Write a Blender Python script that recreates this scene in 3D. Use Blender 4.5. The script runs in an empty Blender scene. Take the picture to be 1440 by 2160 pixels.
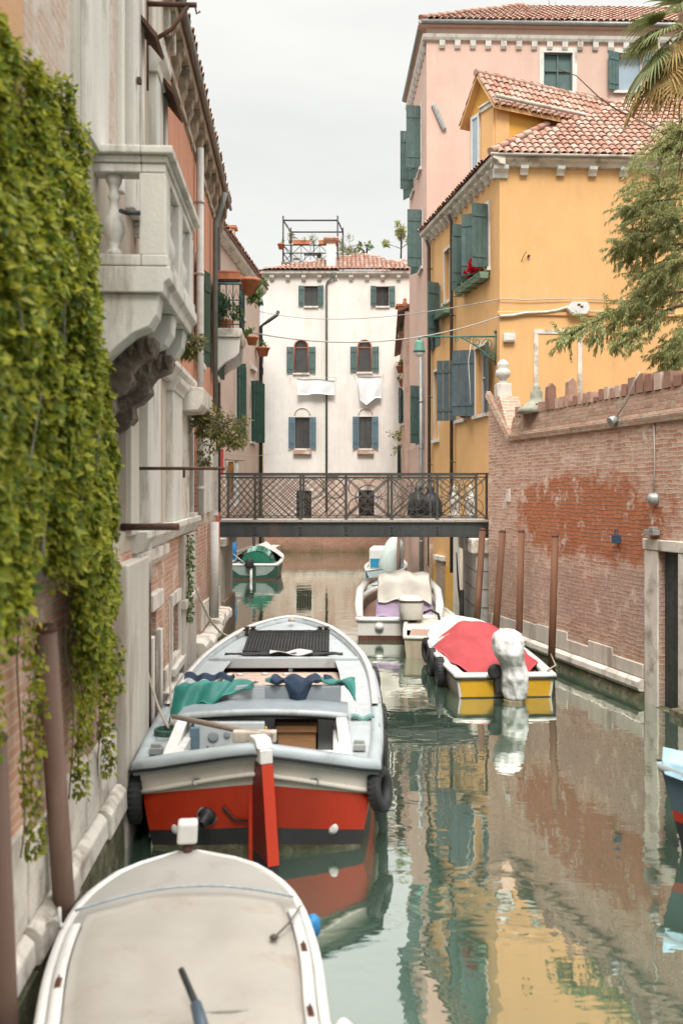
import bpy, math, random
from mathutils import Vector, Matrix, noise as mnoise
random.seed(11)
R = math.radians
SC = bpy.context.scene
COL = SC.collection
F, CX, HY, H = 2000.0, 720.0, 1035.0, 3.36      # focal length in photo pixels, optical centre column, eye-level row, eye height above the water
rnd = random.uniform

def px(x, y, d):
    """point seen at photo pixel x, y at distance d"""
    return Vector(((x - CX) * d / F, d, H - (y - HY) * d / F))

class Frame:
    """a wall: origin O, U along it, N out of it"""
    def __init__(s, ox, oy, ux, uy, nsign=1):
        s.O = Vector((ox, oy, 0)); s.U = Vector((ux, uy, 0))
        n = Vector((uy, -ux, 0)).normalized() * nsign
        s.N = n; s.ul = s.U.length
    def pt(s, u, n, z):
        return s.O + s.U * u + s.N * n + Vector((0, 0, z))
    def u(s, x, n=0.0):
        k = (x - CX) / F
        o = s.O + s.N * n
        return (k * o.y - o.x) / (s.U.x - k * s.U.y)
    def at(s, x, y, n=0.0):
        u = s.u(x, n)
        d = (s.O + s.U * u + s.N * n).y
        return u, H - (y - HY) * d / F

class MB:
    def __init__(s):
        s.v = []; s.f = []; s.m = []; s.s = []
    def add(s, vs, fs, mi=0, smooth=False):
        b = len(s.v)
        s.v.extend([tuple(p) for p in vs])
        for f in fs:
            s.f.append(tuple(b + i for i in f)); s.m.append(mi); s.s.append(smooth)
    def hexa(s, p, mi=0):
        s.add(p, [(0, 3, 2, 1), (4, 5, 6, 7), (0, 1, 5, 4), (1, 2, 6, 5), (2, 3, 7, 6), (3, 0, 4, 7)], mi)
    def box(s, x0, x1, y0, y1, z0, z1, mi=0):
        s.hexa([(x0, y0, z0), (x1, y0, z0), (x1, y1, z0), (x0, y1, z0), (x0, y0, z1), (x1, y0, z1), (x1, y1, z1), (x0, y1, z1)], mi)
    def obox(s, c, ax, ay, az, mi=0):
        """box from a centre and three half-axis vectors"""
        c = Vector(c); ax = Vector(ax); ay = Vector(ay); az = Vector(az)
        s.hexa([c - ax - ay - az, c + ax - ay - az, c + ax + ay - az, c - ax + ay - az, c - ax - ay + az, c + ax - ay + az, c + ax + ay + az, c - ax + ay + az], mi)
    def fbox(s, fr, u0, u1, n0, n1, z0, z1, mi=0):
        P = fr.pt
        s.hexa([P(u0, n0, z0), P(u1, n0, z0), P(u1, n1, z0), P(u0, n1, z0), P(u0, n0, z1), P(u1, n0, z1), P(u1, n1, z1), P(u0, n1, z1)], mi)
    def loft(s, a, b, mi=0):
        """closed prism between two equal rings"""
        n = len(a)
        s.add(list(a) + list(b), [tuple(range(n))[::-1], tuple(range(n, 2 * n))] + [(i, (i + 1) % n, n + (i + 1) % n, n + i) for i in range(n)], mi)
    def nz(s, fr, poly, u0, u1, mi=0):
        s.loft([fr.pt(u0, n, z) for n, z in poly], [fr.pt(u1, n, z) for n, z in poly], mi)
    def uz(s, fr, poly, n0, n1, mi=0):
        s.loft([fr.pt(u, n0, z) for u, z in poly], [fr.pt(u, n1, z) for u, z in poly], mi)
    def quad(s, a, b, c, d, mi=0):
        s.add([a, b, c, d], [(0, 1, 2, 3)], mi)
    def tube(s, pts, r, k=8, mi=0, caps=True, closed=False):
        pts = [Vector(p) for p in pts]; n = len(pts)
        rs = r if isinstance(r, (list, tuple)) else [r] * n
        vs = []; prev = None
        for i, p in enumerate(pts):
            if closed: t = pts[(i + 1) % n] - pts[i - 1]
            else: t = pts[min(i + 1, n - 1)] - pts[max(i - 1, 0)]
            if t.length < 1e-9: t = Vector((0, 0, 1))
            t.normalize()
            if prev is None:
                a = Vector((0, 0, 1)) if abs(t.z) < .9 else Vector((1, 0, 0))
                x = t.cross(a).normalized()
            else:
                x = prev - t * prev.dot(t)
                if x.length < 1e-6: x = t.cross(Vector((0, 0, 1)) if abs(t.z) < .9 else Vector((1, 0, 0)))
                x.normalize()
            prev = x; y = t.cross(x)
            for j in range(k):
                a = 2 * math.pi * j / k
                vs.append(p + (x * math.cos(a) + y * math.sin(a)) * rs[i])
        fs = []
        for i in range(n if closed else n - 1):
            for j in range(k):
                q = (i + 1) % n
                fs.append((i * k + j, i * k + (j + 1) % k, q * k + (j + 1) % k, q * k + j))
        s.add(vs, fs, mi, True)
        if caps and not closed:
            b = len(s.v) - len(vs)
            s.f.append(tuple(b + j for j in range(k))[::-1]); s.m.append(mi); s.s.append(False)
            s.f.append(tuple(b + (n - 1) * k + j for j in range(k))); s.m.append(mi); s.s.append(False)
    def lathe(s, c, prof, k=14, mi=0, axis=None):
        c = Vector(c)
        if axis is None: X, Y, Z = Vector((1, 0, 0)), Vector((0, 1, 0)), Vector((0, 0, 1))
        else:
            Z = Vector(axis).normalized(); X = Z.orthogonal().normalized(); Y = Z.cross(X)
        vs = []
        for r, z in prof:
            for j in range(k):
                a = 2 * math.pi * j / k
                vs.append(c + X * (r * math.cos(a)) + Y * (r * math.sin(a)) + Z * z)
        n = len(prof)
        fs = [(i * k + j, i * k + (j + 1) % k, (i + 1) * k + (j + 1) % k, (i + 1) * k + j) for i in range(n - 1) for j in range(k)]
        s.add(vs, fs, mi, True)
        b = len(s.v) - len(vs)
        s.f.append(tuple(b + j for j in range(k))[::-1]); s.m.append(mi); s.s.append(False)
        s.f.append(tuple(b + (n - 1) * k + j for j in range(k))); s.m.append(mi); s.s.append(False)
    def grid(s, fn, nu, nv, mi=0, smooth=True):
        vs = [fn(i / nu, j / nv) for i in range(nu + 1) for j in range(nv + 1)]
        fs = [(i * (nv + 1) + j, (i + 1) * (nv + 1) + j, (i + 1) * (nv + 1) + j + 1, i * (nv + 1) + j + 1) for i in range(nu) for j in range(nv)]
        s.add(vs, fs, mi, smooth)
    def sheet(s, fn, nu, nv, th, mi=0):
        """cloth: a grid with a real thickness th (downwards)"""
        top = [[Vector(fn(i / nu, j / nv)) for j in range(nv + 1)] for i in range(nu + 1)]
        nrm = lambda i, j: ((top[min(i + 1, nu)][j] - top[max(i - 1, 0)][j]).cross(top[i][min(j + 1, nv)] - top[i][max(j - 1, 0)])).normalized()
        vs = [top[i][j] for i in range(nu + 1) for j in range(nv + 1)]
        vs += [top[i][j] - nrm(i, j) * th for i in range(nu + 1) for j in range(nv + 1)]
        o = (nu + 1) * (nv + 1); I = lambda i, j: i * (nv + 1) + j
        fs = []
        for i in range(nu):
            for j in range(nv):
                a = (I(i, j), I(i + 1, j), I(i + 1, j + 1), I(i, j + 1))
                fs.append(a); fs.append(tuple(o + q for q in a)[::-1])
        rim = [I(i, 0) for i in range(nu + 1)] + [I(nu, j) for j in range(1, nv + 1)] + [I(i, nv) for i in range(nu - 1, -1, -1)] + [I(0, j) for j in range(nv - 1, 0, -1)]
        for a, b in zip(rim, rim[1:] + rim[:1]): fs.append((a, b, o + b, o + a))
        s.add(vs, fs, mi, True)
    def build(s, name, mats, parent=None, uv=True, bevel=0.0):
        if not isinstance(mats, (list, tuple)): mats = [mats]
        me = bpy.data.meshes.new(name)
        off = Vector((0, 0, 0))
        if parent is None and s.v:
            xs = [p[0] for p in s.v]; ys = [p[1] for p in s.v]; zs = [p[2] for p in s.v]
            off = Vector(((min(xs) + max(xs)) / 2, (min(ys) + max(ys)) / 2, min(zs)))
        me.from_pydata([(p[0] - off.x, p[1] - off.y, p[2] - off.z) for p in s.v], [], s.f)
        for m in mats: me.materials.append(m)
        me.polygons.foreach_set('material_index', s.m)
        me.polygons.foreach_set('use_smooth', s.s)
        if uv:
            l = me.uv_layers.new(name='UVMap'); buf = []
            for p in me.polygons:
                n = p.normal
                if abs(n.z) > .72:
                    for vi in p.vertices: buf += [s.v[vi][0], s.v[vi][1]]
                else:
                    t = Vector((-n.y, n.x)); t.normalize()
                    if abs(t.y) >= abs(t.x) and t.y < 0 or abs(t.x) > abs(t.y) and t.x < 0: t = -t
                    for vi in p.vertices: buf += [s.v[vi][0] * t.x + s.v[vi][1] * t.y, s.v[vi][2]]
            l.data.foreach_set('uv', buf)
        me.update()
        o = bpy.data.objects.new(name, me); COL.objects.link(o)
        o.location = off
        if bevel:
            b = o.modifiers.new('bevel', 'BEVEL'); b.width = bevel; b.segments = 2; b.limit_method = 'ANGLE'; b.angle_limit = R(40)
        if parent is not None: adopt(o, parent)
        return o

def adopt(o, parent):
    o.parent = parent
    if parent.parent is None: o.matrix_parent_inverse = Matrix.Translation(-parent.location)

def copy_tree(o, parent=None):
    c = o.copy(); COL.objects.link(c); c.parent = parent
    for ch in list(o.children):
        copy_tree(ch, c)
    return c

def tag(o, label, cat, group=None, kind=None):
    o['label'] = label; o['category'] = cat
    if group: o['group'] = group
    if kind: o['kind'] = kind
    return o

def thing(name, label, cat, loc=(0, 0, 0), group=None):
    o = bpy.data.objects.new(name, None); COL.objects.link(o); o.location = Vector(loc)
    o.empty_display_size = .2
    return tag(o, label, cat, group)

def structure(o): o['kind'] = 'structure'; return o

# ------------------------------------------------------------------ materials
def new_mat(name):
    m = bpy.data.materials.new(name); m.use_nodes = True
    nt = m.node_tree; nt.nodes.clear()
    out = nt.nodes.new('ShaderNodeOutputMaterial'); b = nt.nodes.new('ShaderNodeBsdfPrincipled')
    nt.links.new(b.outputs[0], out.inputs[0])
    return m, nt, b

def N(nt, t, **kw):
    n = nt.nodes.new('ShaderNode' + t)
    for k, v in kw.items():
        if k in ('vector', 'scale', 'detail', 'rough', 'dist'): continue
        setattr(n, k, v)
    return n

def noise(nt, scale, detail=4, rough=.55, vec=None, stretch=None, dist=0):
    n = nt.nodes.new('ShaderNodeTexNoise'); n.inputs['Scale'].default_value = scale; n.inputs['Detail'].default_value = detail
    n.inputs['Roughness'].default_value = rough; n.inputs['Distortion'].default_value = dist
    if vec is None:
        vec = nt.nodes.new('ShaderNodeNewGeometry').outputs['Position']
    if stretch:
        mp = nt.nodes.new('ShaderNodeMapping'); mp.inputs['Scale'].default_value = stretch
        nt.links.new(vec, mp.inputs['Vector']); vec = mp.outputs[0]
    nt.links.new(vec, n.inputs['Vector'])
    return n.outputs['Fac']

def ramp(nt, fac, a, b, ca=(0, 0, 0, 1), cb=(1, 1, 1, 1)):
    r = nt.nodes.new('ShaderNodeValToRGB'); e = r.color_ramp.elements
    e[0].position = a; e[1].position = b; e[0].color = ca; e[1].color = cb
    nt.links.new(fac, r.inputs[0]); return r.outputs[0]

def mix(nt, fac, a, b, mode='MIX'):
    m = nt.nodes.new('ShaderNodeMixRGB'); m.blend_type = mode
    for i, v in ((0, fac), (1, a), (2, b)):
        if isinstance(v, (int, float)): m.inputs[i].default_value = v
        elif isinstance(v, (tuple, list)): m.inputs[i].default_value = (*v[:3], 1)
        else: nt.links.new(v, m.inputs[i])
    return m.outputs[0]

def math_(nt, op, a, b=0.0, clamp=False):
    m = nt.nodes.new('ShaderNodeMath'); m.operation = op; m.use_clamp = clamp
    for i, v in ((0, a), (1, b)):
        if isinstance(v, (int, float)): m.inputs[i].default_value = v
        else: nt.links.new(v, m.inputs[i])
    return m.outputs[0]

def bump(nt, b, h, strength, dist=.02):
    n = nt.nodes.new('ShaderNodeBump'); n.inputs['Strength'].default_value = strength; n.inputs['Distance'].default_value = dist
    nt.links.new(h, n.inputs['Height']); nt.links.new(n.outputs[0], b.inputs['Normal'])

def lum(c, k): return tuple(min(1, x * k) for x in c)

def paint(name, col, rough=.6, var=.18, scale=4, bmp=.12, bscale=60, metal=0.0, dirt=None, dscale=2.5, dcov=.5, streak=False, col2=None, spec=.35):
    """plain material with mottling, optional dirt patches of colour dirt"""
    m, nt, b = new_mat(name)
    st = (1, 1, .18) if streak else None
    f = noise(nt, scale, 5, stretch=st)
    c = mix(nt, ramp(nt, f, .3, .7), lum(col, 1 - var), col2 if col2 else lum(col, 1 + var))
    if dirt:
        d = noise(nt, dscale, 6, .65, stretch=st)
        c = mix(nt, ramp(nt, d, dcov, dcov + .16), c, dirt)
    nt.links.new(c, b.inputs['Base Color'])
    b.inputs['Roughness'].default_value = rough; b.inputs['Metallic'].default_value = metal
    b.inputs['Specular IOR Level'].default_value = spec
    if bmp: bump(nt, b, noise(nt, bscale, 4), bmp)
    return m

def brick_nodes(nt, c1, c2, mortar, wob=.012, w=.25, h=.07, ms=.010):
    uv = nt.nodes.new('ShaderNodeUVMap').outputs[0]
    n = nt.nodes.new('ShaderNodeTexNoise'); n.inputs['Scale'].default_value = 5; n.inputs['Detail'].default_value = 3
    nt.links.new(uv, n.inputs['Vector'])
    va = nt.nodes.new('ShaderNodeVectorMath'); va.operation = 'MULTIPLY_ADD'
    nt.links.new(n.outputs['Color'], va.inputs[0]); va.inputs[1].default_value = (wob * 2, wob * 2, 0); nt.links.new(uv, va.inputs[2])
    br = nt.nodes.new('ShaderNodeTexBrick'); nt.links.new(va.outputs[0], br.inputs['Vector'])
    br.inputs['Color1'].default_value = (*c1, 1); br.inputs['Color2'].default_value = (*c2, 1); br.inputs['Mortar'].default_value = (*mortar, 1)
    br.inputs['Scale'].default_value = 1; br.inputs['Brick Width'].default_value = w; br.inputs['Row Height'].default_value = h
    br.inputs['Mortar Size'].default_value = ms; br.inputs['Mortar Smooth'].default_value = .5; br.inputs['Bias'].default_value = 0
    return br, uv

def brickwall(name, c1, c2, mortar, cover=None, ccov=.55, cscale=1.2, low=None, lowz=(0, .8), second=None, wob=.012, extra=None, bstr=.5, ms=.010):
    """bricks with worn plaster colour cover in patches, a damp low band, a second brick zone"""
    m, nt, b = new_mat(name)
    br, uv = brick_nodes(nt, c1, c2, mortar, wob, ms=ms)
    c = br.outputs['Color']
    c = mix(nt, ramp(nt, noise(nt, 9, 5, .7), .3, .75), lum(c1, .62), c) if False else mix(nt, .55, c, mix(nt, 1.0, c, ramp(nt, noise(nt, 7, 5, .7), .25, .75, (.55, .5, .48, 1), (1.25, 1.2, 1.18, 1)), 'MULTIPLY'))
    h = math_(nt, 'SUBTRACT', 1.0, br.outputs['Fac'])
    if extra:
        c = extra(nt, c, uv, br)
    if cover:
        k = ramp(nt, noise(nt, cscale, 8, .68), ccov, ccov + .09)
        cv = mix(nt, ramp(nt, noise(nt, 6, 4), .3, .7), lum(cover, .86), lum(cover, 1.08))
        k2 = math_(nt, 'MULTIPLY', k, ramp(nt, noise(nt, 30, 3), .28, .5))
        c = mix(nt, k2, c, cv)
        h = math_(nt, 'MAXIMUM', h, math_(nt, 'MULTIPLY', k, 1.0))
    if low:
        sx = nt.nodes.new('ShaderNodeSeparateXYZ'); nt.links.new(nt.nodes.new('ShaderNodeNewGeometry').outputs['Position'], sx.inputs[0])
        z = math_(nt, 'ADD', sx.outputs[2], math_(nt, 'MULTIPLY', math_(nt, 'SUBTRACT', noise(nt, 1.6, 5), .5), .9))
        mr = nt.nodes.new('ShaderNodeMapRange'); nt.links.new(z, mr.inputs[0]); mr.inputs[1].default_value = lowz[0]; mr.inputs[2].default_value = lowz[1]; mr.inputs[3].default_value = .85; mr.inputs[4].default_value = 0
        c = mix(nt, mr.outputs[0], c, low)
    nt.links.new(c, b.inputs['Base Color']); b.inputs['Roughness'].default_value = .9; b.inputs['Specular IOR Level'].default_value = .2
    hh = math_(nt, 'ADD', h, math_(nt, 'MULTIPLY', noise(nt, 45, 4), .55))
    bump(nt, b, hh, bstr, .02)
    return m

def plaster(name, col, stain, stain2=None, scov=.52, expose=None, ecov=.6, low=None, lowz=(0, 1.0), bmp=.1, lo_expose=None):
    """lime plaster with vertical streaks and stains; expose = (c1, c2, mortar) bricks show through where it fell off"""
    m, nt, b = new_mat(name)
    c = mix(nt, ramp(nt, noise(nt, .9, 6, .6), .3, .72), lum(col, .90), lum(col, 1.06))
    c = mix(nt, math_(nt, 'MULTIPLY', ramp(nt, noise(nt, 2.2, 7, .65, stretch=(1, 1, .16)), scov - .04, scov + .2), .8), c, stain)
    c = mix(nt, math_(nt, 'MULTIPLY', ramp(nt, noise(nt, .55, 9, .7), .55, .6), .42), c, lum(stain, 1.12))
    if stain2: c = mix(nt, math_(nt, 'MULTIPLY', ramp(nt, noise(nt, 5, 6, .7, stretch=(1, 1, .5)), .58, .7), .6), c, stain2)
    h = noise(nt, 50, 5)
    if expose:
        br, uv = brick_nodes(nt, *expose)
        k = noise(nt, .75, 8, .62)
        if lo_expose:
            sx = nt.nodes.new('ShaderNodeSeparateXYZ'); nt.links.new(nt.nodes.new('ShaderNodeNewGeometry').outputs['Position'], sx.inputs[0])
            mr = nt.nodes.new('ShaderNodeMapRange'); nt.links.new(sx.outputs[2], mr.inputs[0]); mr.inputs[1].default_value = lo_expose[0]; mr.inputs[2].default_value = lo_expose[1]; mr.inputs[3].default_value = lo_expose[2]; mr.inputs[4].default_value = 0
            k = math_(nt, 'ADD', k, mr.outputs[0])
        k = ramp(nt, k, ecov, ecov + .025)
        c = mix(nt, k, c, mix(nt, ramp(nt, noise(nt, 8, 4), .3, .7), br.outputs['Color'], mix(nt, .35, br.outputs['Color'], col)))
        h = math_(nt, 'ADD', math_(nt, 'MULTIPLY', math_(nt, 'SUBTRACT', 1.0, k), 1.5), math_(nt, 'MULTIPLY', h, .3))
    if low:
        sx = nt.nodes.new('ShaderNodeSeparateXYZ'); nt.links.new(nt.nodes.new('ShaderNodeNewGeometry').outputs['Position'], sx.inputs[0])
        z = math_(nt, 'ADD', sx.outputs[2], math_(nt, 'MULTIPLY', math_(nt, 'SUBTRACT', noise(nt, 1.6, 5), .5), .9))
        mr = nt.nodes.new('ShaderNodeMapRange'); nt.links.new(z, mr.inputs[0]); mr.inputs[1].default_value = lowz[0]; mr.inputs[2].default_value = lowz[1]; mr.inputs[3].default_value = .85; mr.inputs[4].default_value = 0
        c = mix(nt, mr.outputs[0], c, low)
    nt.links.new(c, b.inputs['Base Color']); b.inputs['Roughness'].default_value = .88; b.inputs['Specular IOR Level'].default_value = .2
    bump(nt, b, h, bmp if not expose else .35, .015)
    return m

def island(name, cols, rough=.6, trans=0.0, spec=.3, nz=None, backmix=None):
    """colour chosen per loose piece (tile, leaf)"""
    m, nt, b = new_mat(name)
    g = nt.nodes.new('ShaderNodeNewGeometry')
    r = nt.nodes.new('ShaderNodeValToRGB'); e = r.color_ramp.elements
    while len(e) < len(cols): e.new(.5)
    for i, c in enumerate(cols):
        e[i].position = i / (len(cols) - 1); e[i].color = (*c, 1)
    nt.links.new(g.outputs['Random Per Island'], r.inputs[0])
    c = r.outputs[0]
    if nz: c = mix(nt, .5, c, mix(nt, 1.0, c, ramp(nt, noise(nt, nz, 5, .65), .25, .75, (.5, .5, .5, 1), (1.35, 1.33, 1.3, 1)), 'MULTIPLY'))
    nt.links.new(c, b.inputs['Base Color']); b.inputs['Roughness'].default_value = rough; b.inputs['Specular IOR Level'].default_value = spec
    if trans:
        t = nt.nodes.new('ShaderNodeBsdfTranslucent'); nt.links.new(c, t.inputs[0])
        mx = nt.nodes.new('ShaderNodeMixShader'); mx.inputs[0].default_value = trans
        out = [n for n in nt.nodes if n.type == 'OUTPUT_MATERIAL'][0]
        nt.links.new(b.outputs[0], mx.inputs[1]); nt.links.new(t.outputs[0], mx.inputs[2]); nt.links.new(mx.outputs[0], out.inputs[0])
    return m

def wood(name, a, b_, rough=.7, scale=(2, 30, 30)):
    m, nt, b = new_mat(name)
    f = noise(nt, 2.0, 6, .6, stretch=scale)
    nt.links.new(mix(nt, ramp(nt, f, .3, .7), a, b_), b.inputs['Base Color']); b.inputs['Roughness'].default_value = rough
    bump(nt, b, f, .15)
    return m

# ------------------------------------------------------------------ camera, sky, sun
cam = bpy.data.cameras.new('camera'); co = bpy.data.objects.new('camera', cam); COL.objects.link(co)
cam.sensor_fit = 'VERTICAL'; cam.sensor_height = 36; cam.sensor_width = 24; cam.lens = 36 * F / 2160
cam.shift_y = -(1080 - HY) / 2160; cam.clip_end = 2000; cam.clip_start = .05
co.location = (0, 0, H); co.rotation_euler = (R(90), 0, 0)
cam.dof.use_dof = True; cam.dof.focus_distance = 24; cam.dof.aperture_fstop = 1.5
SC.camera = co
SUN_EL, SUN_AZ = R(52), R(181)             # azimuth clockwise from +Y: behind the camera, a little right
w = bpy.data.worlds.new('World'); SC.world = w; w.use_nodes = True
nt = w.node_tree; nt.nodes.clear()
out = nt.nodes.new('ShaderNodeOutputWorld'); bg = nt.nodes.new('ShaderNodeBackground'); nt.links.new(bg.outputs[0], out.inputs[0])
sky = nt.nodes.new('ShaderNodeTexSky'); sky.sky_type = 'NISHITA'; sky.sun_disc = False; sky.sun_elevation = SUN_EL; sky.sun_rotation = SUN_AZ
tc = nt.nodes.new('ShaderNodeTexCoord'); sx = nt.nodes.new('ShaderNodeSeparateXYZ'); nt.links.new(tc.outputs['Generated'], sx.inputs[0])
# an overcast vault: brighter overhead than at the horizon, with soft cloud bands
grad = ramp(nt, sx.outputs[2], 0.0, 1.0); g = grad.node.color_ramp; g.interpolation = 'EASE'
g.elements[0].color = (2.72, 2.70, 2.56, 1); g.elements[1].color = (18.5, 18.2, 17.6, 1)
e = g.elements.new(.30); e.color = (2.85, 2.82, 2.64, 1); e = g.elements.new(.50); e.color = (3.1, 3.07, 2.88, 1); e = g.elements.new(.66); e.color = (7.5, 7.4, 7.1, 1)
cl = noise(nt, 2.3, 6, .55, vec=tc.outputs['Generated'], stretch=(1, 1, 4.5))
cloud = mix(nt, 1.0, grad, ramp(nt, cl, .3, .75, (.90, .91, .93, 1), (1.05, 1.05, 1.04, 1)), 'MULTIPLY')
nt.links.new(mix(nt, .96, sky.outputs[0], cloud), bg.inputs['Color']); bg.inputs['Strength'].default_value = .15
sun = bpy.data.lights.new('sun', 'SUN'); so = bpy.data.objects.new('sun', sun); COL.objects.link(so)
sun.energy = 1.5; sun.angle = R(18); sun.color = (1, .95, .87)
d = Vector((math.sin(SUN_AZ) * math.cos(SUN_EL), math.cos(SUN_AZ) * math.cos(SUN_EL), math.sin(SUN_EL)))
so.rotation_euler = d.to_track_quat('Z', 'Y').to_euler()
SC.view_settings.view_transform = 'Standard'; SC.view_settings.look = 'None'; SC.view_settings.exposure = 1.14; SC.view_settings.gamma = 1
try: SC.view_settings.use_curve_mapping = False
except Exception: pass
cy = SC.cycles; cy.use_denoising = True; cy.max_bounces = 6; cy.diffuse_bounces = 3; cy.glossy_bounces = 3; cy.transmission_bounces = 3; cy.caustics_reflective = False; cy.caustics_refractive = False
cy.use_adaptive_sampling = True; cy.sample_clamp_indirect = 6
try: cy.denoiser = 'OPENIMAGEDENOISE'
except Exception: pass

# ------------------------------------------------------------------ shared materials
M = {}
M['stone'] = paint('istrian stone', (.64, .59, .52), .75, .14, 3, .3, 24, dirt=(.31, .27, .22), dcov=.50)
M['stone_white'] = paint('pale stone', (.62, .595, .545), .7, .12, 3, .25, 26, dirt=(.30, .265, .215), dcov=.53, dscale=3.6, streak=True)
M['stone_grey'] = paint('grey stone', (.54, .495, .43), .8, .16, 3, .3, 24, dirt=(.34, .29, .23), dcov=.50, streak=True)
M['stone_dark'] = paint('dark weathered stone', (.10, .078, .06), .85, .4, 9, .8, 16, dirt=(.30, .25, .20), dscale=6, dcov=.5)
M['moss'] = paint('mossy masonry', (.085, .085, .045), .9, .45, 6, .7, 22, dirt=(.20, .17, .12), dscale=5, dcov=.5)
M['tile'] = island('roof tile', [(.34, .155, .105), (.39, .21, .155), (.41, .28, .22), (.36, .19, .14), (.43, .335, .275), (.29, .15, .105), (.39, .24, .18)], .85, nz=6)
M['tile_base'] = paint('tile bed', (.22, .11, .08), .9, .2)
M['green_shutter'] = paint('green shutter paint', (.075, .125, .118), .55, .15, 6, .1, 50, dirt=(.14, .22, .19), dcov=.6)
M['dark_green'] = paint('dark green paint', (.02, .06, .045), .5, .2, 6)
M['blue_shutter'] = paint('blue grey shutter paint', (.10, .16, .20), .55, .15, 6, .1, 50, dirt=(.17, .23, .26), dcov=.6)
M['slate_shutter'] = paint('slate shutter paint', (.062, .088, .098), .55, .15, 6, .1, 50, dirt=(.10, .13, .14), dcov=.6)
M['glass'] = paint('window glass', (.05, .05, .05), .12, .3, 1.2, 0, spec=.7)
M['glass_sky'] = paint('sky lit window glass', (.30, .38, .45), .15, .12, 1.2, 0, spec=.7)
M['dark'] = paint('dark interior', (.015, .014, .013), .9, .2)
M['iron'] = paint('painted iron', (.035, .04, .042), .5, .25, 10, .1, 60, metal=.3, dirt=(.10, .055, .035), dscale=6, dcov=.6)
M['rust'] = paint('rusty iron', (.10, .045, .03), .8, .3, 8, .3, 50, dirt=(.05, .03, .025), dcov=.5)
M['pipe_dark'] = paint('brown pipe paint', (.07, .05, .04), .55, .2, 6)
M['pipe_grey'] = paint('zinc pipe', (.30, .31, .30), .5, .15, 4, metal=.4)
M['pipe_pale'] = paint('pale pipe paint', (.52, .50, .46), .6, .12, 4, dirt=(.3, .25, .2), dcov=.6)
M['rubber'] = paint('tyre rubber', (.022, .023, .024), .65, .3, 10, .2, 40)
M['white_paint'] = paint('white gloss paint', (.60, .59, .56), .4, .08, 3, .06, 40, dirt=(.42, .38, .33), dcov=.6, dscale=4)
M['grey_paint'] = paint('light grey boat paint', (.37, .40, .41), .45, .1, 3, .06, 40, dirt=(.26, .27, .26), dcov=.54, dscale=3)
M['mid_grey'] = paint('mid grey boat paint', (.23, .26, .28), .45, .1, 4, .06, 40, dirt=(.33, .34, .33), dcov=.6)
M['terracotta'] = paint('terracotta', (.42, .16, .08), .8, .2, 8, .2, 40)
M['rope'] = paint('old rope', (.36, .31, .25), .9, .2, 30, .5, 120)
M['cable'] = paint('grey cable', (.36, .35, .33), .6, .15, 8)
M['cable_white'] = paint('pale cable sleeve', (.58, .55, .49), .6, .1, 8)
M['soil'] = paint('garden soil', (.10, .08, .05), .95, .3, 2)
M['leaf'] = island('creeper leaf', [(.06, .10, .015), (.13, .19, .022), (.22, .27, .03), (.34, .36, .035), (.43, .42, .045), (.17, .22, .03), (.48, .46, .06), (.28, .32, .03)], .5, .4, nz=2.2)
M['leaf_dull'] = island('shrub leaf', [(.10, .12, .03), (.17, .18, .05), (.26, .25, .08), (.20, .15, .07), (.13, .16, .045)], .6, .3)
M['leaf_tree'] = island('feathery needle', [(.20, .25, .10), (.28, .33, .13), (.38, .40, .18), (.42, .37, .14), (.27, .31, .15)], .6, .3)
M['leaf_pot'] = island('pot plant leaf', [(.05, .11, .03), (.10, .17, .04), (.18, .22, .06)], .55, .3)
M['bark'] = paint('bark', (.11, .08, .055), .95, .3, 10, .6, 25)
M['flower_red'] = island('red petal', [(.62, .01, .03), (.75, .03, .05), (.5, .01, .03)], .6, .25)

# ------------------------------------------------------------------ ground and water
b = MB(); b.box(-260, 260, -60, 700, -2.6, -2.2)
structure(b.build('ground', paint('canal bed silt', (.05, .05, .035), .95)))
m, nt, p = new_mat('canal water')
gp = nt.nodes.new('ShaderNodeNewGeometry').outputs['Position']
n1 = noise(nt, 1.5, 3, .5, vec=gp, stretch=(.8, 1.5, 1), dist=.4); n2 = noise(nt, .35, 2, .5, vec=gp); n3 = noise(nt, 5.5, 2, .5, vec=gp, stretch=(.6, 1.4, 1))
hh = math_(nt, 'ADD', math_(nt, 'MULTIPLY', n1, 1.0), math_(nt, 'MULTIPLY', n3, .16))
amp = ramp(nt, n2, .38, .66)
hh = math_(nt, 'MULTIPLY', hh, math_(nt, 'ADD', math_(nt, 'MULTIPLY', amp, .8), .35))
bp = nt.nodes.new('ShaderNodeBump'); bp.inputs['Strength'].default_value = .15; bp.inputs['Distance'].default_value = .05; nt.links.new(hh, bp.inputs['Height'])
nt.nodes.remove(p)
dif = nt.nodes.new('ShaderNodeBsdfDiffuse'); dif.inputs[0].default_value = (.062, .105, .075, 1)
gl = nt.nodes.new('ShaderNodeBsdfGlossy'); gl.inputs['Roughness'].default_value = .015; gl.inputs[0].default_value = (.97, 1, .95, 1)
nt.links.new(bp.outputs[0], gl.inputs['Normal'])
lw = nt.nodes.new('ShaderNodeLayerWeight'); lw.inputs[0].default_value = .5
fr_ = ramp(nt, lw.outputs['Facing'], .25, 1.0); q = fr_.node.color_ramp.elements; q[0].color = (.20, .20, .20, 1); q[1].color = (.93, .93, .93, 1)
e = fr_.node.color_ramp.elements.new(.62); e.color = (.67, .67, .67, 1)
ms = nt.nodes.new('ShaderNodeMixShader'); nt.links.new(fr_, ms.inputs[0]); nt.links.new(dif.outputs[0], ms.inputs[1]); nt.links.new(gl.outputs[0], ms.inputs[2])
nt.links.new(ms.outputs[0], [n for n in nt.nodes if n.type == 'OUTPUT_MATERIAL'][0].inputs[0])
b = MB(); b.box(-40, 40, -30, 90, -.25, 0)
structure(b.build('canal_water', m))

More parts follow.
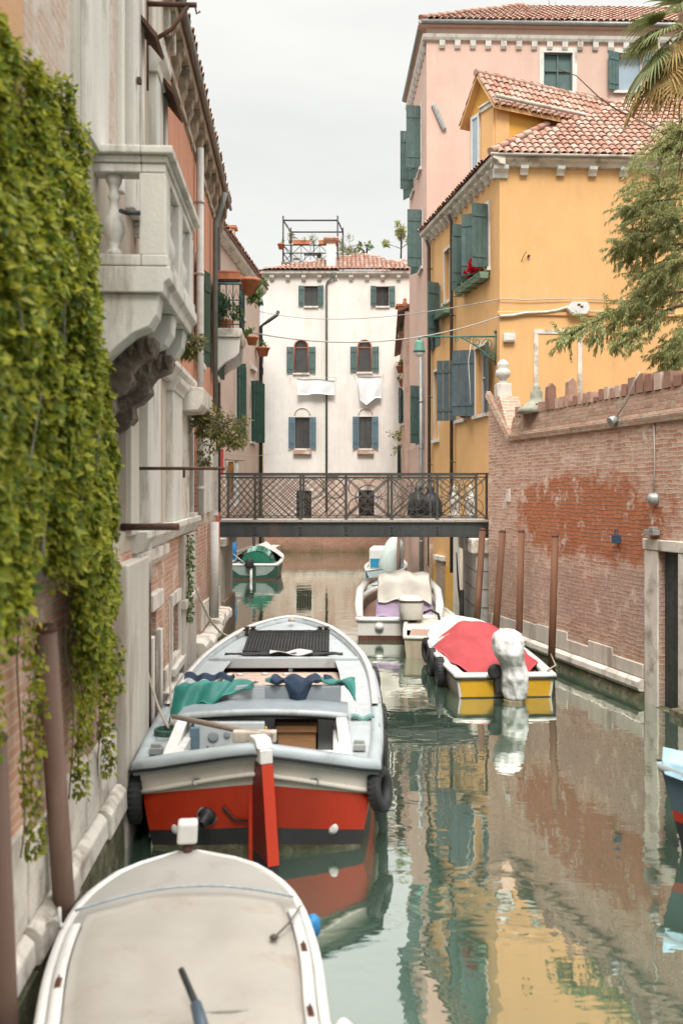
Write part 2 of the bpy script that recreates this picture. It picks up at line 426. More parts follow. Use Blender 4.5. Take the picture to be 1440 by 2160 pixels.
# ------------------------------------------------------------------ building helpers
def wall_panel(b, fr, u0, u1, z0, z1, ops=(), depth=.22, n=0.0, mi=0, rev=None, ends=.3):
    rev = mi if rev is None else rev
    us = sorted({u0, u1, *[o[0] for o in ops], *[o[1] for o in ops]}); zs = sorted({z0, z1, *[o[2] for o in ops], *[o[3] for o in ops]})
    P = fr.pt
    for a, c in zip(us, us[1:]):
        for e, g in zip(zs, zs[1:]):
            mu, mz = (a + c) / 2, (e + g) / 2
            if any(o[0] < mu < o[1] and o[2] < mz < o[3] for o in ops): continue
            b.quad(P(a, n, e), P(c, n, e), P(c, n, g), P(a, n, g), mi)
    for a, c, e, g in ops:
        m = n - depth
        b.quad(P(a, n, e), P(a, m, e), P(a, m, g), P(a, n, g), rev); b.quad(P(c, n, e), P(c, n, g), P(c, m, g), P(c, m, e), rev)
        b.quad(P(a, n, e), P(c, n, e), P(c, m, e), P(a, m, e), rev); b.quad(P(a, n, g), P(a, m, g), P(c, m, g), P(c, n, g), rev)
    m = n - ends
    b.quad(P(u0, n, z0), P(u0, n, z1), P(u0, m, z1), P(u0, m, z0), mi); b.quad(P(u1, n, z0), P(u1, m, z0), P(u1, m, z1), P(u1, n, z1), mi)
    b.quad(P(u0, n, z1), P(u1, n, z1), P(u1, m, z1), P(u0, m, z1), mi)
    # a solid back, deep behind the openings
    m2 = n - max(ends, .6)
    b.quad(P(u0, m2, z0), P(u1, m2, z0), P(u1, m2, z1), P(u0, m2, z1), mi)

def shutter(par, fr, hinge, side, ang, w, z0, z1, mat, n=.05, name='shutter'):
    """side -1: hinged at the window's low-u edge, +1 at its high-u edge; ang 0 closed, 180 flat on the wall"""
    b = MB(); a = R(ang); U = fr.U.normalized()
    d = U * (math.cos(a) * -side) + fr.N * math.sin(a)
    t = Vector((-d.y, d.x, 0)); o = fr.pt(hinge, n, 0)
    k = 3; g = .006
    for i in range(k):
        s0 = w * i / k + g; s1 = w * (i + 1) / k - g
        b.obox(o + d * ((s0 + s1) / 2) + Vector((0, 0, (z0 + z1) / 2)), d * ((s1 - s0) / 2), t * .014, (0, 0, (z1 - z0) / 2))
    for zc in (z0 + .18 * (z1 - z0), z0 + .82 * (z1 - z0)):
        for sg in (-1, 1):
            b.obox(o + d * (w / 2) + t * (sg * .022) + Vector((0, 0, zc)), d * (w / 2 - .02), t * .009, (0, 0, .05))
    return b.build(name, mat, par)

def window(par, fr, u0, u1, z0, z1, depth=.2, trim=.1, trim_mat=None, frame_mat=None, glass=None, bars=1, cross=1, sill=True, shut=(), sw=None, smat=None, head=True, proud=.035, bevel=0):
    b = MB(); tm = trim_mat or M['stone_white']
    if trim:
        b.fbox(fr, u0 - trim, u0 - .002, -.02, proud, z0, z1, 0); b.fbox(fr, u1 + .002, u1 + trim, -.02, proud, z0, z1, 0)
        if head: b.fbox(fr, u0 - trim, u1 + trim, -.02, proud + .003, z1, z1 + trim, 0)
    if sill: b.fbox(fr, u0 - trim - .04, u1 + trim + .04, -.05, proud + .06, z0 - .09, z0 + .004, 0)
    f = .045; q = -depth
    for a, c, e, g in ((u0, u0 + f, z0 + .006, z1), (u1 - f, u1, z0 + .006, z1), (u0 + f, u1 - f, z1 - f, z1), (u0 + f, u1 - f, z0 + .006, z0 + f)):
        b.fbox(fr, a, c, q - .03, q + .03, e, g, 1)
    for i in range(bars):
        uc = u0 + (u1 - u0) * (i + 1) / (bars + 1); b.fbox(fr, uc - .025, uc + .025, q - .025, q + .032, z0 + f, z1 - f, 1)
    for i in range(cross):
        zc = z0 + (z1 - z0) * (i + 1) / (cross + 1) + .12; b.fbox(fr, u0 + f, u1 - f, q - .02, q + .027, zc - .018, zc + .018, 1)
    wn = b.build('window', [tm, frame_mat or M['white_paint']], par)
    p = MB(); p.fbox(fr, u0 + .01, u1 - .01, q - .05, q - .035, z0 + .01, z1 - .01); p.build('pane', glass or M['glass'], wn)
    for side, ang in shut:
        shutter(wn, fr, u0 if side < 0 else u1, side, ang, sw or (u1 - u0) / 2, z0, z1, smat or M['green_shutter'])
    return wn

def tiles(b, O, U, V, Nn, w, l, clip=None, tw=.2, ex=.34, mi=0, v0=0.0, jit=.012):
    """barrel tiles laid up a slope: O eave start, U along the eave, V up the slope, Nn out of it; w wide, l long"""
    O, U, V, Nn = Vector(O), Vector(U).normalized(), Vector(V).normalized(), Vector(Nn).normalized()
    nc = int(w / tw); nr = int(math.ceil(l / ex))
    for r in range(nr):
        for c in range(nc):
            uc, vc = (c + .5) * tw, v0 + r * ex
            if clip and not clip(uc, vc + ex * .5): continue
            j = rnd(-jit, jit); jv = rnd(-jit, jit) * 1.5; ra = tw * .47; tilt = rnd(-.006, .006)
            vs = []
            for vv, rr, lift in ((vc + jv - .03, ra, .032 + tilt), (vc + jv + ex + .04, ra * .86, .0)):
                for k in range(6):
                    a = math.pi * k / 5
                    vs.append(O + U * (uc + j + rr * math.cos(a)) + V * vv + Nn * (lift + rr * .78 * math.sin(a)))
            th = [p - Nn * .018 for p in vs[:6]]
            b.add(vs + th, [(k, k + 1, 7 + k, 6 + k) for k in range(5)] + [(k, 12 + k, 13 + k, k + 1) for k in range(5)], mi, False)

def leaf_quad(vs, fs, p, d, up, L, W, fold=.25):
    """one pointed leaf: base p, along d, face normal near up"""
    s = d.cross(up)
    if s.length < 1e-4: s = d.orthogonal()
    s.normalize(); n = s.cross(d).normalized(); b = len(vs)
    vs += [p, p + d * (L * .4) + s * (W * .5) + n * (fold * W), p + d * L, p + d * (L * .4) - s * (W * .5) + n * (fold * W)]
    fs += [(b, b + 1, b + 2), (b, b + 2, b + 3)]

def rand_dir(zlo=-1, zhi=1):
    z = rnd(zlo, zhi); a = rnd(0, 2 * math.pi); q = math.sqrt(max(0, 1 - z * z)); return Vector((q * math.cos(a), q * math.sin(a), z))

def leaves_obj(name, vs, fs, mat, parent=None):
    b = MB(); b.v = [tuple(p) for p in vs]; b.f = fs; b.m = [0] * len(fs); b.s = [False] * len(fs)
    return b.build(name, mat, parent, uv=False)

def bushy(c, r, n, L, W, droop=.3, zs=1.0):
    vs, fs = [], []
    cl = [Vector(c) + rand_dir() * rnd(.2, .85) * r for _ in range(max(3, n // 22))]
    for k in range(n):
        q = random.choice(cl); p = q + rand_dir() * r * .32 * rnd(.2, 1)
        p.z = c[2] + (p.z - c[2]) * zs
        d = (p - Vector(c)).normalized() * .6 + rand_dir() * .8; d.z -= droop; d.normalize()
        leaf_quad(vs, fs, p, d, rand_dir(.2, 1), L * rnd(.6, 1.3), W * rnd(.6, 1.2))
    return vs, fs

# ------------------------------------------------------------------ left row
L = Frame(-1.7125, 0, -.0475, 1)
LB = .60                                                                    # top of the old stone ledge above the water
brick_l = brickwall('old canal brick', (.50, .25, .165), (.58, .35, .255), (.58, .49, .41), cover=(.64, .53, .44), ccov=.52, cscale=1.9, bstr=.9, ms=.013, low=(.30, .24, .18), lowz=(.5, 1.7))
ochre = plaster('ochre plaster', (.62, .36, .20), (.50, .34, .22), (.56, .46, .37), expose=((.52, .28, .19), (.60, .38, .29), (.60, .51, .43)), ecov=.64, lo_expose=(2.2, 4.0, .3))
pale_brick = brickwall('washed brick', (.55, .40, .31), (.60, .47, .38), (.58, .50, .43), cover=(.60, .54, .48), ccov=.47, cscale=2.2)
cream = plaster('cream plaster', (.56, .49, .41), (.38, .30, .23), (.46, .29, .20), scov=.46, expose=((.44, .24, .16), (.52, .34, .25), (.52, .45, .38)), ecov=.62)
tan = plaster('tan plaster', (.42, .36, .29), (.33, .27, .21), scov=.5)
redpl = plaster('salmon plaster', (.54, .26, .17), (.38, .17, .11), (.55, .36, .27), scov=.5, expose=((.36, .17, .11), (.46, .25, .18), (.50, .41, .34)), ecov=.66, lo_expose=(2.6, 4.6, .32))
brightred = plaster('bright red plaster', (.55, .12, .09), (.45, .15, .12), scov=.6)

def ledge(par, u0, u1, z1=LB, n1=.24, seg=1.0, tilt=.02):
    b = MB(); u = u0
    while u < u1 - .2:
        e = min(u + seg * rnd(.75, 1.3), u1); j = rnd(-tilt, tilt); k = rnd(-.03, .03)
        b.nz(L, [(-.1, z1 - .26), (n1 + k - .02, z1 - .24), (n1 + k, z1 - .2), (n1 + k - .01, z1 - .05 + j), (n1 + k - .06, z1 + j), (-.1, z1 + .03 + j)], u + .006, e - .006)
        u = e
    b.build('base_ledge', M['stone'], par, bevel=.012)
    b = MB(); b.nz(L, [(-.1, -1), (.14, -1), (.10, z1 - .25), (-.1, z1 - .25)], u0 + .003, u1 - .003)
    b.build('foundation', M['moss'], par)

def dado(par, u0, u1, z0, z1):
    b = MB(); u = u0
    while u < u1 - .15:
        e = min(u + rnd(.55, 1.1), u1)
        b.fbox(L, u + .005, e - .005, -.05, .035 + rnd(-.008, .008), z0, z1 + rnd(-.07, .07)); u = e
    b.build('stone_dado', M['stone'], par, bevel=.008)

# 1 ochre house, nearest, under the creeper
hA = thing('ochre_house', 'ochre plastered house end under the big green creeper, nearest on its bank', 'house', L.pt(1, 0, 0))
b = MB(); wall_panel(b, L, -6, 5.95, -1.5, 13.5); b.build('wall', ochre, hA)
ledge(hA, 2.0, 5.94, n1=.10); dado(hA, 2.0, 5.94, LB + .035, 1.22)
b = MB(); b.fbox(L, 2.6, 3.4, -.02, .05, 1.25, 2.0); b.build('stone_block', M['stone'], hA, bevel=.015)

# 2 white stone house with balcony
hB = thing('stone_house', 'pale stone fronted house with carved stone balcony and tall pilasters', 'house', L.pt(9, 0, 0))
ops = [(8.75, 9.55, 2.95, 4.55), (9.02, 9.36, 6.3, 9.6), (11.42, 11.98, 6.3, 8.05), (11.12, 11.6, .62, 1.95)]
b = MB(); wall_panel(b, L, 7.25, 12.1, 2.75, 13.5, ops[:3], .3); b.build('wall', cream, hB)
b = MB(); wall_panel(b, L, 5.955, 7.248, 2.75, 13.5); b.build('brick_strip', pale_brick, hB)
b = MB(); wall_panel(b, L, 5.955, 12.1, -1.5, 2.748, ops[3:], .35); b.build('brick_base', brick_l, hB)
for (a, c, e, g) in ops[:3]:
    b = MB(); b.fbox(L, a, a + .05, -.24, -.18, e, g); b.fbox(L, c - .05, c, -.24, -.18, e, g); b.fbox(L, a + .05, c - .05, -.24, -.18, g - .05, g); b.fbox(L, a + .05, c - .05, -.24, -.18, (e + g) / 2 - .025, (e + g) / 2 + .025)
    wn = b.build('window', M['rust'], hB)
    b = MB(); b.fbox(L, a + .02, c - .02, -.27, -.25, e + .02, g - .02); b.build('pane', M['glass'], wn)
b = MB(); b.fbox(L, 11.13, 11.59, -.34, -.30, .63, 1.94); b.build('door', paint('grey door', (.33, .31, .28), .8), hB)
ledge(hB, 5.97, 8.86, n1=.12); dado(hB, 5.97, 8.86, LB + .035, 1.2)
def pil(par, x0, x1, z0, z1, n, mat, cap=0, base=0, name='pilaster'):
    u0, u1 = L.u(x0), L.u(x1); b = MB(); b.fbox(L, u0, u1, -.06, n, z0 + base, z1 - cap)
    if cap:
        b.nz(L, [(-.06, z1 - cap), (n + .02, z1 - cap), (n + .03, z1 - cap * .7), (n + .09, z1 - cap * .4), (n + .10, z1), (-.06, z1)], u0 - .05, u1 + .05)
    if base: b.fbox(L, u0 - .03, u1 + .03, -.06, n + .04, z0, z0 + base)
    b.build(name, mat, par, bevel=.01)
pil(hB, 165, 214, 6.2, 13.4, .07, M['stone_white']); pil(hB, 150, 163, 6.2, 13.4, .03, M['stone_grey'])
pil(hB, 216, 243, 6.2, 13.4, .015, pale_brick, name='wall_panel')
pil(hB, 244, 249, 6.2, 13.4, .07, M['stone_white'], name='window_jamb'); pil(hB, 265, 288, 6.2, 13.4, .09, M['stone_white'])
pil(hB, 289, 311, 6.2, 13.4, .02, tan, name='wall_panel')
pil(hB, 313, 327, 6.2, 8.5, .10, M['stone_white'], cap=.3); pil(hB, 337, 341.5, 6.2, 8.4, .08, M['stone_white'], name='window_jamb')
pil(hB, 313, 337, 8.52, 13.4, .05, M['stone_grey'])
for x0, x1 in ((279, 297), (322, 345)):          # brown hoods over the upper windows
    u0, u1 = L.u(x0), L.u(x1); b = MB()
    b.nz(L, [(-.02, 8.42), (.24, 8.10), (.26, 8.14), (-.02, 8.47)], u0, u1); b.build('window_hood', M['rust'], hB)
b = MB(); b.obox(L.pt(9.62, .12, 7.52), (.02, 0, 0), (0, .03, 0), (0, 0, .03)); b.build('shutter_hook', M['rust'], hB)
# middle storey
pil(hB, 267, 284, 2.9, 4.9, .05, M['stone_grey'], name='window_jamb'); pil(hB, 293.5, 322, 2.98, 4.98, .10, M['stone_white'], cap=.2)
pil(hB, 322.4, 340, 2.9, 4.9, .02, tan, name='wall_panel')
b = MB()                                            # string course with a step down
b.nz(L, [(-.05, 2.70), (.06, 2.70), (.10, 2.78), (.16, 2.86), (.16, 2.93), (-.05, 2.93)], 9.9, 12.09); b.build('string_course', M['stone_white'], hB, bevel=.008)
b = MB(); b.nz(L, [(-.05, 2.48), (.05, 2.5), (.10, 2.58), (.10, 2.695), (-.05, 2.695)], 9.95, 12.08); b.build('string_course', M['stone'], hB, bevel=.008)
# big plain pilaster standing on the water
b = MB(); b.fbox(L, 8.9, 10.2, -.1, .13, -1, 2.66); b.build('water_pier', M['stone_grey'], hB, bevel=.02)
b = MB(); b.fbox(L, 10.22, 10.36, -.1, .06, .6, 2.4); b.build('door_jamb', M['stone_white'], hB, bevel=.01)
b = MB(); b.fbox(L, 10.95, 11.115, -.05, .06, .6, 1.66); b.fbox(L, 11.605, 11.78, -.05, .06, .6, 1.66); b.fbox(L, 10.95, 11.78, -.05, .07, 1.955, 2.15); b.build('door_frame', M['stone_white'], hB, bevel=.012)
b = MB(); b.tube([L.pt(10.52, .05, .5), L.pt(10.52, .05, 2.33)], .055, 12); b.build('downpipe', M['pipe_dark'], hB)
b = MB(); b.tube([L.pt(10.52, .05, 2.34), L.pt(10.52, .05, 2.9)], .062, 12); b.fbox(L, 10.44, 10.6, .0, .03, 2.2, 2.26); b.build('downpipe', M['pipe_pale'], hB)
# balcony
bal = MB(); P = L.pt; u0, u1, n1 = 8.0, 10.2, .62
bal.nz(L, [(-.1, 5.04), (n1 - .04, 5.04), (n1 - .03, 5.12), (n1 + .02, 5.16), (n1 + .02, 5.26), (-.1, 5.26)], u0, u1)
balc = bal.build('balcony', M['stone_white'], hB, bevel=.01)
rail = MB()
def rail_ring(z0, z1, out):
    rail.fbox(L, u0 - out, u1 + out, n1 - .22, n1 + out, z0, z1)
    rail.fbox(L, u0 - out, u0 + .22, -.05, n1 - .222, z0, z1); rail.fbox(L, u1 - .22, u1 + out, -.05, n1 - .222, z0, z1)
rail_ring(6.14, 6.20, .0); rail_ring(6.202, 6.27, .05); rail_ring(6.06, 6.138, -.02); rail_ring(5.264, 5.36, .0)
rail.build('balcony_rail', M['stone_white'], balc, bevel=.012)
for un in (u0 + .02, (u0 + u1) / 2 - .14, u1 - .30):
    p = MB(); p.fbox(L, un, un + .28, n1 - .24, n1 - .015, 5.362, 6.058); p.build('balcony_pier', M['stone_white'], balc, bevel=.012)
prof = [(.055, 5.362), (.055, 5.41), (.03, 5.44), (.05, 5.5), (.075, 5.58), (.07, 5.66), (.035, 5.76), (.028, 5.84), (.045, 5.88), (.028, 5.92), (.04, 5.98), (.055, 6.01), (.055, 6.058)]
for un in [u0 + .40 + .175 * i for i in range(4)] + [(u0 + u1) / 2 + .26 + .175 * i for i in range(4)]:
    p = MB(); p.lathe(P(un, n1 - .125, 0), prof, 12); p.build('baluster', M['stone_white'], balc)
for nn in (.15,):
    p = MB(); p.lathe(P(u0 + .13, nn, 0), [(r * 1.25, z) for r, z in prof], 14); p.build('baluster', M['stone_white'], balc)
p = MB(); p.tube([P(u0 + .05, .22, 5.74), P(u0 - .03, .28, 5.7), P(u0 - .03, .40, 5.7)], .02, 8, 0); p.build('iron_clamp', M['iron'], balc)
for un in (8.05, 9.0, 9.85):                        # consoles below the slab
    p = MB(); p.nz(L, [(-.1, 5.038), (n1 - .08, 5.038), (n1 - .10, 4.86), (n1 - .16, 4.76), (n1 - .30, 4.70), (.18, 4.58), (.05, 4.45), (-.1, 4.3)], un, un + .3)
    p.build('balcony_console', M['stone_white'], balc, bevel=.012)
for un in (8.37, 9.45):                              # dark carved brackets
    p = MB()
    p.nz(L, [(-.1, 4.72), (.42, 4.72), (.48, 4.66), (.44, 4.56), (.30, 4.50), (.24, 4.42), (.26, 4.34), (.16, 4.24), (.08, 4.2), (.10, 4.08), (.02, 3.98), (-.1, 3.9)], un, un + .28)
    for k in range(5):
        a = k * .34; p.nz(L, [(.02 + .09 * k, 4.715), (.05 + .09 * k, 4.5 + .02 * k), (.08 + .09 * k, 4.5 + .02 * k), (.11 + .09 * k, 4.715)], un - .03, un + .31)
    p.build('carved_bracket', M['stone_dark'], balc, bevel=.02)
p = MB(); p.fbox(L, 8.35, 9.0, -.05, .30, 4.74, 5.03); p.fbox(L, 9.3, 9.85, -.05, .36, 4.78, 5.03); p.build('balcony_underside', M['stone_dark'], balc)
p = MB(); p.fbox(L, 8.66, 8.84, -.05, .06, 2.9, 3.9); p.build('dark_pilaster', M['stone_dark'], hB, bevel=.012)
# iron rods sticking out over the water
def rod(name, u, n0, n1, z, r, label, du=0.0, extra=None, mat='rust'):
    b = MB(); b.tube([L.pt(u, n0, z), L.pt(u + du, n1, z)], r, 8)
    if extra: extra(b)
    return tag(b.build(name, M[mat]), label, 'iron rod')
rod('iron_rod', 9.55, -.05, .53, 2.995, .035, 'thick short rusty iron bar jutting from the stone house below its window')
rod('iron_rod', 10.22, -.05, .94, 3.6, .018, 'thin long rusty iron rod jutting over water above the thick bar', extra=lambda b: b.obox(L.pt(10.22, .5, 3.55), (.012, 0, 0), (0, .012, 0), (0, 0, .05)))
b = MB()
b.tube([L.pt(10.75, -.05, 8.88), L.pt(10.75, .58, 8.88)], .03, 8); b.tube([L.pt(10.75, .02, 8.42), L.pt(10.75, .3, 8.6), L.pt(10.75, .48, 8.86)], .026, 8); b.tube([L.pt(10.75, .02, 9.0), L.pt(10.75, .02, 7.9)], .022, 8); b.tube([L.pt(10.75, .56, 8.88), L.pt(10.75, .58, 8.78), L.pt(10.75, .62, 8.81)], .012, 6)
tag(b.build('iron_bracket', M['rust']), 'rusty triangular iron bracket high on the stone house against the sky', 'bracket')

# 3 red house with deep eaves
hC = thing('red_house', 'salmon red house with deep bracketed eaves and small flower balcony', 'house', L.pt(17, 0, 0))
opsC = [(12.95, 13.75, .95, 1.78), (14.9, 15.45, 3.0, 4.5), (13.3, 14.0, 5.6, 7.3), (16.2, 16.9, 5.6, 7.3), (19.3, 20.1, 5.75, 7.6)]
b = MB(); wall_panel(b, L, 12.105, 20.3, 4.98, 9.6, opsC[2:], .25); b.build('wall', redpl, hC)
b = MB(); wall_panel(b, L, 20.305, 21.3, 2.2, 9.2); b.build('red_corner', brightred, hC)
b = MB(); wall_panel(b, L, 12.105, 20.3, 2.75, 4.978, opsC[1:2], .3); b.build('middle_storey', cream, hC)
b = MB(); wall_panel(b, L, 12.105, 20.3, -1.5, 2.748, opsC[:1], .3); wall_panel(b, L, 20.305, 21.3, -1.5, 2.198); b.build('brick_base', brick_l, hC)
window(hC, L, *opsC[0], depth=.22, trim=.16, glass=paint('green bottle glass', (.06, .12, .09), .2, .3), frame_mat=M['stone_white'], bars=0, cross=0, bevel=0)
window(hC, L, *opsC[1], depth=.22, trim=.1, frame_mat=M['rust'])
for o in opsC[2:]: window(hC, L, *o, depth=.2, trim=.11, frame_mat=M['rust'], shut=((-1, 172), (1, 165)), smat=M['dark_green'])
b = MB(); b.fbox(L, 13.86, 15.5, -.06, .08, -.8, 2.7); b.fbox(L, 13.8, 15.55, -.06, .12, 1.62, 1.76); b.build('stone_pier', M['stone_grey'], hC, bevel=.015)
pil(hC, 351, 372, 2.95, 4.86, .09, M['stone_white'], cap=.18); pil(hC, 376, 392, 2.95, 4.8, .06, M['stone']); pil(hC, 420, 430, 2.95, 4.8, .08, M['stone_white']); pil(hC, 436, 442, 2.95, 4.8, .06, M['stone_white'])
pil(hC, 409, 416, 2.75, 4.8, .05, redpl, name='wall_panel')
b = MB(); b.nz(L, [(-.05, 2.72), (.06, 2.72), (.10, 2.80), (.15, 2.88), (.15, 2.95), (-.05, 2.95)], 12.105, 15.6); b.build('string_course', M['stone_white'], hC, bevel=.008)
b = MB(); b.nz(L, [(-.05, 4.80), (.08, 4.80), (.14, 4.9), (.2, 4.95), (.2, 5.02), (-.05, 5.02)], 11.9, 14.5); b.build('door_cornice', M['stone_white'], hC, bevel=.008)
b = MB(); b.nz(L, [(-.05, 4.50), (.30, 4.52), (.36, 4.60), (.38, 4.84), (-.05, 4.88)], 13.6, 15.1); b.build('stone_canopy', M['stone'], hC, bevel=.015)
ledge(hC, 12.11, 13.6, z1=.74, n1=.3); ledge(hC, 15.6, 21.2, z1=.8, n1=.26, seg=.8, tilt=.08)
dado(hC, 12.2, 13.8, .78, 1.0); dado(hC, 16.9, 20.9, .85, 1.25)
b = MB(); b.tube([L.pt(18.4, .12, .9), L.pt(18.4, .12, 2.75)], .09, 12); b.build('downpipe', M['pipe_pale'], hC)
b = MB(); b.tube([L.pt(15.9, .10, 2.95), L.pt(15.9, .10, 9.1)], .062, 12)
for z in (3.4, 4.6, 5.8, 7.0, 8.2): b.tube([L.pt(15.9, -.02, z), L.pt(15.9, .10, z)], .02, 6); b.lathe(L.pt(15.9, .10, z - .03), [(.07, 0), (.07, .06)], 12)
b.build('downpipe', M['pipe_pale'], hC)
b = MB(); b.tube([L.pt(18.9, .1, 5.0), L.pt(18.9, .1, 8.7), L.pt(18.9, .22, 9.0), L.pt(18.9, .30, 9.3)], .05, 10); b.build('downpipe', paint('verdigris pipe', (.16, .18, .16), .6, .2, 5), hC)
b = MB(); b.tube([L.pt(20.28, .05, 2.9), L.pt(20.28, .05, 9.0)], .045, 8); b.build('downpipe', M['pipe_dark'], hC)
# eaves
b = MB(); e0, e1 = 11.9, 21.2
b.nz(L, [(-3.2, 10.9), (.17, 9.66), (.20, 9.66), (.20, 9.72), (-3.2, 10.98)], e0, e1, 0)
rb = MB()
U_ = L.U.normalized(); Vs = (-L.N * 3.2 + Vector((0, 0, 1.2))).normalized(); Nn = U_.cross(Vs); Nn = Nn if Nn.z > 0 else -Nn
tiles(b, L.pt(e0, .22, 9.72), U_, Vs, Nn, e1 - e0, 1.2, mi=1)
b.build('roof', [M['tile_base'], M['tile']], hC)
b = MB(); b.tube([L.pt(e0, .245, 9.67), L.pt(e1, .245, 9.65)], .035, 10); b.build('gutter', paint('weathered gutter', (.30, .29, .27), .6, .2, 6), hC)
b = MB(); b.fbox(L, e0, e1, -.05, .04, 8.98, 9.08); b.nz(L, [(-.05, 9.5), (.16, 9.53), (.17, 9.64), (-.05, 9.64)], e0, e1); b.build('cornice', paint('eaves plaster', (.40, .34, .27), .85, .2, 4, .3, 25, dirt=(.2, .15, .11)), hC)
cm = paint('carved eave bracket', (.30, .24, .18), .9, .3, 6, .5, 25, dirt=(.14, .11, .08), dcov=.48)
for i in range(12):
    u = 12.2 + i * .78; b = MB()
    b.nz(L, [(-.05, 9.5), (.16, 9.53), (.18, 9.46), (.165, 9.39), (.13, 9.36), (.11, 9.29), (.12, 9.22), (.085, 9.14), (.05, 9.06), (.035, 8.96), (-.05, 8.84)], u, u + .24); b.build('eave_bracket', cm, hC, bevel=.015)
# roof edge top stone block of the party wall
b = MB(); b.fbox(L, 12.12, 12.7, -.3, .06, 9.75, 10.6); b.build('party_wall_end', redpl, hC)
b = MB(); b.fbox(L, 12.1, 12.75, -.3, .10, 9.2, 9.7); b.build('cornice_block', M['stone'], hC, bevel=.02)
# flower balcony
u0, u1, n1 = 19.45, 21.05, .58
b = MB(); b.nz(L, [(-.1, 6.52), (n1 - .03, 6.52), (n1, 6.58), (n1 + .02, 6.66), (n1, 6.7), (-.1, 6.7)], u0, u1); fb = b.build('flower_balcony', M['stone'], hC, bevel=.01)
for a in (u0 + .05, u1 - .2):
    p = MB(); p.nz(L, [(-.1, 6.518), (n1 - .03, 6.518), (n1 - .05, 6.2), (n1 - .12, 6.12), (.25, 6.0), (.1, 5.86), (.02, 5.66), (-.1, 5.6)], a, a + .16); p.build('balcony_console', M['stone_white'], fb, bevel=.012)
def bal_side(f):
    p = MB()
    for z in (6.78, 7.28, 7.66): p.tube([f(0, z), f(1, z)], .013, 6)
    for k in range(5): p.tube([f(k / 4, 6.7), f(k / 4, 7.68)], .012, 6)
    for k in range(4):
        a, c = k / 4, (k + 1) / 4
        p.tube([f(a, 7.28), f((a + c) / 2, 7.5), f(c, 7.28)], .009, 5); p.tube([f(a, 7.0), f((a + c) / 2, 6.86), f(c, 7.0)], .009, 5)
        p.tube([f(a, 7.28), f((a + c) / 2, 7.05), f(c, 7.28)], .009, 5)
    p.build('balcony_railing', M['dark_green'], fb)
bal_side(lambda t, z: L.pt(u0 + .03, t * (n1 - .03), z)); bal_side(lambda t, z: L.pt(u0 + .03 + t * (u1 - u0 - .06), n1 - .03, z))
b = MB(); b.tube([L.pt(u0 + .03, 0, 7.62), L.pt(u0 + .03, n1, 7.62)], .03, 8); b.build('balcony_handrail', paint('blue green rail paint', (.12, .2, .21), .5), fb)
def planter(P0, P1, hgt, wd, label, cat='planter', mat='terracotta', name='planter_box', plant=None):
    P0, P1 = Vector(P0), Vector(P1); t = thing(name, label, cat, (P0 + P1) / 2)
    d = (P1 - P0); l = d.length; d.normalize(); s = Vector((-d.y, d.x, 0)).normalized(); c = (P0 + P1) / 2
    b = MB(); zz = Vector((0, 0, hgt / 2))
    for sg in (-1, 1):
        b.obox(c + s * (sg * wd / 2) + zz, d * (l / 2), s * .012, zz); b.obox(c + d * (sg * (l / 2 - .012)) + zz, d * .012, s * (wd / 2 - .013), zz)
    b.obox(c + Vector((0, 0, hgt * .3)), d * (l / 2 - .03), s * (wd / 2 - .014), (0, 0, hgt * .3)); b.obox(c + Vector((0, 0, hgt)) , d * (l / 2 + .015), s * (wd / 2 + .02), (0, 0, .018))
    b.build('box', M[mat], t)
    if plant: plant(t, c + Vector((0, 0, hgt + .06)), l, wd)
    return t
def pot_plant(n=160, L_=.10, W_=.05, r=.22, mat='leaf_pot', flowers=None):
    def f(t, c, l, wd):
        vs, fs = [], []
        for k in range(max(1, int(l / .25))):
            q = Vector(c) + (Vector((rnd(-.5, .5) * l * .8, rnd(-.5, .5) * wd, 0)))
            a, e = bushy(q, r, n // max(1, int(l / .25)), L_, W_); o = len(vs); vs += a; fs += [tuple(i + o for i in x) for x in e]
        leaves_obj('foliage', vs, fs, M[mat], t)
    return f
planter(L.pt(u0 + .06, .10, 7.70), L.pt(u0 + .06, n1 - .02, 7.70), .15, .18, 'long orange terracotta trough on the handrail of the flower balcony')
def pot(c, r, h, label, plant=None, mat='terracotta', name='flower_pot'):
    t = thing(name, label, 'flower pot', c)
    b = MB(); b.lathe(c, [(r * .7, 0), (r * .95, h * .78), (r * 1.1, h * .79), (r * 1.12, h), (r * .95, h), (r * .9, h * .85), (.01, h * .84)], 16); b.build('pot', M[mat], t)
    if plant: vs, fs = plant; leaves_obj('foliage', vs, fs, M['leaf_pot'], t)
    return t
pot(L.pt(u1 - .3, n1 + .1, 7.66), .22, .34, 'big orange terracotta pot at outer corner of the flower balcony', bushy(L.pt(u1 - .2, n1 + .28, 7.75), .32, 220, .12, .05, 1.0))
pot(L.pt(u0 + .4, .25, 6.71), .13, .22, 'small terracotta pot with leafy plant inside the flower balcony', bushy(L.pt(u0 + .4, .28, 7.15), .32, 260, .13, .06, .2))
pot(L.pt(u1 - .25, n1 + .16, 6.56), .13, .18, 'little terracotta pot hanging low outside the flower balcony', bushy(L.pt(u1 - .25, n1 + .16, 6.8), .18, 90, .09, .04, .4))
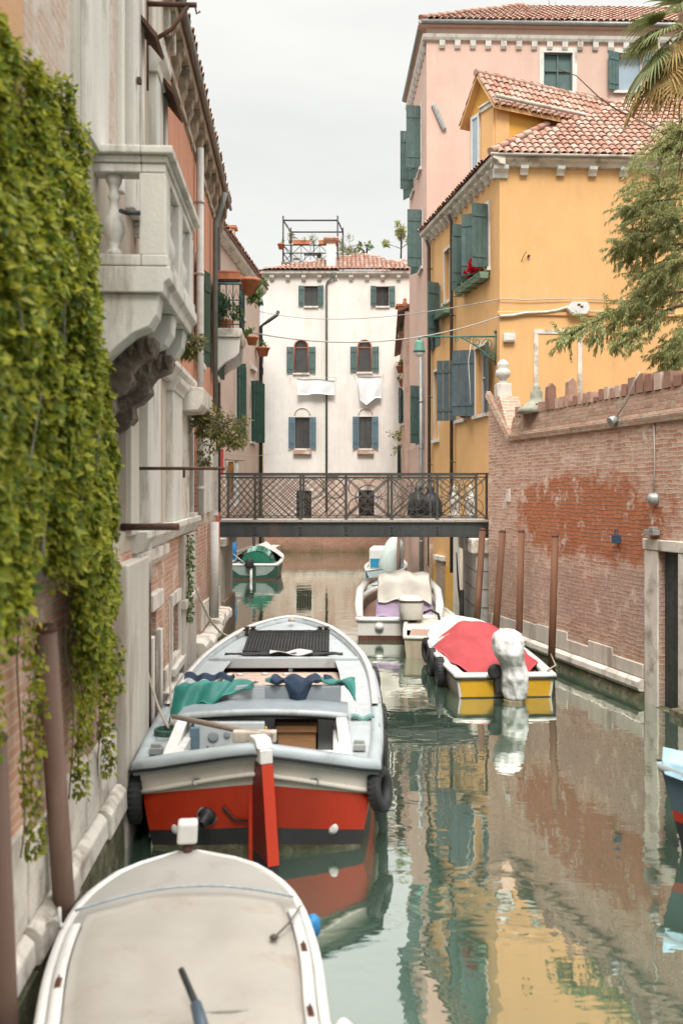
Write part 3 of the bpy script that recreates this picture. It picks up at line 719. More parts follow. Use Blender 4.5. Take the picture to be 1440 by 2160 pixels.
# shrub rooted on the stone canopy
def shrub(name, label, c, r, n, Lf, Wf, cat='shrub', mat='leaf_dull', stems=5, zs=1.0, droop=.3):
    t = thing(name, label, cat, c); vs, fs = bushy(Vector(c), r, n, Lf, Wf, droop, zs); leaves_obj('foliage', vs, fs, M[mat], t)
    b = MB()
    for k in range(stems):
        d = rand_dir(-.2, .9); b.tube([Vector(c) - Vector((0, 0, r * .3)), Vector(c) + d * r * .4 + Vector((rnd(-.1, .1), 0, 0)) * r, Vector(c) + d * r * .85], [.012, .008, .004], 5)
    b.build('stem', M['bark'], t); return t
c = L.pt(14.6, .42, 4.38)
t = thing('wall_shrub', 'bushy olive green shrub hanging over the stone canopy of the red house', 'shrub', c)
vs, fs = [], []
for dx, r, n in ((0, .42, 800), (.30, .34, 560), (-.15, .32, 420)):
    a, e = bushy(c + Vector((dx, rnd(-.2, .3), rnd(-.2, .2) - abs(dx) * .1)), r, n, .085, .035, .5); o = len(vs); vs += a; fs += [tuple(i + o for i in x) for x in e]
a, e = bushy(c + Vector((-.25, .1, .42)), .2, 120, .08, .025, 0); o = len(vs); vs += a; fs += [tuple(i + o for i in x) for x in e]
a, e = bushy(c + Vector((-.2, .4, -.5)), .2, 120, .08, .03, .9); o = len(vs); vs += a; fs += [tuple(i + o for i in x) for x in e]
leaves_obj('foliage', vs, fs, M['leaf_dull'], t)
b = MB()
for k in range(9): b.tube([c + Vector((-.35, 0, .2)), c + Vector((rnd(-.2, .1), rnd(-.1, .2), rnd(-.1, .2))), c + Vector((rnd(-.3, .5), rnd(-.2, .4), rnd(-.5, .2)))], [.018, .012, .005], 5)
b.build('stem', M['bark'], t)
shrub('wall_shrub', 'small yellowish fern tuft growing under the outer corner of the stone balcony', L.pt(10.2, .55, 4.95), .22, 260, .09, .03, droop=.6)
t = thing('wall_shrub', 'thin dark creeper trailing down the grey pier beside small green window', 'shrub', L.pt(14.3, .12, 2.2)); vs, fs = [], []
for k in range(260):
    z = rnd(1.4, 2.7); p = L.pt(13.95 + rnd(0, .4) * (1 - (2.7 - z) * .3), .10 + rnd(0, .06), z); dd = rand_dir(-1, .1); leaf_quad(vs, fs, p, dd, L.N + rand_dir() * .4, .07, .04)
leaves_obj('foliage', vs, fs, M['leaf_pot'], t)
b = MB(); b.tube([L.pt(14.1, .1, 2.69), L.pt(14.15, .11, 2.1), L.pt(14.08, .1, 1.45)], .008, 5); b.build('stem', M['bark'], t)

# ------------------------------------------------------------------ the creeper
ivy = thing('climbing_ivy', 'dense yellow green climbing creeper covering the nearest house wall', 'creeper', L.pt(5.5, 0, 2.0))
def ivy_top(u): return 5.85 + .10 * (u - 5) + .22 * mnoise.noise(Vector((u * 1.5, 2, 2)))
def ivy_bot(u): return 2.82 + .20 * math.sin(u * 2.3 + 1) + .12 * math.sin(u * 6.1) + (.0 if u < 6.5 else -.75 * min(1, (u - 6.5)))
def ivy_bulge(u, z):
    zt, zb = ivy_top(u), ivy_bot(u); k = (z - zb) / (zt - zb); k = max(0, min(1, k))
    return (.10 + .20 * math.sin(math.pi * min(1, .25 + k * .72)) ** .8) * (1 if u < 6.6 else max(.22, 1 - (u - 6.6) * .42)) * (1 + .45 * mnoise.noise(Vector((u * .9, z * .8, 3)))) + .09 * mnoise.noise(Vector((u * 2.6, z * 2.2, 7)))
def ivy_end(z): return 7.15 + .12 * math.sin(z * 5) + (0 if z > 5 else min((5 - z) * .66, 1.45))
vs, fs = [], []
n = 0
while n < 92000:
    u = 2.4 + 7.2 * random.random(); z = rnd(1.6, 6.3)
    if z > ivy_top(u) + rnd(-.1, .12) or z < ivy_bot(u) - rnd(-.15, .3) ** 2 * 2 or u > ivy_end(z) + rnd(-.15, .12): continue
    g = 1.3 * mnoise.noise(Vector((u * 3.1, z * 2.7, 1))) + .8 * mnoise.noise(Vector((u * 8, z * 7, 5)))
    if g < -.36 and random.random() < .9: continue
    bl = ivy_bulge(u, z); nn = bl * (1 - .55 * random.random() ** 2.0) + (.045 * g)
    p = L.pt(u, max(.02, nn), z); d = Vector((rnd(.0, .9), rnd(-.8, .5), rnd(-1.1, .25))).normalized()
    leaf_quad(vs, fs, p, d, (L.N + Vector((0, -.5, .6)) + rand_dir() * .75).normalized(), *((lambda q: (rnd(.028, .052) * q, rnd(.022, .038) * q))(1.0 if random.random() < .72 else rnd(1.3, 2.1)))); n += 1
strands = [(6.9, 2.4, 1.1), (7.05, 2.3, 1.4), (7.95, 2.2, .95), (7.8, 2.3, 1.35), (5.66, 2.6, 1.15), (4.85, 2.7, 1.9), (8.25, 2.1, 1.6), (7.45, 2.2, 1.6), (7.2, 2.3, 1.7)]
st = MB()
for u, za, zb in strands:
    pts = []
    for k in range(13):
        z = za + (zb - za) * k / 12; pts.append(L.pt(u + .05 * math.sin(z * 7 + u), .07 + .03 * math.sin(z * 5), z))
    st.tube(pts, .006, 5)
    for k in range(int((za - zb) * 260)):
        t_ = random.random(); z = za + (zb - za) * t_; p = L.pt(u + .05 * math.sin(z * 7 + u) + rnd(-.09, .09) * (1.15 - t_), .09 + rnd(-.02, .10), z)
        d = Vector((rnd(-.1, .8), rnd(-.8, .5), rnd(-1.2, .1))).normalized(); leaf_quad(vs, fs, p, d, (L.N + rand_dir() * .7).normalized(), rnd(.035, .065), rnd(.028, .048))
leaves_obj('foliage', vs, fs, M['leaf'], ivy)
for k in range(20):
    u = rnd(3.8, 7.0); z0 = rnd(2.9, 3.7); pts = [L.pt(u + (z - z0) * rnd(-.05, .05) + .12 * math.sin(z * 2 + k), .05 + .5 * max(0, ivy_bulge(u, z)) * (z < ivy_top(u)), z) for z in [z0 + i * (min(5.6, z0 + 3) - z0) / 8 for i in range(9)]]
    st.tube(pts, [.018 - .0015 * i for i in range(9)], 5)
for k in range(16):
    u = rnd(4.6, 7.0); z0 = rnd(2.9, 4.4); ln = rnd(.5, 1.3); sl = rnd(-.35, .35)
    st.tube([L.pt(u + sl * q_ + .04 * math.sin(q_ * 9), ivy_bulge(u, z0 + ln * q_) * .96 + .012, z0 + ln * q_) for q_ in [i / 8 for i in range(9)]], [.011 - .0008 * i for i in range(9)], 5)
for pp in ([px(10, 700, 5.0), px(40, 760, 5.3), px(75, 800, 5.55), px(95, 830, 5.7)], [px(20, 350, 5.2), px(8, 430, 5.1), px(6, 520, 5.1)]): st.tube(pp, .012, 6)
st.build('stem', paint('creeper stem', (.20, .18, .13), .9, .3, 10, .4, 40), ivy)

# ------------------------------------------------------------------ brick garden wall
Rw = Frame(8.3825, 0, -.235, 1, -1)
if Rw.N.x > 0: Rw.N = -Rw.N
def orange_zone(nt, c, uv, br):
    s = nt.nodes.new('ShaderNodeSeparateXYZ'); nt.links.new(uv, s.inputs[0])
    # worn patch with a shape of its own: deep orange bricks where the old skin has fallen
    g = nt.nodes.new('ShaderNodeNewGeometry'); sp = nt.nodes.new('ShaderNodeSeparateXYZ'); nt.links.new(g.outputs['Position'], sp.inputs[0])
    y = math_(nt, 'DIVIDE', math_(nt, 'SUBTRACT', sp.outputs[1], 17.2), 3.0); z = math_(nt, 'DIVIDE', math_(nt, 'SUBTRACT', sp.outputs[2], 2.9), .86)
    r2 = math_(nt, 'ADD', math_(nt, 'POWER', math_(nt, 'ABSOLUTE', y), 3.0), math_(nt, 'POWER', math_(nt, 'ABSOLUTE', z), 2.0))
    k = math_(nt, 'ADD', r2, math_(nt, 'MULTIPLY', math_(nt, 'SUBTRACT', noise(nt, 2.4, 10, .72), .5), 2.7))
    k = ramp(nt, k, .55, .95, (1, 1, 1, 1), (0, 0, 0, 1))
    mv = mix(nt, ramp(nt, noise(nt, 14, 6, .75), .35, .65), (.34, .21, .165), (.54, .40, .33))
    zz_ = math_(nt, 'ADD', math_(nt, 'ABSOLUTE', math_(nt, 'DIVIDE', math_(nt, 'SUBTRACT', sp.outputs[2], 1.45), .75)), math_(nt, 'MULTIPLY', math_(nt, 'SUBTRACT', noise(nt, 1.3, 8, .7), .5), 2.6))
    c = mix(nt, math_(nt, 'MULTIPLY', ramp(nt, zz_, .55, .8, (1, 1, 1, 1), (0, 0, 0, 1)), .72), c, mv)
    spots = ramp(nt, noise(nt, 22, 3, .6), .62, .70)
    c = mix(nt, math_(nt, 'MULTIPLY', spots, .6), c, (.12, .075, .055))
    oc = mix(nt, br.outputs['Fac'], mix(nt, ramp(nt, noise(nt, 11, 4), .3, .7), (.33, .075, .023), (.54, .18, .06)), (.24, .10, .055))
    return mix(nt, math_(nt, 'MULTIPLY', k, .82), c, oc)
brick_r = brickwall('garden wall brick', (.46, .235, .155), (.62, .42, .33), (.64, .53, .43), cover=(.66, .53, .44), ccov=.55, cscale=2.6, low=(.36, .30, .24), lowz=(-.3, 1.0), wob=.042, extra=orange_zone, bstr=1.0, ms=.013)
gw = thing('garden_wall', 'long red brick garden wall with rowlock top and pale stone water door', 'wall', Rw.pt(17, 0, 0))
dz = (14.2, 14.72, -.25, 2.42)
b = MB(); wall_panel(b, Rw, 9.0, 21.5, -1.5, 4.42, [dz], .42, ends=.45); b.build('wall', brick_r, gw)
b = MB()                                               # return end, toward the bridge
b.nz(Rw, [(-.45, 4.40), (.0, 4.42), (.0, 5.45), (-.45, 5.45)], 20.9, 21.5); b.uz(Rw, [(20.25, 4.42), (20.9, 4.42), (20.9, 5.45), (20.6, 4.95)], -.45, -.003); b.build('wall_end', brick_r, gw)
b = MB()
b.nz(Rw, [(-.5, 4.42), (.05, 4.42), (.055, 4.52), (.02, 4.60), (-.5, 4.60)], 9.0, 20.25); b.obox((Rw.pt(20.25, .03, 4.5) + Rw.pt(21.48, .03, 5.56)) / 2, (Rw.pt(21.48, .03, 5.56) - Rw.pt(20.25, .03, 4.5)) / 2, (.05, .012, 0), (.02, 0, .055)); cpm = brickwall('weathered coping', (.28, .16, .11), (.40, .26, .19), (.36, .28, .22), cover=(.33, .27, .20), ccov=.5, cscale=4, bstr=1.0)
b.build('coping', cpm, gw)
b = MB()
b.nz(Rw, [(-.4, 4.603), (-.04, 4.603), (-.10, 4.95), (-.34, 4.95)], 9.0, 20.4); b.build('parapet', cpm, gw)
tb = MB(); u = 9.1; k = 0                                # bricks set on edge along the top, with gaps
while u < 20.3:
    hgt = 4.945 + (.29 if u < 15.6 else .20) + rnd(-.03, .03) - (.1 if random.random() < .14 else 0)
    n0 = -.34 + rnd(-.02, .02); a = rnd(-.01, .01)
    tb.nz(Rw, [(n0, 4.952), (-.08 + a, 4.952), (-.085 + a, hgt), (n0, hgt)], u, u + (.19 if u < 15.6 else .115))
    u += rnd(.25, .27) if u < 15.6 else rnd(.175, .20)
for uu in (18.75, 17.9): tb.nz(Rw, [(-.3, 4.952), (-.1, 4.952), (-.12, 5.42), (-.2, 5.5), (-.28, 5.42)], uu, uu + .14)
tb.build('rowlock_top', island('top brick', [(.26, .14, .10), (.40, .25, .19), (.50, .38, .31), (.34, .20, .15), (.22, .12, .09)], .9, nz=9), gw)
b = MB()
b.nz(Rw, [(-.05, .14), (.10, .16), (.13, .22), (.12, .31), (.06, .35), (-.05, .36)], 15.12, 21.45); b.build('base_ledge', M['stone'], gw, bevel=.01)
b = MB(); u = 15.13
while u < 21.3:
    e = min(u + rnd(.6, 1.2), 21.3); b.fbox(Rw, u + .005, e - .005, -.05, .03 + rnd(-.006, .006), .365, .66 + rnd(-.08, .06)); u = e
b.build('stone_dado', M['stone_grey'], gw, bevel=.008)
b = MB(); b.nz(Rw, [(-.1, -1.2), (.16, -1.2), (.12, -.05), (.07, .138), (-.1, .138)], 15.12, 21.45); b.nz(Rw, [(-.1, -1.2), (.2, -1.2), (.16, .1), (-.1, .12)], 9.0, 14.2)
b.build('foundation', M['moss'], gw)
b = MB()                                               # stone door case
b.fbox(Rw, 14.725, 15.1, -.44, .025, -.5, 2.42); b.fbox(Rw, 13.95, 14.195, -.44, .025, -.5, 2.42); b.fbox(Rw, 13.9, 15.14, -.44, .035, 2.425, 2.60); dc = b.build('door_case', M['stone'], gw, bevel=.015)
b = MB()
for i in range(4): b.fbox(Rw, 14.205 + .128 * i, 14.328 + .128 * i, -.14, -.10, .0, 2.41)
b.build('door', paint('old dark door boards', (.05, .055, .05), .8, .3, 8), gw)
b = MB()
for i, z in enumerate((-.25, -.12, .01)): b.nz(Rw, [(-.3, z - .12), (.26 - .1 * i, z - .12), (.26 - .1 * i, z), (-.3, z)], 14.205, 14.715)
b.build('door_step', M['moss'], gw, bevel=.01)
# fittings on the wall
def wall_bit(name, label, cat, fn, mats):
    b = MB(); fn(b); return tag(b.build(name, mats), label, cat)
u, z = Rw.at(1382, 1052)
t = thing('wall_lamp', 'small round grey bulkhead lamp on the brick wall above the water door', 'lamp', Rw.pt(u, 0, z))
b = MB(); b.lathe(Rw.pt(u, 0, z), [(.10, 0), (.10, .03), (.08, .05), (.085, .09), (.05, .13), (.01, .14)], 16, axis=Rw.N); b.build('housing', M['pipe_grey'], t)
b = MB(); b.tube([Rw.pt(u, .03, z + .08), Rw.pt(u, .02, z + .5), Rw.pt(u + .02, .02, z + 1.3)], .012, 6); b.build('cable', M['cable'], t)
u, z = Rw.at(1382, 1123)
b = MB(); b.obox(Rw.pt(u, .07, z), Rw.U.normalized() * .14, Rw.N * .06, (0, 0, .04)); b.obox(Rw.pt(u - .08, .09, z + .06), Rw.U.normalized() * .05, Rw.N * .05, (0, 0, .03)); b.tube([Rw.pt(u + .14, .05, z), Rw.pt(u + .2, .12, z - .06)], .02, 6)
tag(b.build('iron_bracket', M['pipe_grey'], bevel=.008), 'grey metal bracket just above the lintel of the water door', 'bracket')
u, z = Rw.at(1304, 1137)
b = MB(); b.obox(Rw.pt(u, .05, z), Rw.U.normalized() * .075, Rw.N * .045, (0, 0, .065)); b.tube([Rw.pt(u - .04, .05, z + .06), Rw.pt(u - .03, .05, z + .16), Rw.pt(u + .03, .05, z + .16), Rw.pt(u + .04, .05, z + .06)], .011, 6)
tag(b.build('wall_socket', paint('blue plastic', (.03, .07, .12), .5), bevel=.01), 'small blue box with loop hanging on bare brick wall', 'box')
u, z = Rw.at(1305, 880)
t = thing('flood_light', 'small grey floodlight under the wall coping with curved cable', 'lamp', Rw.pt(u, .05, z))
b = MB(); b.lathe(Rw.pt(u, .0, z), [(.02, 0), (.03, .06), (.07, .08), (.085, .18), (.08, .19), (.01, .17)], 14, axis=Rw.N + Vector((0, 0, -.5))); b.build('housing', M['pipe_grey'], t)
b = MB(); b.tube([Rw.pt(u, .04, z + .03), Rw.pt(u - .3, .06, z + .2), Rw.pt(u - .5, .02, z + .55), Rw.pt(u - .55, -.06, z + .7)], .014, 6); b.build('cable', M['cable'], t)
u, z = Rw.at(1072, 1045)
b = MB(); b.fbox(Rw, u - .1, u + .1, -.02, .03, z - .14, z + .14); tag(b.build('stone_inset', M['stone'], bevel=.006), 'single pale stone block let into the left part of the brick wall', 'stone block')
# stone urn and bust on the wall
def finial(p, s, label, prof, name='stone_finial'):
    b = MB(); b.lathe(p, [(r * s, z * s) for r, z in prof], 16); return tag(b.build(name, M['stone_white']), label, 'finial')
pp = Rw.pt(21.2, -.22, 5.45)
t = thing('stone_finial', 'white carved stone ornament on its pedestal at bridge end of the brick wall', 'finial', pp)
b = MB(); b.box(pp.x - .17, pp.x + .17, pp.y - .17, pp.y + .17, pp.z, pp.z + .30); b.build('pedestal', M['stone_white'], t, bevel=.02)
b = MB(); b.lathe(pp + Vector((0, 0, .30)), [(.10, 0), (.11, .03), (.06, .07), (.09, .11), (.15, .17), (.17, .24), (.15, .30), (.11, .34), (.13, .40), (.12, .47), (.06, .53), (.01, .55)], 18); b.build('urn', M['stone_white'], t)
pp = Rw.pt(19.5, -.22, 4.953)
t = thing('stone_bust', 'mossy stone bust standing on top of the brick wall', 'statue', pp)
b = MB(); b.lathe(pp, [(.40, 0), (.37, .10), (.24, .19), (.15, .26), (.125, .34), (.13, .44), (.085, .47), (.085, .53), (.05, .59), (.01, .62)], 16); b.build('figure', paint('lichen stone', (.27, .27, .21), .85, .25, 9, .4, 30), t)
tag_ = structure
b = MB(); b.add([(4.2, 24.6, .9), (9, 9, .9), (30, 9, .9), (30, 26, .9)] + [(4.2, 24.6, -2), (9, 9, -2), (30, 9, -2), (30, 26, -2)], [(0, 1, 2, 3), (4, 7, 6, 5), (0, 4, 5, 1), (1, 5, 6, 2), (2, 6, 7, 3), (3, 7, 4, 0)])
structure(b.build('garden_ground', M['soil']))

# ------------------------------------------------------------------ yellow house
Yc = Frame(8.1715, 0, -.167, 1); Yc.N = -Yc.N if Yc.N.x > 0 else Yc.N
Ye = Frame(4.08, 24.5, 1, .05); Ye.N = -Ye.N if Ye.N.y > 0 else Ye.N
yel = plaster('yellow plaster', (.69, .405, .18), (.60, .35, .16), (.67, .45, .27), scov=.5, bmp=.06)
yel2 = plaster('deep yellow plaster', (.66, .35, .075), (.60, .34, .12), scov=.58, bmp=.06)
yh = thing('yellow_house', 'bright yellow house with tiled hip roof and dark green shutters', 'house', (6, 27, 0))
EZ = 11.72
cw = []      # canal face windows: (px left, px right, py top, py bottom, which)
def cwin(x0, x1, ym, z0, z1):
    a, c = Yc.u(x0), Yc.u(x1); return (min(a, c), max(a, c), z0, z1)
wU1 = (25.35, 26.15, 9.32, 11.02); wU2 = (27.1, 27.8, 9.32, 10.95); wU3 = (29.0, 29.6, 9.2, 10.8)
wL1 = (25.5, 26.5, 5.45, 7.3); wL2 = (27.4, 28.3, 5.45, 7.25); wL3 = (30.35, 30.85, 5.0, 7.2); wG = (24.62, 24.92, 3.2, 4.6)
ops = [wU1, wU2, wU3, wL1, wL2, wL3, wG]
b = MB(); wall_panel(b, Yc, 24.5, 31.5, 1.0, EZ, ops, .2); b.build('wall', yel, yh)
b = MB(); wall_panel(b, Yc, 24.5, 31.5, -1.5, .998); b.build('wall_base', yel2, yh)
e1 = (7.0, 14.0)
bw = (1.12, 2.42)                                      # blind window on the end face
b = MB(); wall_panel(b, Ye, 0, 15, .0, EZ, [], .2); b.build('end_wall', yel, yh)
# string course line across both faces
b = MB(); b.nz(Ye, [(-.02, 7.88), (.05, 7.9), (.055, 7.97), (-.02, 8.0)], -.05, 15); b.build('string_course', yel, yh)
u0, zt = Ye.at(1125, 695); u1, _ = Ye.at(1226, 695)
b = MB()
b.fbox(Ye, u0, u0 + .11, -.02, .03, 4.4, zt - .11); b.fbox(Ye, u1 - .11, u1, -.02, .03, 4.4, zt - .11); b.fbox(Ye, u0, u1, -.02, .034, zt - .11, zt); b.build('blind_window_frame', M['stone'], yh)
b = MB(); b.fbox(Ye, u0 + .112, u1 - .112, -.02, .012, 4.4, zt - .112); b.build('blind_window', yel, yh)
for o, sh in ((wU1, ((-1, 100), (1, 118))), (wU2, ((-1, 95), (1, 165))), (wU3, ())):
    window(yh, Yc, *o, trim=.09, shut=sh, sw=.46, smat=M['green_shutter'])
for o, sh, w_ in ((wL1, ((-1, 168), (1, 118)), .62), (wL2, ((-1, 150), (1, 112)), .56)):
    window(yh, Yc, *o, trim=.09, shut=sh, sw=w_, smat=M['slate_shutter'], bars=1)
window(yh, Yc, *wL3, trim=.07, glass=M['green_shutter']); window(yh, Yc, *wG, trim=.08, glass=M['dark'])
# far upper shutters standing open near the pink house
b = MB(); wq = (30.15, 30.75, 8.0, 9.9)
shutter(yh, Yc, 30.75, 1, 178, .55, 7.95, 9.85, M['slate_shutter'], n=.06); shutter(yh, Yc, 30.1, -1, 120, .5, 8.2, 9.95, M['green_shutter'], n=.06)
b.fbox(Yc, 30.15, 30.75, -.02, .02, 8.0, 9.9); b.build('closed_window', M['green_shutter'], yh)
# eaves cornice with blocks
cor = MB()
cor.nz(Yc, [(-.05, EZ - .02), (.10, EZ), (.14, EZ + .08), (.27, EZ + .13), (.28, EZ + .23), (-.05, EZ + .23)], 24.2, 31.7); cor.build('cornice', M['stone'], yh)
cor = MB(); cor.nz(Ye, [(-.05, EZ - .02), (.10, EZ), (.14, EZ + .08), (.24, EZ + .13), (.25, EZ + .222), (-.05, EZ + .222)], -.24, 15); cor.build('cornice', M['stone'], yh)
for i in range(14):
    b = MB(); u = 24.75 + i * .5; b.nz(Yc, [(-.03, EZ - .2), (.10, EZ - .2), (.13, EZ - .14), (.22, EZ - .06), (.24, EZ - .003), (-.03, EZ - .003)], u, u + .16); b.build('eave_block', M['stone_white'], yh)
for i in range(16):
    b = MB(); u = .55 + i * .87 + rnd(-.05, .05); b.nz(Ye, [(-.03, EZ - .22), (.10, EZ - .22), (.13, EZ - .16), (.20, EZ - .08), (.22, EZ - .003), (-.03, EZ - .003)], u, u + .2); b.build('eave_block', M['stone_white'], yh)
b = MB(); b.nz(Ye, [(-.03, EZ - .3), (.06, EZ - .3), (.10, EZ - .18), (.2, EZ - .1), (.22, EZ - .004), (-.03, EZ - .004)], -.18, .2); b.build('corner_capital', M['stone_white'], yh, bevel=.01)
# roof: front slope over the end face, hip at the corner, canal slope
TS = .78; zE = EZ + .25
def plane_pts(fr, u0, u1, d0, d1):
    """roof slab pieces; d measured inwards horizontally from the eave line"""
    return [fr.pt(u0, .3 - d0, zE + TS * d0), fr.pt(u1, .3 - d0, zE + TS * d0), fr.pt(u1, .3 - d1, zE + TS * d1), fr.pt(u0, .3 - d1, zE + TS * d1)]
rb = MB()
Uf = Ye.U.normalized(); Vf = (-Ye.N + Vector((0, 0, TS))).normalized(); Nf = Uf.cross(Vf)
Uc = -Yc.U.normalized(); Vc = (-Yc.N + Vector((0, 0, TS))).normalized(); Nc = Uc.cross(Vc); Nc = Nc if Nc.z > 0 else -Nc
A0 = Ye.pt(-.3, .3, zE); LEN = 5.4; hor = LEN / math.sqrt(1 + TS * TS)
A1 = A0 + (-Ye.N - Yc.N) * hor + Vector((0, 0, TS * hor))          # top of the hip
rb.add([A0, Ye.pt(15, .3, zE), Ye.pt(15, .3 - hor, zE + TS * hor), A1], [(0, 1, 2, 3)], 0)
C1 = Yc.pt(31.7, .3, zE); C2 = Yc.pt(31.7, .3 - hor, zE + TS * hor)
rb.add([A0, A1, C2, C1], [(0, 1, 2, 3)], 0)
hipk = 1.0 / math.sqrt(1 + TS * TS)
tiles(rb, A0, Uf, Vf, Nf, 15.3, LEN, clip=lambda u, v: u > v * hipk * 1.22 + .02 and not False, mi=1)
tiles(rb, C1, Uc, Vc, Nc, 7.3, LEN, clip=lambda u, v: u < 7.25 - v * hipk * 1.22, mi=1)
k = 0
while k < 15:                                                       # hip capping
    p = A0.lerp(A1, k / 15); q = A0.lerp(A1, (k + 1.15) / 15); rb.tube([p + Vector((0, 0, .05)), q + Vector((0, 0, .04))], [.10, .085], 8, 1); k += 1
rb.build('roof', [M['tile_base'], M['tile']], yh)
b = MB(); b.tube([A0 + Vector((.0, -.02, -.02)), Ye.pt(15, .32, zE - .02)], .04, 8); b.build('gutter', M['stone_grey'], yh)
# dormer
A = Vector((.90, .436, 0)).normalized(); B = Vector((-A.y, A.x, 0)); D0 = Vector((4.2, 25.9, 0)); dl, dw = 4.6, 1.25; z0, z1 = 12.0, 14.02
def dp(a, s, z): return D0 + A * a + B * s + Vector((0, 0, z))
b = MB()
b.hexa([dp(0, 0, z0), dp(dl, 0, z0), dp(dl, dw, z0), dp(0, dw, z0), dp(0, 0, z1), dp(dl, 0, z1), dp(dl, dw, z1), dp(0, dw, z1)])
zr = z1 + .82
b.loft([dp(.0, 0, z1 + .004), dp(.0, dw, z1 + .004), dp(.0, dw / 2, zr)], [dp(dl, 0, z1 + .004), dp(dl, dw, z1 + .004), dp(dl, dw / 2, zr)])
dm = b.build('dormer', yel2, yh)
b = MB(); b.obox(dp(.21, -.012, (z0 + z1) / 2), A * .22, B * .03, (0, 0, (z1 - z0) / 2 - .004)); b.obox(dp(-.02, .30, (z0 + z1) / 2), A * .04, B * .29, (0, 0, (z1 - z0) / 2 - .006)); b.build('dormer_pilaster', yel, dm)
b = MB(); b.obox(dp(.17, .25, z1 - .09), A * .27, B * .36, (0, 0, .06)); b.obox(dp(.17, .25, z1 - .0), A * .31, B * .40, (0, 0, .028)); b.build('dormer_capital', M['stone'], dm, bevel=.01)
b = MB(); b.obox(dp(-.02, .92, 13.1), A * .02, B * .13, (0, 0, .75)); b.build('dormer_window', M['glass_sky'], dm)
b = MB()
for s_ in (.92 - .17, .92 + .17): b.obox(dp(-.03, s_, 13.1), A * .035, B * .04, (0, 0, .80))
b.obox(dp(-.03, .92, 13.895), A * .036, B * .21, (0, 0, .05)); b.build('dormer_window_frame', M['white_paint'], dm)
b = MB()
sl = (zr + .08 - (z1 + .05)) / (dw / 2)
for sg in (0, 1):
    ov = .22
    s_e = -ov if sg == 0 else dw + ov; ze = zr + .1 - sl * (dw / 2 + ov)
    b.add([dp(-.2, s_e, ze), dp(dl, s_e, ze), dp(dl, dw / 2, zr + .1), dp(-.2, dw / 2, zr + .1), dp(-.2, s_e, ze - .09), dp(dl, s_e, ze - .09), dp(dl, dw / 2, zr + .01), dp(-.2, dw / 2, zr + .01)], [(0, 1, 2, 3), (4, 7, 6, 5), (0, 4, 5, 1), (0, 3, 7, 4)], 2)
    Vd = ((B if sg == 0 else -B) + Vector((0, 0, sl))).normalized(); Ud = A; Nd = Ud.cross(Vd); Nd = Nd if Nd.z > 0 else -Nd
    tiles(b, dp(-.22, s_e, ze + .01), Ud, Vd, Nd, dl + .2, math.sqrt(1 + sl * sl) * (dw / 2 + ov) + .02, mi=1, ex=.30)
for k in range(15): b.tube([dp(-.24 + k * .32, dw / 2, zr + .15), dp(.12 + k * .32, dw / 2, zr + .14)], [.10, .085], 8, 1)
b.build('dormer_roof', [M['tile_base'], M['tile'], yel], dm)
b = MB(); b.tube([dp(-.2, -.27, z1 - .0), dp(dl - .6, -.27, z1 - .0)], .055, 8); b.build('dormer_gutter', M['stone_grey'], dm)
# downpipes on the canal face
for xx, top, mat in ((953, 11.4, 'pipe_dark'), (906, 11.3, 'pipe_dark')):
    u = Yc.u(xx, .1); b = MB(); b.tube([Yc.pt(u, .22, top + .25), Yc.pt(u, .12, top), Yc.pt(u, .12, .9)], .052, 10)
    for z in (2, 4.2, 6.4, 8.6, 10.6): b.lathe(Yc.pt(u, .12, z), [(.062, 0), (.062, .05)], 10); b.tube([Yc.pt(u, -.03, z + .02), Yc.pt(u, .1, z + .02)], .015, 6)
    b.build('downpipe', M[mat], yh)
# water-level piers, old brick patch
b = MB(); b.fbox(Yc, 29.6, 30.5, -.03, .05, -1, 1.15); b.build('brick_patch', brick_l, yh)
b = MB(); b.fbox(Yc, 29.5, 30.6, -.03, .12, 1.155, 1.3); b.build('stone_sill', M['stone'], yh, bevel=.01)
b = MB(); b.fbox(Yc, 27.7, 28.4, -.05, .10, -1, 2.2); b.build('stone_pier', M['stone_grey'], yh, bevel=.015)
b = MB(); b.fbox(Yc, 31.0, 31.5, -.05, .14, -1, 2.4); b.build('stone_pier', brick_l, yh, bevel=.015)
# things on the end face
u, z = Ye.at(1072, 713); b = MB(); b.fbox(Ye, u - .15, u + .15, -.01, .12, z - .11, z + .11); b.fbox(Ye, u - .12, u + .12, .12, .135, z - .08, z + .08)
tag(b.build('meter_box', M['white_paint'], bevel=.012), 'small white utility box left of the blind window on yellow wall', 'box')
u, z = Ye.at(1216, 652)
b = MB(); b.uz(Ye, [(u - .30, z - .02), (u - .19, z - .17), (u + .2, z - .17), (u + .29, z - .02), (u + .22, z + .15), (u - .19, z + .15)], .0, .20); t = thing('junction_box', 'white six sided junction box on the cable along the yellow wall', 'box', Ye.pt(u, 0, z)); b.build('housing', M['white_paint'], t, bevel=.02)
b = MB(); b.fbox(Ye, u - .05, u + .03, .2, .215, z + .06, z + .10); b.fbox(Ye, u + .03, u + .10, .2, .215, z + .01, z + .05); b.build('rust_mark', M['rust'], t)
u, z = Ye.at(1107, 543)
b = MB(); b.tube([Ye.pt(u - .1, .0, z - .1), Ye.pt(u - .06, .12, z + .04), Ye.pt(u, .14, z + .12)], .010, 6); b.lathe(Ye.pt(u + .08, .02, z + .03), [(.035, 0), (.035, .05), (.01, .055)], 10, axis=Ye.N)
tag(b.build('wall_hook', M['rust']), 'tiny rusty hook high on the blank yellow wall', 'hook')

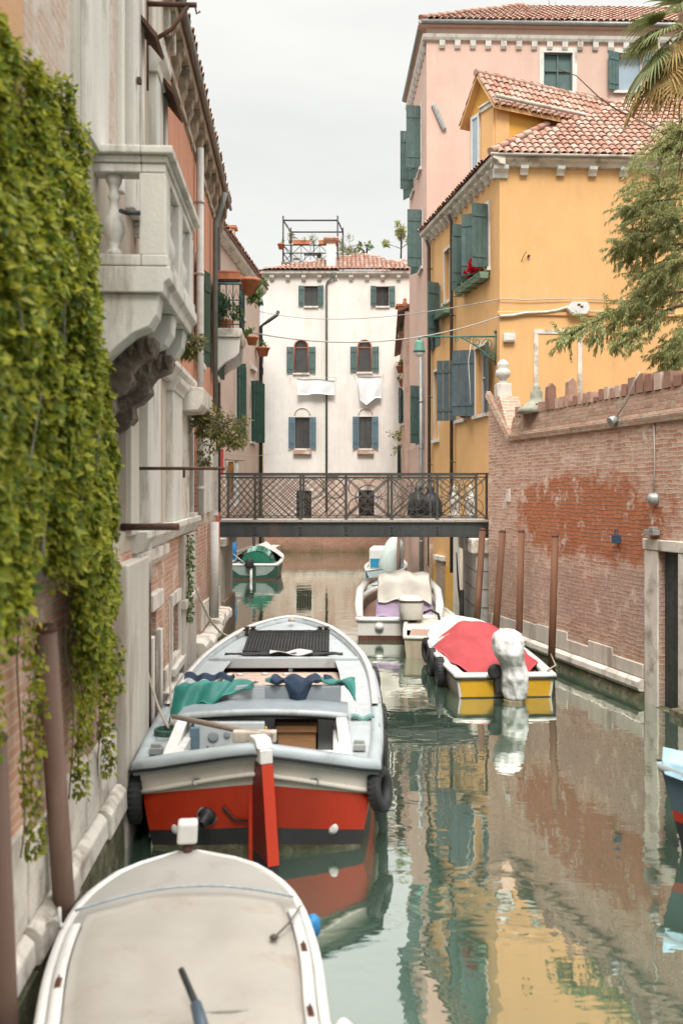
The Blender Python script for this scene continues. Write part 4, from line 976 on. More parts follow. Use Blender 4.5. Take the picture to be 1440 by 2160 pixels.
# ------------------------------------------------------------------ street lamp on green scroll bracket
la = thing('bracket_lamp', 'green wrought iron bracket lamp reaching out from the yellow house', 'street lamp', Yc.pt(24.75, 0, 7.2))
O_ = Yc.pt(24.75, .03, 0); ax = Vector((-1, .0, 0)); zb = 7.38
lp = lambda a, z: O_ + ax * a + Vector((0, 0, z))
b = MB(); b.tube([lp(-.03, zb), lp(2.02, zb)], .022, 8); b.tube([lp(.0, zb + .1), lp(.0, zb - .75)], .022, 8); b.lathe(lp(0, zb + .1), [(.03, 0), (.04, .03), (.01, .09)], 10)
b.tube([lp(.0, zb - .68), lp(.18, zb - .52), lp(.45, zb - .28), lp(.8, zb - .06), lp(.95, zb)], .018, 8)
def scroll(cx, cz, r, a0, turns, sgn=1):
    pts = []
    for i in range(22):
        t = i / 21; a = a0 + sgn * turns * 2 * math.pi * t; rr = r * (1 - .75 * t); pts.append(lp(cx + rr * math.cos(a), cz + rr * math.sin(a)))
    b.tube(pts, .012, 6)
scroll(.2, zb - .2, .15, 0, 1.4); scroll(.48, zb - .13, .11, 1, 1.3, -1); scroll(.72, zb - .07, .07, 2, 1.2); scroll(.12, zb - .48, .10, 1.2, 1.3); scroll(.34, zb - .42, .07, 2.5, 1.2); scroll(1.0, zb - .07, .07, 1.5, 1.2, -1)
b.build('bracket', paint('green iron paint', (.045, .14, .105), .45, .2, 6), la)
hd = lp(1.98, zb)
b = MB(); b.tube([hd, hd - Vector((0, 0, .1))], .03, 8); b.lathe(hd - Vector((0, 0, .40)), [(.16, 0), (.15, .05), (.125, .12), (.115, .24), (.10, .29), (.03, .31)], 18); b.build('lamp_shade', paint('green lamp enamel', (.10, .24, .19), .4, .15, 6), la)
b = MB(); b.lathe(hd - Vector((0, 0, .53)), [(.03, 0), (.10, .03), (.13, .09), (.13, .125)], 16); b.build('lamp_glass', paint('milky glass', (.62, .64, .62), .25, .05), la)
# flower boxes under the upper windows
def bracket_box(uA, uB, z, label, flowers):
    t = thing('window_box', label, 'planter', Yc.pt((uA + uB) / 2, .2, z)); b = MB()
    b.nz(Yc, [(.06, z), (.26, z), (.30, z + .17), (.04, z + .17)], uA, uB); b.build('box', paint('green trough', (.16, .25, .17), .6, .2, 5), t)
    b = MB()
    for i in range(5):
        uu = uA + (uB - uA) * i / 4; b.tube([Yc.pt(uu, -.02, z - .02), Yc.pt(uu, .42, z - .02)], .010, 6)
    b.tube([Yc.pt(uA, .32, z + .10), Yc.pt(uB, .32, z + .10)], .008, 6); b.build('iron_bracket', M['iron'], t)
    if flowers:
        vs, fs = [], []
        for i in range(8):
            a, e = bushy(Yc.pt(uA + .12 + (uB - uA - .2) * i / 7, .18, z + .24), .16, 34, .08, .05, .1); o = len(vs); vs += a; fs += [tuple(i_ + o for i_ in x) for x in e]
        leaves_obj('foliage', vs, fs, M['leaf_pot'], t)
        vs, fs = [], []
        for (du, dz_, r) in ((.5, .46, .15), (.34, .54, .16), (.75, .44, .13), (.12, .38, .13), (.6, .6, .1)):
            a, e = bushy(Yc.pt(uA + du * 1.5, .24, z + dz_ - .02), r * 1.25, 170, .075, .07, 0); o = len(vs); vs += a; fs += [tuple(i_ + o for i_ in x) for x in e]
        leaves_obj('blossom', vs, fs, M['flower_red'], t)
    else:
        vs, fs = [], []
        for i in range(6):
            a, e = bushy(Yc.pt(uA + (uB - uA) * (i + .5) / 6, .17, z + .2), .1, 22, .06, .04, .1); o = len(vs); vs += a; fs += [tuple(i_ + o for i_ in x) for x in e]
        leaves_obj('foliage', vs, fs, M['leaf_pot'], t)
bracket_box(25.25, 27.6, 9.02, 'green window box with bright red geraniums on yellow house', True)
bracket_box(28.7, 30.0, 8.75, 'green window box with short plants beyond the red flowers', False)

# ------------------------------------------------------------------ pink house
Pf = Frame(2.87, 32.0, 1, .03); Pf.N = -Pf.N if Pf.N.y > 0 else Pf.N
Pc = Frame(2.87, 32.0, -.026, 1); Pc.N = -Pc.N if Pc.N.x > 0 else Pc.N
pink = plaster('pink plaster', (.62, .435, .36), (.52, .37, .305), (.62, .46, .39), scov=.52, bmp=.05)
ph = thing('pink_house', 'tall pink plastered house with white cornice behind the yellow house', 'house', (9, 35, 0))
PZ = 18.62
def fr_rect(fr, x0, x1, y0, y1):
    a, zt = fr.at(x0, y0); c, zb = fr.at(x1, y1); return (min(a, c), max(a, c), zb, zt)
w1 = fr_rect(Pf, 1146, 1206, 111, 200); w2 = fr_rect(Pf, 1303, 1356, 112, 193)
b = MB(); wall_panel(b, Pf, 0, 22, .5, 18.98, [w1, w2], .2); b.build('wall', pink, ph)
pcw = [(1.6, 2.5, 14.8, 17.0), (4.0, 4.9, 14.8, 17.0), (1.2, 2.0, 11.2, 13.2), (1.0, 1.7, 5.0, 7.0), (.6, 1.3, .9, 2.8)]
b = MB(); wall_panel(b, Pc, 0.003, 6, -1.5, 18.98, pcw, .2); b.build('canal_wall', pink, ph)
window(ph, Pf, *w1, trim=.16, glass=M['green_shutter'], frame_mat=M['green_shutter'], depth=.09, cross=1, bars=1)
window(ph, Pf, *w2, trim=.14, glass=M['glass_sky'], bars=0, cross=0, shut=((-1, 160), (1, 165)), sw=.42)
for i, o in enumerate(pcw[:4]): window(ph, Pc, *o, trim=.1, shut=((-1, 95), (1, 150)) if i < 3 else ((-1, 120), (1, 170)), sw=.5)
b = MB(); b.fbox(Pc, .62, 1.28, -.26, -.2, .95, 2.78); b.build('door', M['dark'], ph)
b = MB(); b.nz(Pf, [(-.04, PZ - .09), (.09, PZ - .07), (.13, PZ), (.16, PZ + .10), (-.04, PZ + .10)], -.14, 22); b.nz(Pc, [(-.04, PZ - .09), (.09, PZ - .07), (.13, PZ), (.157, PZ + .098), (-.04, PZ + .098)], -.0, 6.1); b.build('cornice', M['stone_white'], ph)
for i in range(18):
    b = MB(); u = .42 + i * .52; b.nz(Pf, [(-.03, PZ - .34), (.06, PZ - .34), (.10, PZ - .26), (.12, PZ - .094), (-.03, PZ - .094)], u, u + .19); b.build('cornice_block', M['stone_white'], ph)
for i in range(10):
    b = MB(); u = .3 + i * .52; b.nz(Pc, [(-.03, PZ - .34), (.06, PZ - .34), (.10, PZ - .26), (.12, PZ - .094), (-.03, PZ - .094)], u, u + .19); b.build('cornice_block', M['stone_white'], ph)
b = MB(); b.fbox(Pf, -.30, 22, -.2, .20, 18.985, 19.04); b.fbox(Pc, .20, 6.2, -.2, .18, 18.985, 19.037); b.build('soffit', pink, ph)
b = MB(); b.tube([Pf.pt(-.2, .26, 19.08), Pf.pt(22, .26, 19.08)], .075, 8); b.tube([Pf.pt(-.22, .26, 19.08), Pc.pt(6.2, .21, 19.08)], .075, 8); b.build('gutter', M['pipe_grey'], ph)
rb = MB(); S2 = .62; O2 = Pf.pt(-.24, .28, 19.13)
U2 = Pf.U.normalized(); V2 = (-Pf.N + Vector((0, 0, S2))).normalized(); N2 = U2.cross(V2)
top = O2 + (-Pf.N - Pc.N) * 4.4 + Vector((0, 0, S2 * 4.4))
rb.add([O2, O2 + U2 * 22, O2 + U2 * 22 - Pf.N * 4.4 + Vector((0, 0, S2 * 4.4)), top], [(0, 1, 2, 3)], 0)
rb.add([O2, top, Pc.pt(6.3, .28 - 4.4, 19.13 + S2 * 4.4), Pc.pt(6.3, .28, 19.13)], [(0, 1, 2, 3)], 0)
hk = 1 / math.sqrt(1 + S2 * S2)
tiles(rb, O2, U2, V2, N2, 12, 4.4 / hk, clip=lambda u, v: u > v * hk and u < 11.9, tw=.22, ex=.40, mi=1)
for k in range(13): rb.tube([O2.lerp(top, k / 13) + Vector((0, 0, .05)), O2.lerp(top, (k + 1.15) / 13) + Vector((0, 0, .05))], [.1, .085], 8, 1)
rb.build('roof', [M['tile_base'], M['tile']], ph)
u, z = Pf.at(925, 248); b = MB(); b.obox(Pf.pt(u, .06, z), (.19, 0, -.43), (0, .03, 0), (.07, 0, .03)); b.obox(Pf.pt(u, .10, z), (.18, 0, -.40), (0, .012, 0), (.03, 0, .012))
tag(b.build('wall_fitting', M['pipe_grey'], bevel=.008), 'slanting grey strip lamp fixed on the upper pink wall', 'lamp')
b = MB(); b.tube([Pc.pt(.6, .12, .4), Pc.pt(.6, .12, 8.2)], .07, 10)
for z in (1.6, 3.2, 4.8, 6.4): b.lathe(Pc.pt(.6, .12, z), [(.085, 0), (.085, .05)], 10)
b.build('downpipe', M['pipe_grey'], ph)
b = MB(); b.fbox(Pc, .8, 2.2, -.02, .02, .0, 4.4); b.build('brick_patch', brick_l, ph)
for x in (596, 608):
    pass
for du, hh_ in ((5.2, 1.1), (5.45, .8), (10.2, .9)):
    p = Pf.pt(du, -4.2, 21.6); b = MB(); b.tube([p, p + Vector((0, 0, hh_))], .018, 6); b.tube([p + Vector((-.2, 0, hh_ * .85)), p + Vector((.2, 0, hh_ * .85))], .008, 5)
    tag(b.build('roof_aerial', M['pipe_grey']), {5.2: 'tallest thin aerial on the pink house roof', 5.45: 'shorter thin aerial right beside the tallest roof aerial', 10.2: 'lone thin aerial on pink roof near the palm'}[du], 'aerial')

# narrow brick house beyond the pink one
Nh = Frame(.82, 0, .0455, 1); Nh.N = -Nh.N if Nh.N.x > 0 else Nh.N
nh = thing('narrow_house', 'narrow worn house squeezed between pink house and the white house', 'house', (4, 45, 0))
b = MB(); wall_panel(b, Nh, 38.3, 51.2, -1.5, 10.6, [(40, 40.7, 6.2, 7.6), (43, 43.8, 6.4, 8), (47, 47.8, 4, 5.6)], .2); b.build('wall', plaster('worn rose plaster', (.55, .38, .30), (.42, .30, .24), (.45, .3, .22), expose=((.40, .2, .14), (.47, .29, .22), (.5, .42, .36)), ecov=.55), nh)
for o in ((40, 40.7, 6.2, 7.6), (43, 43.8, 6.4, 8), (47, 47.8, 4, 5.6)): window(nh, Nh, *o, trim=.1, shut=((-1, 160),), sw=.4)
b = MB(); b.nz(Nh, [(.3, 10.6), (.3, 10.7), (-3, 11.9), (-3, 11.8)], 38.3, 51.3); b.build('roof', M['tile_base'], nh)
p = Nh.pt(43.5, -.1, 10.4); b = MB(); b.box(p.x - .3, p.x + .3, p.y - .3, p.y + .3, p.z, p.z + 1.35); ch = b.build('chimney', pink, nh, bevel=.01)
b = MB(); b.box(p.x - .42, p.x + .42, p.y - .42, p.y + .42, p.z + 1.352, p.z + 1.45); b.lathe((p.x, p.y, p.z + 1.45), [(.09, 0), (.12, .12), (.06, .2), (.09, .28), (.02, .36)], 10); b.build('chimney_cap', M['terracotta'], ch)

# ------------------------------------------------------------------ white house at the end of the canal
Wf = Frame(0, 51.7, 1, 0); Wf.N = Vector((0, -1, 0))
whitep = plaster('white plaster', (.76, .72, .68), (.64, .58, .52), (.62, .55, .49), scov=.52, bmp=.05)
roseb = brickwall('rose brick base', (.52, .33, .26), (.56, .40, .33), (.56, .46, .39), cover=(.62, .50, .43), ccov=.42, cscale=1.5, low=(.28, .2, .13), lowz=(-.4, .8))
wh = thing('white_house', 'white plastered house with grey green shutters closing the end of the canal', 'house', (0, 53, 0))
zb = Wf.at(700, 1003)[1]
def wr(x0, x1, y0, y1): return fr_rect(Wf, x0, x1, y0, y1)
top_w = [wr(642, 670, 603, 646), wr(793, 820, 604, 646)]
mid_w = [wr(619, 651, 716, 787), wr(753, 784, 716, 785)]
low_w = [wr(622, 653, 880, 946), wr(757, 784, 879, 946)]
gr_w = [wr(625, 657, 1035, 1092), wr(756, 789, 1034, 1090)]
W0, W1 = Wf.u(556), Wf.u(905)
b = MB(); wall_panel(b, Wf, W0, W1, zb, 15.35, top_w + mid_w + low_w, .22); 
for (a, c, e, g) in mid_w:                              # round heads: fill the corners of the square opening
    r = (c - a) / 2; m = (a + c) / 2; zc = g - r
    for sg in (-1, 1):
        pts = [(m + sg * r, g)] + [(m + sg * r * math.cos(t * math.pi / 16), zc + r * math.sin(t * math.pi / 16)) for t in range(0, 9)]
        b.uz(Wf, pts if sg > 0 else pts[::-1], -.21, .003)
b.build('wall', whitep, wh)
b = MB(); wall_panel(b, Wf, W0, W1, 1.35, zb - .003, gr_w, .22); b.build('brick_base', roseb, wh)
b = MB(); b.fbox(Wf, W0 - .05, W1, -.05, .12, -1.5, 1.0); b.build('foundation', brickwall('waterline brick', (.42, .2, .13), (.5, .28, .2), (.48, .38, .3), low=(.12, .11, .05), lowz=(-.15, .55), bstr=.8), wh)
b = MB(); b.fbox(Wf, W0 - .05, W1, -.05, .16, 1.003, 1.345); b.build('stone_course', M['stone'], wh, bevel=.02)
for i_, o in enumerate(top_w): window(wh, Wf, *o, trim=.0, bars=1, cross=0, frame_mat=M['pipe_dark'], shut=((-1, 172 - 14 * i_), (1, 160 + 14 * i_)), sw=.33, glass=M['glass'])
for (a, c, e, g) in mid_w:
    wn = window(wh, Wf, a, c, e, g - (c - a) / 2, trim=.0, bars=0, cross=0, frame_mat=M['terracotta'], shut=((-1, 174), (1, 174)), sw=.38, depth=.15)
    q = MB(); r = (c - a) / 2; m = (a + c) / 2; zc = g - r
    q.tube([Wf.pt(a + .03, -.05, e)] + [Wf.pt(m + (r - .03) * math.cos(math.pi - t * math.pi / 14), -.05, zc + (r - .03) * math.sin(t * math.pi / 14)) for t in range(15)] + [Wf.pt(c - .03, -.05, e)], .055, 6)
    q.build('arch_frame', M['terracotta'], wn)
    q = MB(); q.uz(Wf, [(m + r * math.cos(t * math.pi / 14), zc + r * math.sin(t * math.pi / 14)) for t in range(15)], -.2, -.17); q.build('arch_pane', M['glass'], wn)
for (a, c, e, g) in low_w:
    wn = window(wh, Wf, a, c, e, g, trim=.0, bars=1, cross=0, frame_mat=M['pipe_dark'], shut=((-1, 165), (1, 165)), sw=.36, smat=M['blue_shutter'], depth=.15)
    r = (c - a) / 2; m = (a + c) / 2
    q = MB(); q.tube([Wf.pt(m + (r + .02) * math.cos(math.pi - t * math.pi / 14), .01, g + .12 + (r) * .95 * math.sin(t * math.pi / 14)) for t in range(15)], .035, 6); q.build('blind_arch', M['stone_grey'], wn)
for (a, c, e, g) in gr_w:
    wn = window(wh, Wf, a, c, e, g, trim=.10, bars=0, cross=0, frame_mat=M['pipe_dark'], glass=M['dark'], sill=False, trim_mat=M['stone'])
    q = MB()
    for i in range(1, 6): q.tube([Wf.pt(a + (c - a) * i / 6, -.06, e), Wf.pt(a + (c - a) * i / 6, -.06, g)], .016, 6)
    for i in range(1, 8): q.tube([Wf.pt(a, -.06, e + (g - e) * i / 8), Wf.pt(c, -.06, e + (g - e) * i / 8)], .016, 6)
    q.build('window_grille', M['rust'], wn)
b = MB(); b.nz(Wf, [(-.05, 15.02), (.05, 15.02), (.12, 15.1), (.26, 15.16), (.28, 15.3), (-.05, 15.3)], W0 - .15, W1); b.build('cornice', M['stone_white'], wh)
for i in range(10):
    u = W0 + .35 + i * .86; b = MB(); b.nz(Wf, [(-.03, 14.8), (.1, 14.8), (.22, 14.95), (.24, 15.07), (-.03, 15.07)], u, u + .22); b.build('eave_block', M['stone_white'], wh)
b = MB(); b.fbox(Wf, Wf.u(690), Wf.u(714), -.02, .05, zb, 15.0); b.build('chimney_breast', whitep, wh)
rb = MB(); S3 = .52; O3 = Wf.pt(W0 - .25, .34, 15.34); U3 = Vector((1, 0, 0)); V3 = Vector((0, 1, S3)).normalized(); N3 = U3.cross(V3); hk3 = 1 / math.sqrt(1 + S3 * S3)
rb.add([O3, O3 + U3 * 9.2, O3 + Vector((6.1, 2.9, 2.9 * S3)), O3 + Vector((5.3, 2.9, 2.9 * S3))], [(0, 1, 2, 3)], 0)
rb.add([O3 + U3 * 9.2, O3 + Vector((9.2, 6, 0)), O3 + Vector((6.1, 2.9, 2.9 * S3))], [(0, 1, 2)], 0)
rb.add([O3, O3 + Vector((5.3, 2.9, 2.9 * S3)), O3 + Vector((0, 8, 0))], [(0, 1, 2)], 0)
tiles(rb, O3, U3, V3, N3, 9.2, 2.9 / hk3, clip=lambda u, v: u > v * hk3 * 1.83 and u < 9.2 - v * hk3 * 1.07, tw=.24, ex=.42, mi=1)
rb.build('roof', [M['tile_base'], M['tile']], wh)
b = MB(); u = Wf.u(688.5); b.tube([Wf.pt(u + .45, .30, 15.2), Wf.pt(u + .4, .25, 15.0), Wf.pt(u + .05, .12, 14.72), Wf.pt(u, .10, 14.5), Wf.pt(u, .10, 2.2)], .062, 10); b.build('downpipe', paint('verdigris downpipe', (.12, .14, .12), .6, .2, 5), wh)
p = Wf.pt(Wf.u(698), -.2, 15.2); b = MB(); b.box(p.x - .25, p.x + .25, p.y - .22, p.y + .3, 15.25, 16.9); ch = b.build('chimney', whitep, wh, bevel=.01)
b = MB(); b.box(p.x - .34, p.x + .34, p.y - .3, p.y + .4, 16.9, 17.0)
for k in range(5): b.tube([(p.x - .34 + .17 * k, p.y - .36, 17.03), (p.x - .34 + .17 * k, p.y + .1, 17.22)], .085, 7, 1)
for k in range(5): b.tube([(p.x - .34 + .17 * k, p.y + .46, 17.03), (p.x - .34 + .17 * k, p.y, 17.22)], .085, 7, 1)
b.build('chimney_cap', [M['terracotta'], M['tile']], ch)
# brick ledges under the lower windows
for (a, c, e, g) in low_w:
    b = MB(); b.fbox(Wf, a - .1, c + .1, -.02, .22, e - .32, e - .12); b.build('window_ledge', brick_l, wh, bevel=.01)
# left flank of the white house
b = MB(); b.box(W0 - .002, W0 + .28, 51.72, 60, -1, 15.3); b.build('side_wall', whitep, wh)
# laundry sheets on the white house
def sheet_thing(name, label, fn, nu, nv, mat, th=.012, cat='laundry'):
    b = MB(); b.sheet(fn, nu, nv, th); return tag(b.build(name, mat, uv=False), label, cat)
cloth_w = paint('white cotton', (.74, .76, .77), .85, .05, 8, .1, 40)
a0, z0_ = Wf.at(627, 800); a1, z1_ = Wf.at(706, 808)
sheet_thing('white_sheet', 'wide white sheet drying under the left arched window of the white house', lambda s, t: Wf.pt(a0 + (a1 - a0) * s, .35 + .05 * math.sin(s * 11 + t * 2) * t, z0_ - .1 * s - t * (.85 - .1 * s) - .03 * math.sin(s * 9)), 24, 8, cloth_w)
c0, y0_ = Wf.at(754, 796); c1, _ = Wf.at(804, 796)
sheet_thing('white_sheet', 'square white sheet with one low corner under the right arched window', lambda s, t: Wf.pt(c0 + (c1 - c0) * s + .12 * t * (1 - s), .35 + .06 * math.sin(s * 9 + t * 3) * t, y0_ - t * (1.15 + .38 * max(0, 1 - abs(s - .3) * 2.4))), 20, 10, cloth_w)
for nm, xx0, xx1, yy in (('left', 612, 708, 797), ('right', 748, 808, 792)):
    b = MB(); q0, zq = Wf.at(xx0, yy); q1, _ = Wf.at(xx1, yy); b.tube([Wf.pt(q0, .0, zq), Wf.pt(q0, .35, zq)], .015, 6); b.tube([Wf.pt(q1, .0, zq), Wf.pt(q1, .35, zq)], .015, 6); b.tube([Wf.pt(q0, .35, zq), Wf.pt((q0 + q1) / 2, .35, zq - .04), Wf.pt(q1, .35, zq)], .010, 6)
    tag(b.build('drying_line', M['cable_white']), {'left': 'thin drying line on brackets holding the wide white sheet', 'right': 'thin drying line on brackets holding the square white sheet'}[nm], 'drying line')
# roof terrace
rt = thing('roof_terrace', 'iron framed roof terrace with tables standing above the white house roof', 'roof terrace', (-1.9, 54.2, 16))
X0, X1 = px(599, 0, 54).x, px(712, 0, 54).x; Y0, Y1 = 53.2, 55.6; Zf = px(0, 560, 54).z; Zt = px(0, 468, 53.5).z
for (x, y) in ((X0, Y0), (X1, Y0), (X0 + .3, Y1), (X1 + .3, Y1)):
    b = MB(); b.tube([(x, y, Zf - .8), (x, y, Zt + .25)], .05, 6); b.build('post', M['iron'], rt)
b = MB(); q = [(X0, Y0, Zt), (X1, Y0, Zt), (X1 + .3, Y1, Zt), (X0 + .3, Y1, Zt)]
for i in range(4): b.tube([q[i], q[(i + 1) % 4]], .045, 6)
b.build('top_frame', M['iron'], rt)
b = MB(); b.box(X0 - .1, X1 + .1, Y0 - .1, Y1 + .1, Zf - .12, Zf); b.box(X0 + .3, X1, Y0 + .2, Y1, Zf - 1.4, Zf - .12); b.build('floor', paint('grey deck', (.2, .18, .17), .8), rt)
b = MB()
for z in (Zf + .5, Zf + .95): b.tube([(X0, Y0, z), (X1, Y0, z)], .03, 6); b.tube([(X0, Y0, z), (X0 + .3, Y1, z)], .03, 6)
for i in range(7): x = X0 + (X1 - X0) * i / 6; b.tube([(x, Y0, Zf), (x, Y0, Zf + .95)], .018, 6)
for i in range(3): x = X0 + (X1 - X0) * i / 3; xx = X0 + (X1 - X0) * (i + 1) / 3; b.tube([(x, Y0, Zf), (xx, Y0, Zf + .95)], .018, 6); b.tube([(xx, Y0, Zf), (x, Y0, Zf + .95)], .018, 6)
b.build('railing', M['iron'], rt)
def furn(x, label):
    t = thing('garden_chair', label, 'chair', (x, 54.3, Zf)); 
    b = MB(); b.box(x - .2, x + .2, 54.1, 54.5, Zf + .42, Zf + .46); b.build('seat', M['pipe_grey'], t)
    b = MB(); b.obox((x, 54.52, Zf + .7), (.2, 0, 0), (0, .015, 0), (0, .04, .22)); b.build('backrest', M['pipe_grey'], t)
    for dx in (-.18, .18):
        for y in (54.12, 54.48): b = MB(); b.tube([(x + dx, y, Zf), (x + dx, y, Zf + .42)], .015, 6); b.build('leg', M['pipe_grey'], t)
furn(X0 + .7, 'grey garden chair at the left of the roof terrace'); furn(X1 - 1.0, 'grey garden chair at the right of the roof terrace')
x = (X0 + X1) / 2 + .1; t = thing('garden_table', 'grey table in the middle of the roof terrace', 'table', (x, 54.3, Zf)); b = MB(); b.box(x - .5, x + .5, 54, 54.6, Zf + .7, Zf + .74); b.build('table_top', M['pipe_grey'], t)
for dx in (-.45, .45): b = MB(); b.tube([(x + dx, 54.3, Zf), (x + dx, 54.3, Zf + .7)], .02, 6); b.build('leg', M['pipe_grey'], t)
planter((X0 + .55, Y0 - .05, Zf + .97), (X0 + 1.5, Y0 - .05, Zf + .97), .2, .22, 'left terracotta trough on the roof terrace railing', plant=pot_plant(60, .14, .05, .2, 'leaf_dull'))
planter((X0 + 2.0, Y0 - .05, Zf + .97), (X0 + 2.95, Y0 - .05, Zf + .97), .2, .22, 'right terracotta trough on the roof terrace railing, beside chimney', plant=pot_plant(60, .14, .05, .2, 'leaf_dull'))
pot(Vector((X0 - .12, Y0 - .1, Zf + .7)), .18, .3, 'terracotta pot at the left corner of the roof terrace', bushy((X0 - .1, Y0 - .1, Zf + 1.1), .2, 40, .15, .04))
c = px(612, 500, 53.3); vs, fs = bushy(c, .42, 130, .16, .06, .5); t = thing('hanging_plant', 'pale yellow plant hanging from the terrace frame', 'plant', c); leaves_obj('foliage', vs, fs, M['leaf_dull'], t); b = MB(); b.tube([c, c + Vector((-.15, 0, .7))], .012, 5); b.build('stem', M['bark'], t)
c = px(662, 508, 54.6); vs, fs = bushy(c, .35, 90, .3, .04, -.3); t = thing('agave_plant', 'spiky pale plant behind the terrace troughs', 'plant', c); leaves_obj('foliage', vs, fs, M['leaf_dull'], t); b = MB(); b.tube([c - Vector((0, 0, .9)), c], .03, 6); b.build('stem', M['bark'], t)

# ------------------------------------------------------------------ peach house and orange house, left beyond the bridge
Ef = Frame(-7.586, 0, .072, 1); Ef.N = Vector((Ef.N.x, Ef.N.y, 0)); Ef.N = -Ef.N if Ef.N.x < 0 else Ef.N
peach = plaster('peach plaster', (.60, .47, .39), (.54, .40, .33), (.5, .36, .3), scov=.5, bmp=.06, low=(.5, .38, .32), lowz=(.3, 3.5))
eh = thing('peach_house', 'pale peach house beyond the bridge with narrow dark green shutters', 'house', (-5, 42, 0))
eo = [(41.4, 42.3, 5.8, 8.9), (45.2, 46.3, 5.7, 8.6), (42.6, 43.6, 11.2, 12.7)]
b = MB(); wall_panel(b, Ef, 30, 48, -1.5, 13.5, eo, .2); b.build('wall', peach, eh)
window(eh, Ef, *eo[0], trim=.12, shut=((1, 150), (-1, 90)), sw=.4, smat=M['dark_green']); window(eh, Ef, *eo[1], trim=.12, shut=((1, 120), (-1, 100)), sw=.5, smat=M['dark_green']); window(eh, Ef, *eo[2], trim=.1)
for (a, c, e, g) in eo[:2]:
    b = MB(); b.fbox(Ef, a - .2, c + .2, -.02, .14, g + .55, g + .75); b.build('window_cornice', M['stone_white'], eh)
b = MB(); b.nz(Ef, [(-.03, 13.2), (.08, 13.2), (.3, 13.4), (.35, 13.55), (-.03, 13.55)], 30, 48.2); b.build('cornice', M['stone'], eh)
rb = MB(); rb.nz(Ef, [(.40, 13.553), (.40, 13.65), (-3.2, 14.9), (-3.2, 14.8)], 30, 48.3, 0); Ve = (-Ef.N + Vector((0, 0, .35))).normalized(); Ue = Ef.U.normalized(); Ne = Ue.cross(Ve); Ne = Ne if Ne.z > 0 else -Ne
tiles(rb, Ef.pt(34, .42, 13.66), Ue, Ve, Ne, 14.2, 3.4, tw=.26, ex=.45, mi=1); rb.build('roof', [M['tile_base'], M['tile']], eh)
for uq, h_, w_, nm in ((44.4, 2.3, .2, 1), (40.2, 2.2, .35, 2)):
    p = Ef.pt(uq, -.8, 13.3); b = MB(); b.box(p.x - w_, p.x + w_, p.y - .25, p.y + .25, p.z, p.z + h_); ch = b.build('chimney', peach if nm == 1 else M['terracotta'], eh, bevel=.01)
    b = MB(); b.box(p.x - w_ - .1, p.x + w_ + .1, p.y - .35, p.y + .35, p.z + h_ + .002, p.z + h_ + .12); b.build('chimney_cap', M['terracotta'], ch)
b = MB(); b.tube([Ef.pt(47.9, .95, 12.4), Ef.pt(47.8, .9, 12.2), Ef.pt(47.7, .5, 11.9), Ef.pt(47.6, .12, 11.6), Ef.pt(47.6, .12, .5)], .09, 8); b.build('downpipe', M['iron'], eh)
b = MB(); b.fbox(Ef, 30, 48.1, -.05, .06, -1.2, .7); b.build('foundation', M['stone_grey'], eh)
pot(Ef.pt(46.8, .35, 10.0), .32, .42, 'terracotta pot with yellow flowers hung on the peach house wall', bushy(Ef.pt(46.8, .35, 10.5), .35, 80, .15, .06))
orp = plaster('orange plaster', (.55, .28, .12), (.48, .27, .14), scov=.55, bmp=.05)
of = Frame(0, 60, 1, 0); of.N = Vector((0, -1, 0))
oh = thing('orange_house', 'orange house with tiled roof glimpsed between peach and white houses', 'house', (-5.5, 60, 0))
ow = [(-5.72, -5.2, 7.2, 9.0), (-5.6, -5.15, 2.6, 5.6)]
b = MB(); wall_panel(b, of, -8, -3, -1.5, 9.95, ow, .2); b.build('wall', orp, oh)
for o in ow: window(oh, of, *o, trim=.1, glass=M['dark'])
rb = MB(); rb.add([(-8, 59.6, 9.96), (-3, 59.6, 9.96), (-3, 62, 10.9), (-8, 62, 10.9)], [(0, 1, 2, 3)], 0); tiles(rb, (-8, 59.6, 10), (1, 0, 0), (0, 1, .4), (0, -.4, 1), 5, 2.4, tw=.26, ex=.45, mi=1)
b = MB(); b.fbox(of, -8, -3, -2.4, -2.0, 10.0, 12.0); b.build('upper_wall', peach, oh); b = MB(); b.fbox(of, -5.6, -5.1, -2.0, -1.96, 10.95, 11.4); b.build('attic_window', M['dark'], oh)
rb.add([(-8, 61.8, 12.0), (-3, 61.8, 12.0), (-3, 66, 13.9), (-8, 66, 13.9)], [(0, 1, 2, 3)], 0); tiles(rb, (-8, 61.7, 12.05), (1, 0, 0), (0, 1, .45), (0, -.45, 1), 5, 4.4, tw=.26, ex=.45, mi=1)
rb.build('roof', [M['tile_base'], M['tile']], oh)
# white thin statue-like vent far behind
# quay below the white house
b = MB(); b.add([(-4.6, 46.5, .38), (-3.55, 47.2, .38), (-3.3, 51.5, .42), (-4.6, 51.5, .42), (-4.6, 46.5, -1), (-3.55, 47.2, -1), (-3.3, 51.5, -1), (-4.6, 51.5, -1)], [(0, 1, 2, 3), (0, 4, 5, 1), (1, 5, 6, 2), (2, 6, 7, 3), (3, 7, 4, 0), (7, 6, 5, 4)])
structure(b.build('stone_quay', M['stone_grey']))

